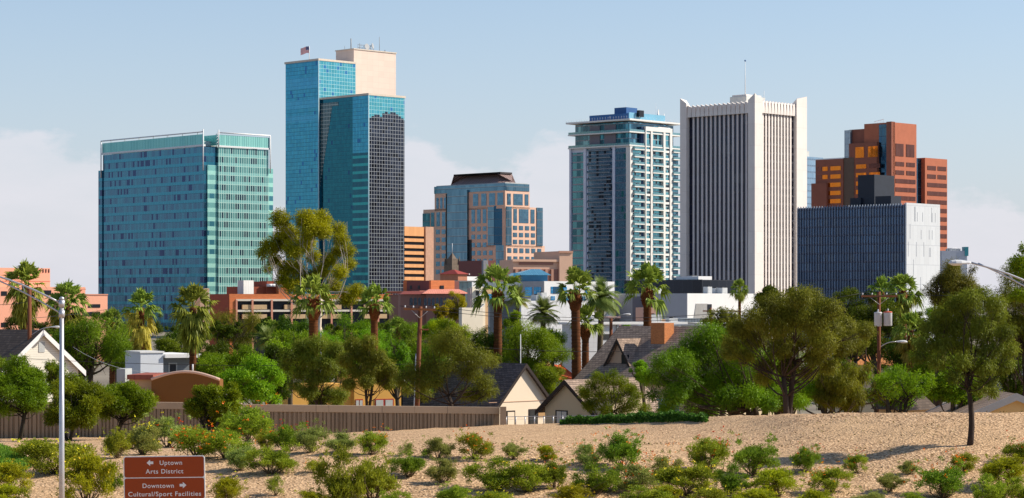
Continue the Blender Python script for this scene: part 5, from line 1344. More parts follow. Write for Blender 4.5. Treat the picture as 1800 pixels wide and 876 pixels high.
    MB().hull([(x, 0, z) for x, z in prof], [(x, 1.2, z) for x, z in prof]).build('wall', bs, T)
    cp = MB(); tp = [(x, z) for x, z in prof[2:]]
    cp.tube([(x, 0, z+.02) for x, z in tp], .12, 6); cp.build('coping', STUCCO('pink_coping2', (.62,.42,.33)), T)
    bx('side_roof', panelled('maroon_sheet_roof', (.30,.09,.06), .5, 10, (.22,.06,.04), .1, 0, .08), T, S.sx(220), 0, .5, 6, S.z(668), S.z(659.5)); bx('side_wall', STUCCO('tan_annex', (.55,.36,.20)), T, S.sx(222), 0, .8, 6, 0, S.z(668)); bx('roof_box', mat('pale_grey_wall', (.40,.42,.42)), T, S.sx(205, 3), S.sx(220, 3), 3, 5, 0, S.z(651))
    bx('yellow_wall', STUCCO('yellow_wall', (.70,.45,.20)), T, S.sx(245), S.sx(273), -1.2, -.1, 0, S.z(691)); MB().tube([(W*.56, 1, zt-.2), (W*.56, 1, S.z(641))], .06, 6).build('vent_pipe', steel(), T)
    # red roofs with ochre chimney
    rt = panelled('clay_tile', (.66,.12,.035), .35, .3, (.45,.07,.02), .18, .14, .12, .8)
    S = Site(975, 330, 60); T = S.thing('red_roof_house', 'red clay tile roofed house with a yellow stucco chimney between the palms', 'house')
    W = S.sx(1000); D = S.sy(932); z0, z1 = S.z(669), S.z(643)
    bx('wall', STUCCO('white_render', (.74,.73,.72)), T, .4, W, .4, D, 0, z0); MB().hull([(0, 0, z0), (W+2, 0, z0), (W+2, D, z0), (0, D, z0)], [(3, 3, z1), (W-1, 3, z1), (W-1, D-1, z1), (3, D-1, z1)]).build('roof', rt, T)
    yc = S.sy(962, 1); ym = STUCCO('yellow_wall', (.70,.45,.20)); ch = bx('chimney', STUCCO('bright_ochre', (.80,.52,.16)), T, .2, 1.8, yc-.2, yc+1.3, z0-2, S.z(640)); bx('chimney_pot', mat('pot_red', (.60,.12,.05)), ch, .5, 1.4, yc+.2, yc+1.0, S.z(640), S.z(636))
    S = Site(998, 360, 80); T = S.thing('red_roof_house', 'second red tile roof peeking out left of the large shingle house', 'house')
    W = S.sx(1050); bx('wall', STUCCO('white_render', (.74,.73,.72)), T, 0, W, 0, 8, 0, S.z(650)); MB().hull([(-.5, -.5, S.z(650)), (W+.5, -.5, S.z(650)), (W+.5, 8.5, S.z(650)), (-.5, 8.5, S.z(650))], [(1, 4, S.z(628)), (W-1, 4, S.z(628)), (W-1, 4.4, S.z(628)), (1, 4.4, S.z(628))]).build('roof', rt, T)
    # right side roofs
    S = Site(1600, 190, 45); T = S.thing('brown_hip_house', 'low house with dusty brown hip roof behind the bare-branched shrub', 'house')
    W, D = S.sx(1650), S.sy(1530); z0, z1 = S.z(722), S.z(676)
    bx('wall', tan, T, .5, W-.5, .5, D-.5, 0, z0); MB().hull([(0, 0, z0), (W, 0, z0), (W, D, z0), (0, D, z0)], [(W*.4, D*.4, z1), (W*.6, D*.4, z1), (W*.6, D*.6, z1), (W*.4, D*.6, z1)]).build('roof', panelled('dusty_shingle', (.12,.09,.07), .5, .22, (.06,.045,.04), .07, .2, .25, .9, True), T)
    S = Site(1700, 175, 87); T = S.thing('tan_gable_house', 'low tan gabled house at the right edge beyond the gravel crest', 'house')
    xm = S.sx(1785); zr = S.z(697, xm); hw = 4.2; ze = zr-hw*.42
    mb = MB(); gable_prism(mb, S, xm-hw, xm+hw, 0, 10, 0, ze, zr-.08, 'y'); mb.build('wall', STUCCO('yellow_tan', (.62,.44,.20)), T); roof_slabs(T, xm-hw, xm+hw, 0, 10, ze, zr, 'y', shg2, mat('pale_grey_wall', (.40,.42,.42)), .35)
    S = Site(1690, 215, 87); T = S.thing('grey_roof_house', 'house with a long sloping grey roof edge at the right border', 'house')
    xm = S.sx(1850); mb = MB(); gable_prism(mb, S, S.sx(1745), S.sx(1955), 0, 10, 0, S.z(700), S.z(640), 'y'); mb.build('wall', mat('grey_shade_wall', (.17,.19,.21)), T); roof_slabs(T, S.sx(1745), S.sx(1955), 0, 10, S.z(700), S.z(640), 'y', mat('grey_roof', (.26,.26,.25)), mat('pale_grey_wall', (.40,.42,.42)), .3)
    S = Site(1500, 260, 85); T = S.thing('orange_roof_house', 'orange clay tiled roof showing through trees behind the transformer pole', 'house')
    W = S.sx(1600); bx('wall', tan, T, 0, W, 0, 9, 0, S.z(640)); MB().hull([(-.5, -.5, S.z(642)), (W+.5, -.5, S.z(642)), (W+.5, 9.5, S.z(642)), (-.5, 9.5, S.z(642))], [(1, 4.4, S.z(608)), (W-1, 4.4, S.z(608)), (W-1, 4.8, S.z(608)), (1, 4.8, S.z(608))]).build('roof', panelled('orange_tile', (.50,.20,.06), .4, .35, (.33,.12,.04), .18, .16, .15, .8), T)
    S = Site(1166, 200, 85); T = S.thing('garden_shed', 'small teal-grey shed behind the clipped hedge', 'shed')
    bx('wall', panelled('teal_board', (.10,.20,.19), .3, 10, (.06,.12,.12), .1, 0, .06), T, 0, S.sx(1194), 0, 3, 0, S.z(707)); MB().hull([(-.2, -.2, S.z(707)), (S.sx(1194)+.2, -.2, S.z(707)), (S.sx(1194)+.2, 3.2, S.z(707)), (-.2, 3.2, S.z(707))], [(-.2, -.2, S.z(705.5)), (S.sx(1194)+.2, -.2, S.z(705.5)), (S.sx(1194)+.2, 3.2, S.z(704)), (-.2, 3.2, S.z(704))]).build('roof', dark(), T)
houses()
# ============================================================= sound wall, poles, lamps, sign, fence, wires
def sound_wall():
    conc = panelled('wall_cap_concrete', (.46,.345,.235), 4.2, 20, (.25,.19,.14), .012, 0, .05, .85, stain=.2)
    rib = mat('ribbed_concrete', (.29,.22,.15), .9, .22, .5, .4, stretch=(1, 1, .25))
    T = thing('sound_wall', 'long ribbed tan concrete sound wall with smooth cap ending in a pillar', 'wall')
    def run(px0, d0, y0, px1, d1, y1, step=.42):
        a, b = P(px0, y0, d0), P(px1, y1, d1); n = (b-a); L_ = math.hypot(n.x, n.y); ux, uy = n.x/L_, n.y/L_; nx, ny = uy, -ux   # toward the eye
        def q(s, o, z): return (a.x+ux*s+nx*o, a.y+uy*s+ny*o, z)
        zt = lambda s: a.z+(b.z-a.z)*s/L_
        def blk(mb, s0, s1, o0, o1, dz0, dz1, floor=False):
            lo = lambda s, o: (gz(*q(s, o, 0)[:2])-.5 if floor else zt(s)+dz0)
            mb.hull([q(s0, o1, lo(s0, o1)), q(s1, o1, lo(s1, o1)), q(s1, o0, lo(s1, o0)), q(s0, o0, lo(s0, o0))], [q(s0, o1, zt(s0)+dz1), q(s1, o1, zt(s1)+dz1), q(s1, o0, zt(s1)+dz1), q(s0, o0, zt(s0)+dz1)])
        pan = MB(); nseg = max(1, int(L_/4.2))
        for i in range(nseg): blk(pan, L_*i/nseg, L_*(i+1)/nseg, -.15, .0, 0, -.42, True)
        pan.build('panel', rib, T)
        ribs = MB(); s = .1; rr = random.Random(int(px0)); k = 0
        while s < L_-.3:
            w = rr.choice((.10, .14, .14, .22)); blk(ribs, s, s+w, .0, .09, 0, -.43, True); s += w+rr.choice((.07, .10, .10, .16))
        ribs.build('ribs', rib, T)
        cap = MB()
        for i in range(nseg): blk(cap, L_*i/nseg+.006, L_*(i+1)/nseg-.006, -.18, .13, -.44, 0)
        cap.build('cap', conc, T)
    run(-140, 150, 706, 268, 149, 707); run(268, 149, 707, 425, 148.5, 709); run(425, 145.5, 711, 878, 148, 716)
    a = P(884, 716, 147.6); zb = gz(a.x, a.y)-.5
    bx('end_pillar', conc, T, a.x-.19, a.x+.22, a.y-.2, a.y+.25, zb, a.z+.03)
sound_wall()

GALV = mat('galvanised_steel', (.50,.50,.52), .38, .1, 2, metal=.55); ALU = mat('pale_lamp_metal', (.62,.62,.62), .4, .06, 2)
def mast_lamp(label, px, d, ytop, hx, hy, side, y0=0, arm2=14, px_w=8.5):
    """tall street lamp: pole top at (px,ytop), luminaire at (hx,hy); twin-bar arm"""
    m = d/F; b = P(px, ytop, d); g = gz(b.x, b.y)-.3; T = thing('street_lamp', label, 'street lamp', (b.x, b.y, g)); H = b.z-g; r = px_w*m/2
    MB().tube([(0, 0, 0), (0, 0, H*.3), (0, 0, H)], [r*1.25, r*1.15, r*.85], 16).build('pole', GALV, T); MB().tube([(0, 0, H), (0, 0, H+.06), (0, 0, H+.1)], [r*1.05, r*1.0, r*.4], 12).build('pole_cap', GALV, T)
    MB().box(-r*2.6, r*2.6, -r*2.6, r*2.6, -.05, .12).build('base_plate', GALV, T)
    h = P(hx, hy, d); hx_, hz = h.x-b.x, h.z-g; s = side
    z1 = H-7*m; z2 = H-25*m
    end = Vector((hx_-s*.0, 0, hz))
    up = [Vector((0, 0, z1)).lerp(Vector((hx_, 0, hz)), t)+Vector((0, 0, .18*sin(pi*t))) for t in [i/8 for i in range(9)]]
    lo = [Vector((0, 0, z2)).lerp(Vector((hx_*.93, 0, hz-.02)), t)+Vector((0, 0, .12*sin(pi*t))) for t in [i/8 for i in range(9)]]
    MB().tube(up, .033, 8).build('upper_arm', GALV, T); MB().tube(lo, .026, 8).build('lower_arm', GALV, T)
    for t in (3, 5): MB().tube([up[t], lo[t]], .018, 6).build('arm_strut', GALV, T)
    for z in (z1, z2): MB().tube([(0, 0, z-.12), (0, 0, z+.12)], r*1.25, 12).build('clamp', GALV, T)
    cobra(T, Vector((hx_, 0, hz)), s, 40*m)
    return T
def cobra(T, p, s, L_, k=1.0):
    """cobra-head luminaire: tapered shell with a lens below"""
    mb = MB(); n = 9; prof = [(0, .05, .05), (.08, .09, .07), (.25, .13, .09), (.45, .19, .115), (.7, .21, .12), (.88, .17, .10), (.97, .09, .06), (1.0, .02, .02)]
    prev = None; rings = []
    for t, w, h in prof:
        x = p.x+s*t*L_; w *= L_/.75*k; h *= L_/.75*k
        rings.append([(x, p.y+w*cos(a), p.z-.02+max(-.35, sin(a))*h) for a in [2*pi*i/12 for i in range(12)]])
    for a, b in zip(rings, rings[1:]):
        for i in range(12): mb.face([a[i], a[(i+1) % 12], b[(i+1) % 12], b[i]], 0, True)
    hd = mb.build('lamp_head', ALU, T)
    MB().ball((p.x+s*.66*L_, p.y, p.z-.055*L_/.75), .15*L_/.75, 0, 12, 6, 1.25, .9, .32).build('lens', mat('lamp_lens', (.75,.75,.70), .15, .04), hd)
mast_lamp('tall grey street lamp pole in the left foreground with twin-bar arm leaving the frame', 108.5, 76, 527, -75, 470, -1)
mast_lamp('street lamp whose grey head and twin-bar arm reach in from the right edge', 1884, 76, 532, 1707, 462, -1)

RUST = mat('rusty_pole', (.16,.055,.025), .9, .3, 1.5, .4, stretch=(1, 1, .15))
def small_lamp_arm(T, x0, z0, x1, z1, s, L_):
    pts = [Vector((x0, 0, z0)).lerp(Vector((x1, 0, z1)), t)+Vector((0, 0, .22*sin(pi*t)*abs(x1-x0)*.5)) for t in [i/8 for i in range(9)]]
    MB().tube(pts, .04, 8).build('lamp_arm', GALV, T); cobra(T, Vector((x1, 0, z1)), s, L_)
def pole(label, px, d, ytop, w, cross=None, lamp=None, rust=RUST, thin=None):
    m = d/F; b = P(px, ytop, d); g = gz(b.x, b.y)-.3; H = b.z-g; T = thing('utility_pole', label, 'utility pole', (b.x, b.y, g)); r = w*m/2
    MB().tube([(0, 0, 0), (0, 0, H*.5), (0, 0, H)], [r*1.15, r, r*.85], 12).build('pole', rust, T)
    wires = []
    if cross:
        x0, x1, yc = cross; z = CZ-(yc-HY)*m-g; a, c = (x0-px)*m, (x1-px)*m
        bx('crossarm', mat('crossarm_wood', (.30,.12,.05), .9, .3, 2), T, a, c, -r*1.25-.11, -r*1.25, z-.09, z+.09)
        for s in (a*.55, c*.55): MB().tube([(0, -r*1.3, z-.75), (s, -r*1.3-.06, z-.05)], .025, 5).build('brace', GALV, T)
        for t in (.04, .3, .7, .96):
            x = a+(c-a)*t; MB().tube([(x, -r*1.3, z+.09), (x, -r*1.3, z+.17), (x, -r*1.3, z+.3)], [.03, .07, .05], 8).build('insulator', mat('porcelain', (.55,.56,.58), .3), T)
            wires.append(Vector((b.x+x, b.y-r*1.3, g+z+.3)))
    if lamp:
        x1, y1, y0, s, Lp = lamp; small_lamp_arm(T, 0, CZ-(y0-HY)*m-g, (x1-px)*m, CZ-(y1-HY)*m-g, s, Lp*m)
    return T, wires, m, g, r
pole('rust-brown utility pole in front of the leftmost skirted palm carrying a curved lamp arm', 52, 225, 507, 8, None, (91, 575, 592, 1, 16))
T1, w1, m1, g1_, r1 = pole('leaning rusty utility pole with a crossarm beside the brown shingle roof', 730, 196, 539, 8.5, (701, 757, 544))
T1.rotation_euler = (0, radians(1.9), 0)
bx('crossarm', mat('crossarm_wood', (.30,.12,.05)), T1, 0, 16*m1, -.3, -.18, CZ-(579-HY)*m1-g1_-.06, CZ-(579-HY)*m1-g1_+.06)
MB().tube([(-5*m1, -.1, 0), (-5*m1, -.1, CZ-(622-HY)*m1-g1_)], .05, 6).build('conduit', GALV, T1)
T2, w2, m2, g2_, r2 = pole('utility pole with two grey transformer cans and a street lamp arm at the right', 1545, 205, 513, 7, (1513, 1577, 521), (1575, 601, 612, 1, 20))
for x0, top, w in ((1548-1545+-6, 550, 12), (14, 549, 13)):
    cx = (x0+0)*m2 if x0 < 0 else x0*m2; z1 = CZ-(top-HY)*m2-g2_; h = 24*m2; c = MB(); r = w*m2/2*1.15
    y = -r2-r*.9
    c.tube([(cx, y, z1-h), (cx, y, z1-h*.97), (cx, y, z1-.1), (cx, y, z1-.04)], [r*.9, r, r, r*1.06], 16); o = c.build('transformer', mat('transformer_grey', (.58,.60,.64), .4, .05), T2)
    MB().tube([(cx, y, z1-.04), (cx, y, z1+.05), (cx, y, z1+.08)], [r*1.08, r*.95, r*.3], 16).build('lid', mat('pot_red', (.60,.12,.05)) if x0 > 0 else ALU, o)
    MB().tube([(cx, y, z1+.05), (cx, y, z1+.2), (cx, y, z1+.32)], [.06, .09, .04], 8).build('bushing', mat('porcelain', (.55,.56,.58)), o)
pole('rusty pole with a curved dark arm and lamp head among the clustered palms', 1074, 340, 560, 6.5, None, (1095, 553, 566, 1, 14))
pole('short wooden pole with crossarm in front of the white theatre box', 1249, 330, 541, 5, (1235, 1300, 547))
pole('white pipe pole rising from the greenery left of the red-framed windows', 564, 280, 586, 2.2, None, None, ALU)
pole('slim white pole in the green trees right of the tall clean-trunked palm', 915, 300, 588, 1.8, None, None, ALU)

def wire(name, label, a, b, sag, r=.022, m_=None):
    pts = [a.lerp(b, t)-Vector((0, 0, sag*4*t*(1-t))) for t in [i/24 for i in range(25)]]
    o = MB().tube(pts, r, 4).build(name, m_ or mat('wire_black', (.02,.02,.022), .6)); tag(o, label, 'wire')
wire('overhead_wire', 'thin dark wire crossing the left trees from frame edge to the leaning pole', P(-60, 624, 222), P(730, 640, 196), .5)
wire('overhead_wire', 'pale drooping cable from the white house across to the arched parapet building', P(128, 610, 226), P(262, 655, 180), .5, .016, ALU)
wire('overhead_wire', 'upper wire running from the leaning pole towards the transformer pole', w1[3], w2[0], 1.6)
wire('overhead_wire', 'second wire running from the leaning pole towards the transformer pole', w1[0], w2[3], 1.9)
wire('overhead_wire', 'lower service wire passing in front of the cream gabled house', P(730, 600, 196), P(1545, 570, 205), 1.6)
wire('overhead_wire', 'wire rising from the white house over the dark mesquite tree', P(52, 560, 225), P(345, 500, 420), 1.0)
wire('overhead_wire', 'wire leaving the transformer pole towards the right edge', w2[3], P(1880, 470, 180), 1.0)
wire('overhead_wire', 'wire from the left edge up to the rust-brown lamp pole', P(-80, 520, 240), P(52, 530, 225), .6)

# ------------------------------------------------------------- sign
def sign():
    d = 70; m = d/F; a = P(218, 802.5, d); W = 146*m; H = 77*m
    T = thing('guide_sign', 'brown guide sign with white arrows for the arts district and sport facilities', 'sign', (a.x, a.y, a.z-H), 0)
    T.rotation_euler = (0, radians(-1.1), radians(-6))
    brn = mat('sign_brown', (.33,.050,.004), .45, .04, 1); wt = mat('sign_white', (.80,.80,.78), .45, .03, 1)
    def rr(w, h, r, x0=0, z0=0):
        pts = []
        for cx, cz, a0 in ((w-r, r, -90), (w-r, h-r, 0), (r, h-r, 90), (r, r, 180)):
            for k in range(6): t = radians(a0+18*k); pts.append((x0+cx+r*cos(t), z0+cz+r*sin(t)))
        return pts
    def plate(nm, w, h, r, x0, z0, y0, y1, mt, par): 
        p = rr(w, h, r, x0, z0); return MB().hull([(x, y1, z) for x, z in p], [(x, y0, z) for x, z in p]).build(nm, mt, par)
    b = 1.7*m
    plate('panel', W, H, 5*m, 0, 0, 0, .03, wt, T)
    hd = 38.8*m
    up = plate('upper_field', W-2*b, H-hd-b-.8*m, 3.6*m, b, hd+.8*m, -.004, .0, brn, T); lo = plate('lower_field', W-2*b, hd-.8*m-b, 3.6*m, b, b, -.004, 0, brn, T)
    def text(s, px0, px1, base, capx, par):
        c = bpy.data.curves.new('lettering', 'FONT'); c.body = s; c.size = 1; c.offset = .010; c.extrude = .004; c.space_character = 1.12
        o = bpy.data.objects.new('tmp', c); COL.objects.link(o); bpy.context.view_layer.update()
        me = bpy.data.meshes.new_from_object(o.evaluated_get(bpy.context.evaluated_depsgraph_get())); bpy.data.objects.remove(o)
        co = np.zeros(len(me.vertices)*3); me.vertices.foreach_get('co', co); co = co.reshape(-1, 3); x0, x1 = co[:, 0].min(), co[:, 0].max()
        k = .72   # cap height of the built-in face
        n = np.stack([(co[:, 0]-x0)/(x1-x0)*(px1-px0)*m+(px0-218)*m, -.006-co[:, 2]*.3, (co[:, 1]/k)*capx*m+base], -1); me.vertices.foreach_set('co', n.astype(np.float32).ravel()); me.materials.clear(); me.materials.append(wt); me.update(); me.name = 'lettering'
        link('lettering', me, par)
    def zb(px, py): return H-(py-802.5+(px-218)*.018)*m
    text('Uptown', 283.5, 323.5, zb(300, 816.8), 8, up); text('Arts District', 258, 325.5, zb(290, 832), 8, up)
    text('Downtown', 252, 308, zb(280, 857.3), 8, lo); text('Cultural/Sport Facilities', 226, 356.5, zb(290, 871.7), 8, lo)
    def arrow(px, py, s, par):
        cx = (px-218)*m; cz = zb(px, py); q = 6*m
        pts = [(-1, 0), (.05, -.92), (.05, -.38), (1, -.38), (1, .38), (.05, .38), (.05, .92)]; pts = [(cx+s*x*q, cz+z*q) for x, z in pts]
        if s < 0: pts = pts[::-1]
        MB().hull([(x, -.0065, z) for x, z in pts], [(x, -.012, z) for x, z in pts]).build('arrow', wt, par)
    arrow(266, 813.5, 1, up); arrow(324.5, 852.3, -1, lo)
    g = gz(a.x, a.y)-(a.z-H)-.3
    for x in (W*.22, W*.78): MB().box(x-.035, x+.035, .03, .09, g, H*.95).build('post', GALV, T)
sign()

# ------------------------------------------------------------- low fence and hedge beyond the crest
def fence():
    T = thing('wire_fence', 'low galvanised pipe and wire fence in front of the cream and tan houses', 'fence')
    pts = []
    for i in range(11):
        px = 890+i*16.5; d = 150-i*.9; y = 733+(-.2)*i; p = P(px, y, d); pts.append(p)
        MB().tube([(p.x, p.y, gz(p.x, p.y)-.2), (p.x, p.y, p.z+.03)], .035, 6).build('post', GALV, T)
    MB().tube(pts, .022, 6).build('top_rail', GALV, T); 
    lo = [p-Vector((0, 0, .16)) for p in pts]; MB().tube(lo, .008, 4).build('wire', GALV, T)
fence()
def hedge():
    rng = np.random.default_rng(12); n = 15000; px = rng.uniform(985, 1242, n); d = 143-(px-985)*.115+rng.uniform(-.8, .8, n)
    top = np.interp(px, [985, 1000, 1060, 1130, 1180, 1215, 1242], [741, 735, 733, 728, 726, 729, 732])+1.6*np.sin(px*.35)+1.5*np.sin(px*.11)
    X = (px-900)*d/F; zt = CZ-(top-HY)*d/F; g = gz_arr(X, d)
    z = g-.1+(np.maximum(zt-g, .2)+.1)*np.sqrt(rng.uniform(0, 1, n)); pos = np.stack([X, d, z], -1)
    dd = rng.normal(size=(n, 3)); dd[:, 2] += .4
    me = leaf_mesh('hedge', pos, dd, .15, .09, rng.uniform(0, 1, n), leafmat('hedge_leaves', (.018,.060,.008), (.09,.20,.02), None, .3))
    tag(link('hedge', me), 'low clipped dark green hedge along the far side of the gravel crest', 'hedge')
hedge()
# ============================================================= trees
def trees():
    t = tree
    # in front of the sound wall
    t('desert_tree', 'dusty green desert tree at the left frame edge in front of the sound wall', 'palo', 141, 35, -45, 98, 632, 738, 1, clumps=16, leaves=15000, trunks=2)
    t('desert_tree', 'round-topped desert tree just right of the tall grey lamp pole', 'palo', 134, 122, 68, 206, 664, 760, 2, clumps=16, leaves=16000, trunks=2)
    t('desert_tree', 'desert tree with a low forked trunk left of the arched brown parapet', 'palo', 138, 203, 148, 276, 664, 752, 3, clumps=15, leaves=14000, trunks=2)
    t('desert_shrub_tree', 'dense vase-shaped desert tree in front of the arched brown parapet', 'palo', 128, 374, 326, 426, 672, 748, 4, clumps=14, leaves=14000, trunks=3, fork=.2)
    # behind the wall, left
    t('mesquite_tree', 'broad dark green mesquite behind the tall lamp pole at the left', 'mesquite', 250, 165, 78, 246, 548, 668, 5, clumps=20, leaves=13000, trunks=2)
    t('mesquite_tree', 'ragged green tree in front of the dark roof at the left frame edge', 'mesquite', 200, 15, -50, 80, 618, 705, 6, clumps=14, leaves=8000, trunks=2)
    t('leafy_tree', 'bright green tree behind the wall right of the vase-shaped desert tree', 'bright', 205, 450, 392, 508, 622, 716, 7, clumps=16, leaves=10000)
    t('leafy_tree', 'green tree behind the flat-roofed white house', 'dark', 300, 320, 270, 400, 572, 640, 8, clumps=14, leaves=6000)
    t('leafy_tree', 'bright green tree filling the gap above the arched brown parapet', 'bright', 240, 400, 345, 470, 608, 690, 9, clumps=14, leaves=8000)
    t('willow_tree', 'dull olive willow-like tree left of the tall white-limbed tree', 'willow', 390, 415, 352, 475, 530, 612, 10, clumps=14, leaves=9000)
    # tall white-limbed gum: clumps read off the photograph
    sp = [(495, 385, 17), (505, 410, 20), (490, 425, 17), (520, 440, 18), (540, 385, 18), (560, 385, 18), (548, 402, 20), (570, 405, 15), (535, 425, 17), (595, 402, 12), (600, 420, 13), (612, 440, 12), (592, 440, 10),
          (472, 432, 12), (464, 445, 10), (480, 455, 12), (500, 470, 15), (520, 470, 15), (548, 450, 12), (580, 455, 13), (612, 462, 10), (600, 478, 13), (565, 475, 15), (540, 490, 18), (500, 490, 13), (470, 470, 8), (515, 500, 15), (585, 500, 13), (610, 520, 18), (630, 510, 12), (480, 440, 8)]
    t('gum_tree', 'tall yellow-green gum tree with white limbs in front of the tall teal tower', 'gum', 320, 560, 455, 622, 370, 600, 11, clumps=0, leaves=30000, spots=sp, fill=False, trunks=3, thick=.30, fork=.12, leafk=1.0)
    t('leafy_tree', 'yellow-green tree around the base of the white-limbed gum tree', 'bright', 310, 610, 560, 665, 548, 640, 12, clumps=14, leaves=9000)
    t('leafy_tree', 'mid-green tree left of the fan palm at the foot of the gum tree', 'dark', 300, 500, 445, 560, 548, 640, 13, clumps=16, leaves=9000)
    t('mesquite_tree', 'feathery bright green tree behind the two brown-green trees', 'bright', 290, 600, 470, 705, 572, 650, 14, clumps=20, leaves=15000, leafk=.85)
    t('mesquite_tree', 'dense green tree between the leaning pole and the squat fan palm', 'mesquite', 300, 705, 650, 765, 562, 660, 15, clumps=16, leaves=10000)
    t('olive_tree', 'brown-green olive tree behind the sound wall, left one of a touching pair', 'olive', 190, 560, 0, 0, 596, 712, 16, clumps=0, leaves=15000, trunks=2, fork=.2, thick=.16,
      spots=[(530, 605, 16), (560, 602, 18), (590, 612, 16), (510, 622, 16), (545, 628, 22), (578, 638, 22), (500, 640, 10), (525, 650, 18), (555, 660, 18), (600, 650, 14), (545, 685, 16), (575, 690, 18), (600, 690, 14), (520, 675, 12), (560, 705, 12), (590, 705, 10)])
    t('olive_tree', 'brown-green olive tree with dark forked trunk, right one of a touching pair', 'olive', 186, 632, 0, 0, 592, 690, 17, clumps=0, leaves=13000, trunks=2, fork=.15, thick=.14,
      spots=[(620, 605, 16), (650, 598, 14), (640, 620, 20), (608, 630, 14), (665, 622, 14), (655, 642, 20), (680, 640, 14), (625, 650, 16), (672, 662, 16), (645, 668, 14), (690, 650, 10), (685, 672, 10), (615, 672, 10)])
    t('olive_tree', 'grey-olive spreading tree in front of the brown shingle roof', 'olive', 172, 795, 0, 0, 575, 715, 18, clumps=0, fill=False, leaves=13000, trunks=1, fork=.2, thick=.2,
      spots=[(795, 590, 24), (775, 605, 24), (812, 615, 24), (840, 625, 22), (862, 632, 16), (760, 640, 22), (725, 652, 20), (705, 665, 14), (740, 668, 18), (765, 665, 18), (825, 650, 20), (850, 668, 18), (840, 690, 18), (820, 690, 16), (715, 682, 12), (790, 640, 18), (745, 690, 14), (862, 685, 12)], leafk=.9)
    t('leafy_tree', 'green tree behind the grey-olive tree above the shingle roof', 'mesquite', 320, 790, 738, 876, 558, 645, 19, clumps=16, leaves=10000)
    t('yellow_tree', 'yellow-leaved round tree in front of the pink tile roof', 'yellow', 430, 800, 774, 830, 511, 562, 20, clumps=12, leaves=6000)
    t('yellow_tree', 'small golden bush-like tree left of the yellow-leaved round tree', 'yellow', 425, 772, 760, 792, 530, 565, 21, clumps=7, leaves=2500)
    t('leafy_tree', 'yellow-green tree just left of the tall clean-trunked palm', 'gum', 330, 785, 742, 850, 552, 610, 22, clumps=14, leaves=8000, leafk=.8)
    t('leafy_tree', 'light green poplar-like tree just right of the tall clean-trunked palm', 'bright', 350, 900, 878, 925, 540, 620, 23, clumps=10, leaves=5000)
    t('leafy_tree', 'broad bright green tree filling the gap above the cream gable', 'bright', 305, 935, 872, 1000, 562, 660, 24, clumps=22, leaves=15000)
    t('leafy_tree', 'bright green tree below the broad tree, beside the yellow chimney', 'bright', 300, 950, 925, 1005, 632, 700, 25, clumps=10, leaves=5000)
    t('garden_tree', 'loose dusty green garden tree in front of the tan cottage', 'palo', 170, 1068, 0, 0, 640, 735, 26, clumps=0, leaves=15000, trunks=3, fork=.25, leafk=.75,
      spots=[(1042, 676, 13), (1066, 668, 15), (1090, 672, 15), (1108, 686, 15), (1030, 692, 12), (1058, 694, 17), (1084, 698, 17), (1112, 708, 14), (1038, 712, 13), (1064, 718, 13), (1098, 720, 13), (1120, 694, 9), (1020, 684, 6), (1128, 722, 8), (1048, 658, 7), (1078, 655, 7)])
    t('leafy_tree', 'light green sapling crown beside the gabled dormer', 'bright', 240, 1125, 1106, 1150, 628, 680, 27, clumps=9, leaves=4500, leafk=.8)
    # big trees right of centre
    t('mesquite_tree', 'wide dark green mesquite with black shade below, left of the tall olive tree', 'mesquite', 150, 1345, 0, 0, 575, 728, 28, clumps=0, leaves=34000, trunks=4, fork=.25, thick=.22, leafk=.75,
      spots=[(1192, 622, 20), (1222, 600, 22), (1250, 585, 26), (1285, 590, 24), (1158, 632, 18), (1190, 635, 30), (1230, 625, 32), (1270, 620, 34), (1310, 615, 30), (1164, 662, 20), (1200, 670, 30), (1250, 665, 34), (1300, 655, 32), (1180, 690, 22), (1225, 700, 26), (1275, 695, 28), (1320, 690, 24), (1350, 650, 28), (1355, 690, 20), (1400, 700, 14), (1146, 655, 9), (1146, 690, 12), (1210, 715, 10), (1300, 712, 10), (1345, 705, 16), (1390, 690, 16), (1425, 685, 18), (1165, 712, 10), (1250, 718, 10)])
    t('olive_tree', 'tall spreading brown-green olive tree rising behind the gravel crest right of centre', 'olive', 138, 1385, 0, 0, 508, 727, 29, clumps=0, leaves=34000, trunks=2, fork=.3, thick=.20, leafk=.85,
      spots=[(1400, 520, 22), (1425, 518, 20), (1370, 528, 22), (1345, 535, 22), (1320, 555, 22), (1450, 540, 22), (1300, 575, 20), (1390, 550, 28), (1420, 560, 28), (1360, 570, 26), (1330, 590, 24), (1460, 575, 26), (1490, 570, 22), (1500, 595, 20), (1480, 605, 22), (1440, 600, 28), (1400, 595, 26), (1375, 610, 22), (1515, 580, 14), (1290, 600, 16), (1350, 640, 18), (1430, 625, 18), (1310, 620, 18), (1280, 615, 14), (1345, 662, 14), (1425, 650, 16), (1460, 640, 16), (1385, 640, 16)])
    t('mesquite_tree', 'olive-green feathery mesquite at the crest right of the tall spreading olive tree', 'willow', 150, 1480, 1405, 1562, 622, 724, 30, clumps=18, leaves=14000, trunks=2, leafk=.7)
    t('bare_shrub_tree', 'sparse shrub tree with bare dark branches at the gravel crest', 'palo', 118, 1577, 1530, 1645, 640, 712, 31, clumps=14, leaves=2600, trunks=4, fork=.2, thick=.09)
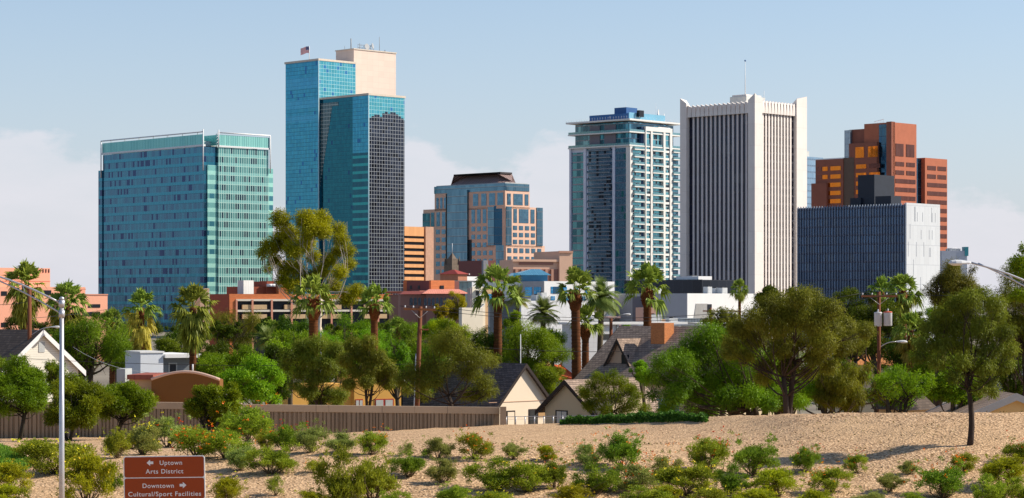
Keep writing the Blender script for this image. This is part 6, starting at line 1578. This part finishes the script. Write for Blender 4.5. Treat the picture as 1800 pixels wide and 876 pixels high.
    t('olive_tree', 'young olive tree with a slim bent trunk standing on the gravel slope', 'olive', 88, 1705, 0, 0, 505, 780, 32, clumps=0, fill=False, leaves=19000, trunks=1, fork=.5, thick=.115, leafk=.55,
      spots=[(1700, 520, 20), (1725, 515, 18), (1680, 530, 20), (1745, 530, 20), (1660, 548, 20), (1710, 545, 24), (1760, 550, 18), (1640, 570, 20), (1680, 570, 26), (1725, 575, 26), (1765, 580, 18), (1625, 600, 18), (1655, 600, 24), (1695, 600, 24), (1740, 608, 24), (1775, 610, 16), (1615, 622, 14), (1645, 630, 18), (1685, 630, 18), (1725, 640, 20), (1765, 640, 18), (1740, 668, 18), (1670, 655, 14), (1720, 680, 14), (1750, 685, 12), (1780, 635, 10)])
    t('olive_tree', 'rounded olive tree top just left of the right-hand lamp head', 'olive', 200, 1662, 1618, 1735, 452, 560, 33, clumps=18, leaves=16000, leafk=.9)
    t('olive_tree', 'olive tree filling the right edge under the lamp arm', 'olive', 190, 1800, 1728, 1880, 450, 640, 34, clumps=22, leaves=20000, leafk=.9, thick=.14)
    t('leafy_tree', 'light green leafy twigs poking above the lamp arm at the right edge', 'bright', 186, 1835, 1764, 1850, 412, 560, 35, clumps=12, leaves=3600, thick=.12)
    t('leafy_tree', 'dark tree mass behind the young olive tree on the slope', 'dark', 215, 1700, 1620, 1790, 590, 720, 36, clumps=20, leaves=13000)
    t('leafy_tree', 'bright green bush-like tree behind the trunk of the young olive tree', 'bright', 180, 1672, 1630, 1730, 630, 722, 37, clumps=12, leaves=9000)
    t('leafy_tree', 'green tree at the right edge above the grey roof', 'dark', 225, 1800, 1740, 1860, 560, 690, 38, clumps=14, leaves=9000)
    t('leafy_tree', 'dark broadleaf tree behind the transformer pole', 'dark', 240, 1530, 1470, 1600, 520, 640, 39, clumps=18, leaves=12000)
    t('leafy_tree', 'tall dark broadleaf tree below the long navy slab', 'dark', 300, 1470, 1420, 1545, 500, 590, 40, clumps=16, leaves=10000)
    t('leafy_tree', 'dark tree top beside the tall olive, below the white tower', 'dark', 300, 1360, 1325, 1400, 496, 560, 41, clumps=10, leaves=6000)
    t('leafy_tree', 'palo verde with thin yellow-green sprays in front of the silver canopy', 'willow', 260, 1262, 1232, 1312, 532, 590, 42, clumps=9, leaves=3800)
    t('leafy_tree', 'green tree below the tiled orange roof at the right', 'mesquite', 170, 1560, 1500, 1620, 640, 722, 43, clumps=12, leaves=8000)
    t('olive_tree', 'round olive tree right of the tall spreading olive, left of the transformer pole', 'olive', 190, 1502, 1465, 1540, 548, 625, 44, clumps=10, leaves=8000)
    t('leafy_tree', 'low green bush-like tree behind the kiosk building', 'bright', 365, 1092, 1075, 1112, 563, 600, 45, clumps=6, leaves=1800)
    t('leafy_tree', 'green tree under the squat date palm, right of the tall palm trunk', 'bright', 330, 965, 940, 1010, 560, 640, 46, clumps=10, leaves=5000)
    # understorey that fills the gaps below the big crowns
    for i, (lab, kind, d, c, w, y0, y1) in enumerate([
        ('dense low tree in black shade left of the tall olive trunks', 'dark', 172, 1290, 70, 640, 728), ('mid-green shrubby tree filling the gap behind the forked olive trunks', 'mesquite', 158, 1388, 66, 645, 730), ('feathery green tree overlapping the lower right of the white gabled house', 'mesquite', 200, 108, 40, 628, 705), ('bright feathery tree left of the olive pair, above the wall', 'bright', 232, 478, 46, 585, 700),
        ('green tree between the olive pair and the leaning pole', 'mesquite', 255, 696, 40, 590, 695), ('light green tree behind the left one of the olive pair', 'bright', 262, 515, 50, 572, 650), ('feathery tree between the two skirted palms and the garage', 'mesquite', 292, 300, 34, 585, 640),
        ('light green tree below the golden-skirted palm', 'bright', 285, 222, 40, 590, 660), ('green tree right of the flat white house under the large shaggy palm', 'mesquite', 245, 372, 30, 612, 680), ('dense low tree in shade between the teal shed and the dark mesquite', 'dark', 168, 1225, 50, 650, 728),
        ('shaded thicket directly behind the tall olive trunks', 'dark', 168, 1370, 60, 640, 728), ('dim green tree right behind the feathery crest mesquite', 'mesquite', 190, 1450, 70, 600, 724),
        ('tall dark tree between the dark mesquite and the olive crown', 'dark', 210, 1330, 60, 560, 690), ('dark green tree behind the bare-branched shrub', 'dark', 225, 1590, 60, 585, 700),
        ('dark tree filling the gap behind the chimney house', 'mesquite', 330, 1215, 60, 585, 690), ('dark green tree left of the ochre house, behind the wall', 'dark', 230, 480, 45, 600, 716),
        ('dim green tree above the arched parapet building, right side', 'dark', 290, 395, 50, 590, 690), ('green tree behind the right end of the ochre house', 'mesquite', 300, 745, 55, 590, 690),
        ('deep green tree behind the olive pair', 'dark', 285, 560, 75, 590, 690), ('dark green tree behind the left white house gable', 'dark', 290, 130, 60, 560, 690),
        ('dark green tree between the skirted palms at the left', 'mesquite', 310, 215, 50, 562, 650), ('deep green tree behind the cream gabled house roof', 'dark', 320, 860, 55, 575, 680),
        ('dark green tree beyond the young olive on the right', 'mesquite', 205, 1640, 55, 600, 716), ('dim tree at the right border below the lamp arm', 'dark', 200, 1790, 60, 560, 715)]):
        t('leafy_tree', lab, kind, d, c, c-w, c+w, y0, y1, 200+i, clumps=16, leaves=6500)
    # distant row hiding the feet of the towers
    rr = random.Random(21); n = 0
    marks = [(60, 'the salmon building'), (190, 'the salmon parking structure'), (290, 'the left half of the mint-crowned tower'), (370, 'the peach parapet'), (455, 'the left part of the orange garage'), (560, 'the middle of the orange garage'), (640, 'the right end of the orange garage'), (715, 'the grid-glass tower'),
             (1095, 'the apartment tower'), (1165, 'the grey theatre wall'), (1300, 'the white finned tower corner'), (1420, 'the left end of the navy slab'), (1500, 'the middle of the navy slab'), (1590, 'the white end wall of the navy slab'), (1680, 'the red granite tower'), (1770, 'the open sky at the right')]
    words = ['dark round', 'ragged mid-green', 'low spreading', 'tall narrow']
    for i, (px, where) in enumerate(marks):
        for k in range(2):
            d = (430, 350)[k]+rr.uniform(-15, 15); c = px+rr.uniform(-8, 8)+(k*2-1)*26; w = rr.uniform(30, 48); top = (548, 562)[k]+rr.uniform(-8, 8)
            if 1080 < px < 1200: d = 430; top = 575
            if px > 1400: top -= 22
            if px in (190, 290): top -= 6
            if px in (370, 455, 560, 640) and k == 0: d = 450; top = 562
            t('street_tree', '%s far tree %s %s' % (words[(i+k) % 4], ('left below', 'right below')[k], where), rr.choice(['dark', 'dark', 'mesquite', 'bright']), d, c, c-w, c+w, top, 600, 100+i*2+k, clumps=10, leaves=3200, group='distant tree band', leafk=1.2)
trees()

# ------------------------------------------------------------- palms
def palms():
    f = fan_palm
    f('shaggy skirted fan palm at the far left in front of the salmon building', 45, 500, 235, 42, 1, 13, 1.3, False, tall=1.0)
    f('shaggy skirted fan palm left of the mint-crowned tower behind the tall lamp pole', 118, 532, 262, 40, 2, 11, 1.0, False)
    f('small fan palm peeking over the dark mesquite at the left', 197, 566, 310, 26, 3, 9, .3, False)
    f('fan palm with long golden dead skirt below the mint-crowned tower', 248, 540, 270, 34, 4, 11, 1.9, False, gold=True)
    f('large shaggy fan palm in front of the shaded side of the mint-crowned tower', 339, 540, 248, 44, 5, 12, 1.4, False)
    f('stocky fan palm below the white-limbed gum tree', 551, 526, 235, 46, 6, 16, .0, True)
    f('squat fan palm in front of the right end of the orange garage', 658, 535, 280, 33, 7, 12, .0, True, tall=1.2)
    f('tall clean-trunked fan palm in front of the tan stone tower', 875, 512, 318, 44, 8, 14, 0, True, tall=1.25)
    f('tall fan palm with thick leaf-base bulb left of the date palm cluster', 1011, 512, 322, 36, 9, 15, 0, True, tall=1.35, lean=-3)
    f('shorter fan palm with round leaf-base bulb beside the taller bulb palm', 1029, 570, 326, 30, 10, 12, 0, True, tall=1.3)
    f('tall fan palm in front of the lit side of the apartment tower', 1138, 508, 334, 43, 11, 14, 0, True, tall=1.2)
    f('small fan palm in front of the white tower corner', 1300, 508, 430, 18, 12, 5, .3, False)
    f('fan palm in front of the white end wall of the navy slab', 1587, 512, 245, 36, 13, 13, .4, True)
    f('fan palm half hidden left of the palm before the white end wall', 1550, 512, 300, 28, 14, 9, .6, False)
    f('bushy low fan palm right of the transformer pole', 1600, 580, 220, 34, 15, 12, 1.2, False)
    f('small green fan palm in the trees above the orange garage front', 478, 585, 300, 24, 16, 8, 0, False)
    f('small dark fan palm beside the leaning pole, right of the orange garage', 700, 575, 310, 20, 17, 8, 0, False)
    date_palm('drooping date palm beside the short bulb palm, curved crown', 1058, 527, 329, 46, 1, 9, 54, lean=6, sweep=1.6)
    date_palm('stiff-leaved date palm in front of the blue pyramid roof office', 910, 526, 390, 29, 2, 6, 40, sweep=.2)
    date_palm('light green date palm in front of the white tiled box', 955, 552, 330, 38, 3, 8, 46, sweep=.9)
    date_palm('low date palm at the left foot of the olive pair', 470, 600, 270, 34, 4, 8, 30, sweep=.5)
palms()

# ------------------------------------------------------------- shrubs on the bank
def shrub_parts(seed, kind, flowers, sparse=1.0):
    """unit shrub: about 1 wide, .75 high; foliage, stems, flowers"""
    rng = np.random.default_rng(seed); pal = {'g': ((.080,.140,.006), (.48,.55,.040)), 'd': ((.050,.110,.007), (.33,.44,.030)), 'y': ((.11,.135,.004), (.56,.56,.02)), 's': ((.105,.140,.020), (.46,.50,.12))}[kind]
    n = int(13500*sparse); k = 22; cen = []; rad = []
    for i in range(k):
        a = rng.uniform(0, 2*pi); r = rng.uniform(.05, .42); h = rng.uniform(.16, .66)*(1-.30*r/.42); cen.append([r*cos(a), r*sin(a), h]); rad.append(rng.uniform(.08, .17))
    for i in range(20):   # stray sprigs
        a = rng.uniform(0, 2*pi); r = rng.uniform(.25, .5); cen.append([r*cos(a), r*sin(a), rng.uniform(.15, .82)]); rad.append(rng.uniform(.02, .055))
    cen = np.array(cen); rad = np.array(rad)
    p, dd, tone, hn = clump_leaves(rng, cen, rad, n, .85, .75, -.45, 3); p[:, 2] = np.maximum(p[:, 2], .02)
    fm = leaf_mesh('foliage', p, dd, .038, .0145, tone, leafmat('shrub_'+kind, pal[0], pal[1], None, .4), hn*.6)
    mb = MB()
    for c in cen[:22]: limb(mb, (rng.uniform(-.04, .04), rng.uniform(-.04, .04), -.03), c*np.array([1, 1, 1.05]), .011, .003, rng, 4, .12)
    sm = mb.mesh('stems', mat('shrub_stem', (.14,.10,.055), .9, .3, 5))
    flm = None
    if flowers:
        col = {'o': ((.75,.13,.01), (.95,.28,.02)), 'r': ((.72,.09,.01), (.88,.20,.02)), 'y': ((.80,.62,.02), (.90,.75,.05))}[flowers]
        m_ = 36 if flowers == 'o' else 20; q = []; dq = []
        for i in range(m_):
            c = cen[rng.integers(len(cen))]; o = rng.normal(size=3); o /= np.linalg.norm(o); o[2] = abs(o[2])+.3; b = c+o*rng.uniform(.12, .22)
            for j in range(5): q.append(b+rng.normal(size=3)*.013); dq.append(rng.normal(size=3))
        q = np.array(q); flm = leaf_mesh('flowers', q, np.array(dq), .034, .028, rng.uniform(0, 1, len(q)), leafmat('petals_'+flowers, col[0], col[1], None, .3))
    return fm, sm, flm
def shrubs():
    V = {}
    def parts(kind, fl, v, sp):
        key = (kind, fl, v, sp)
        if key not in V: V[key] = shrub_parts(hash_(key), kind, fl, sp)
        return V[key]
    def hash_(k): return sum(ord(c)*(i+3) for i, c in enumerate(str(k))) % 9973
    # px, foot row, width px, height px, kind, flowers, label
    S_ = [
     (95,833,118,58,'g','y','wide green shrub with yellow flowers crossed by the tall lamp pole'),
     (18,862,78,44,'y','y','yellowish shrub with yellow flowers in the lower left corner'),
     (152,886,98,80,'y','y','tall leafy yellow-green shrub between the lamp pole and the brown sign'),
     (206,806,56,48,'g',None,'upright green shrub right of the lamp pole, above the sign'),
     (250,800,78,50,'s','y','grey-green shrub directly above the left edge of the brown sign'),
     (296,786,82,48,'s',None,'grey-green shrub against the foot of the sound wall above the sign'),
     (345,806,95,50,'g','o','large shrub covered in orange flowers above the right edge of the sign'),
     (436,776,92,55,'g','r','tall shrub with red-orange flowers at the left end of the near wall run'),
     (396,806,88,46,'g','o','orange-flowered shrub right of and behind the sign top'),
     (508,794,70,42,'d','r','dark green shrub with red flowers near the wall foot'),
     (546,796,62,46,'s',None,'bright grey-green shrub at the left end of the upper row by the wall'),
     (597,797,54,33,'s',None,'pale shrub in the upper row, next right after the bright grey-green one'),
     (655,800,56,38,'g','o','rounded shrub in the upper row with a few orange flowers at its foot'),
     (478,834,86,48,'g',None,'large round green shrub casting shadow left, right of the sign'),
     (424,828,60,42,'s',None,'wispy grey-green shrub between the sign and the large round shrub'),
     (551,832,34,22,'y','o','tiny sparse shrub alone on the gravel right of the large round shrub'),
     (598,890,80,88,'g',None,'tallest bright green shrub at the bottom, left half of a dense pair'),
     (655,884,92,76,'g',None,'dense green shrub at the bottom, right half of a dense pair'),
     (716,800,28,24,'s',None,'very small pale shrub high on the gravel left of centre'),
     (772,807,54,34,'s',None,'pale rounded shrub in the upper row left of centre'),
     (719,840,64,40,'d',None,'dark green shrub in the middle row with a strong shadow'),
     (776,850,54,40,'s',None,'grey-green shrub in the middle row left of centre'),
     (485,872,32,34,'g',None,'small tree-like seedling at the bottom right of the sign'),
     (402,886,62,42,'y','y','yellow-flowered shrub at the bottom touching the right of the sign'),
     (545,896,62,30,'y',None,'low light shrub at the bottom edge left of the dense pair'),
     (834,807,62,42,'g','o','full green shrub of the upper row left of the sound wall pillar'),
     (902,807,46,28,'s',None,'small pale shrub of the upper row below the sound wall pillar'),
     (963,811,44,26,'y','o','small yellow-green shrub of the upper row below the tan cottage'),
     (1034,816,54,36,'s','o','sparse shrub with orange flowers below the garden tree'),
     (1094,822,76,54,'d','r','big dark green shrub of the upper row near the centre right'),
     (870,862,94,50,'g',None,'wide green shrub of the lower row under the sound wall pillar'),
     (926,864,84,52,'g','y','green shrub with yellow flowers in the lower row near the centre'),
     (976,858,54,42,'d','r','darker shrub with red flowers in the lower row near the centre'),
     (1046,870,88,50,'d',None,'wide dark shrub of the lower row right of centre'),
     (1112,862,78,46,'s','o','dusty shrub with orange flowers below the big dark one'),
     (1168,846,54,44,'s','o','thin shrub with orange flowers left of two large right-hand shrubs'),
     (1208,872,96,54,'g','y','wide green shrub with yellow specks in the lower right centre'),
     (1246,830,78,56,'g','o','large mid-green shrub, left one of two big upper-row shrubs at the right'),
     (1325,836,78,58,'d',None,'large dark green shrub, right one of two big upper-row shrubs at the right'),
     (1286,868,62,46,'d',None,'dark shrub just below the two big upper-row shrubs'),
     (1418,830,52,40,'d','r','dark shrub standing in the shadow of the young olive tree'),
     (1364,876,94,46,'y','y','yellow-green shrub with yellow flowers below the tree shadow'),
     (1460,866,72,40,'g','o','green shrub topped with orange flowers below the tree shadow'),
     (1505,832,40,30,'g','o','small round shrub at the right end of the tree shadow'),
     (1565,864,52,32,'s',None,'small pale shrub left of the dark flowering one at the lower right'),
     (1598,834,36,22,'s',None,'tiny pale shrub on open gravel left of the olive trunk'),
     (1655,876,86,54,'d','o','dark dense shrub with orange flowers at the lower right'),
     (1695,832,48,32,'g','o','orange-flowered shrub just below the foot of the young olive tree'),
     (1768,856,82,48,'y',None,'bright light green shrub near the right edge'),
     (1793,814,58,34,'d','o','dark shrub at the right edge level with the olive trunk foot'),
     (1738,890,76,48,'g',None,'green shrub at the bottom near the right corner'),
     (800,892,66,38,'g',None,'bright green shrub at the bottom edge left of centre'),
     (868,896,72,32,'g','y','low green shrub with yellow flowers cut by the bottom edge, centre'),
     (1002,892,76,34,'y','y','low yellow-green shrub at the bottom edge right of centre'),
     (1130,894,84,34,'g',None,'low green shrub at the bottom edge under the dusty one'),
     (1252,894,76,36,'g','y','low green shrub at the bottom edge under the two big ones'),
     (1334,898,84,34,'y','y','yellow-flowered shrub cut by the bottom edge right of centre'),
     (1434,896,64,34,'y',None,'light shrub at the bottom edge below the orange-topped one'),
     (1532,894,56,30,'s',None,'pale low shrub at the bottom edge, lower right'),
     (1604,892,46,26,'g',None,'small green shrub at the bottom edge left of the dark dense one'),
     (60,806,62,30,'y',None,'low light green shrub at the edge of the lawn'),
     (690,900,64,36,'g',None,'green shrub at the bottom edge right of the dense pair'),
     (6,892,84,36,'y','y','low yellow-green shrub on the bottom left edge'),
     (195,862,46,40,'d',None,'dark green shrub tucked against the left edge of the sign'),
     (1168,886,60,30,'y','y','low shrub with yellow specks between two green ones at the bottom'),
     (470,790,46,30,'g','o','small orange-specked shrub between the wall foot and the large round shrub'),
     (1790,886,60,40,'g',None,'green shrub in the lower right corner'),
     (232,790,50,28,'y',None,'low yellow-green shrub at the foot of the forked desert tree'),
    ]
    for i, (px, py, w, h, k, fl, lab) in enumerate(S_):
        g = on_ground(px, min(py, 905), 58, 146)
        m = g.y/F; fm, sm, flm = parts(k, fl, i % 2 if fl is None else 0, .45 if w < 36 else 1.0)
        r = thing('desert_shrub', lab, 'shrub', g, R.uniform(0, 6.28), 'shrubs planted on the gravel bank')
        ww, hh = w*m*1.16, h*m/.74*1.12
        r.scale = (ww, ww, hh)
        link('foliage', fm, r); link('stems', sm, r)
        if flm: tag(link('flowers', flm, r), kind='stuff')
    # tiny seedlings and leaf litter scattered on the gravel: nobody could count them
    rng = np.random.default_rng(9); n = 5200; px = rng.uniform(-50, 1850, n); d = rng.uniform(72, 100, n); X = (px-900)*d/F; keep = rng.uniform(0, 1, n) < .35+.65*(np.sin(X*.8)*np.sin(d*.7) > .3); X, d = X[keep], d[keep]
    z = gz_arr(X, d)+.015; dd = rng.normal(size=(len(X), 3)); dd[:, 2] = np.abs(dd[:, 2])*.5
    tag(link('leaf_litter', leaf_mesh('leaf_litter', np.stack([X, d, z], -1), dd, .10, .05, rng.uniform(0, 1, len(X)), leafmat('litter', (.10,.07,.03), (.30,.26,.08), None, .1))), 'dry leaves and sprigs scattered over the gravel', 'leaf litter', None, 'stuff')
shrubs()
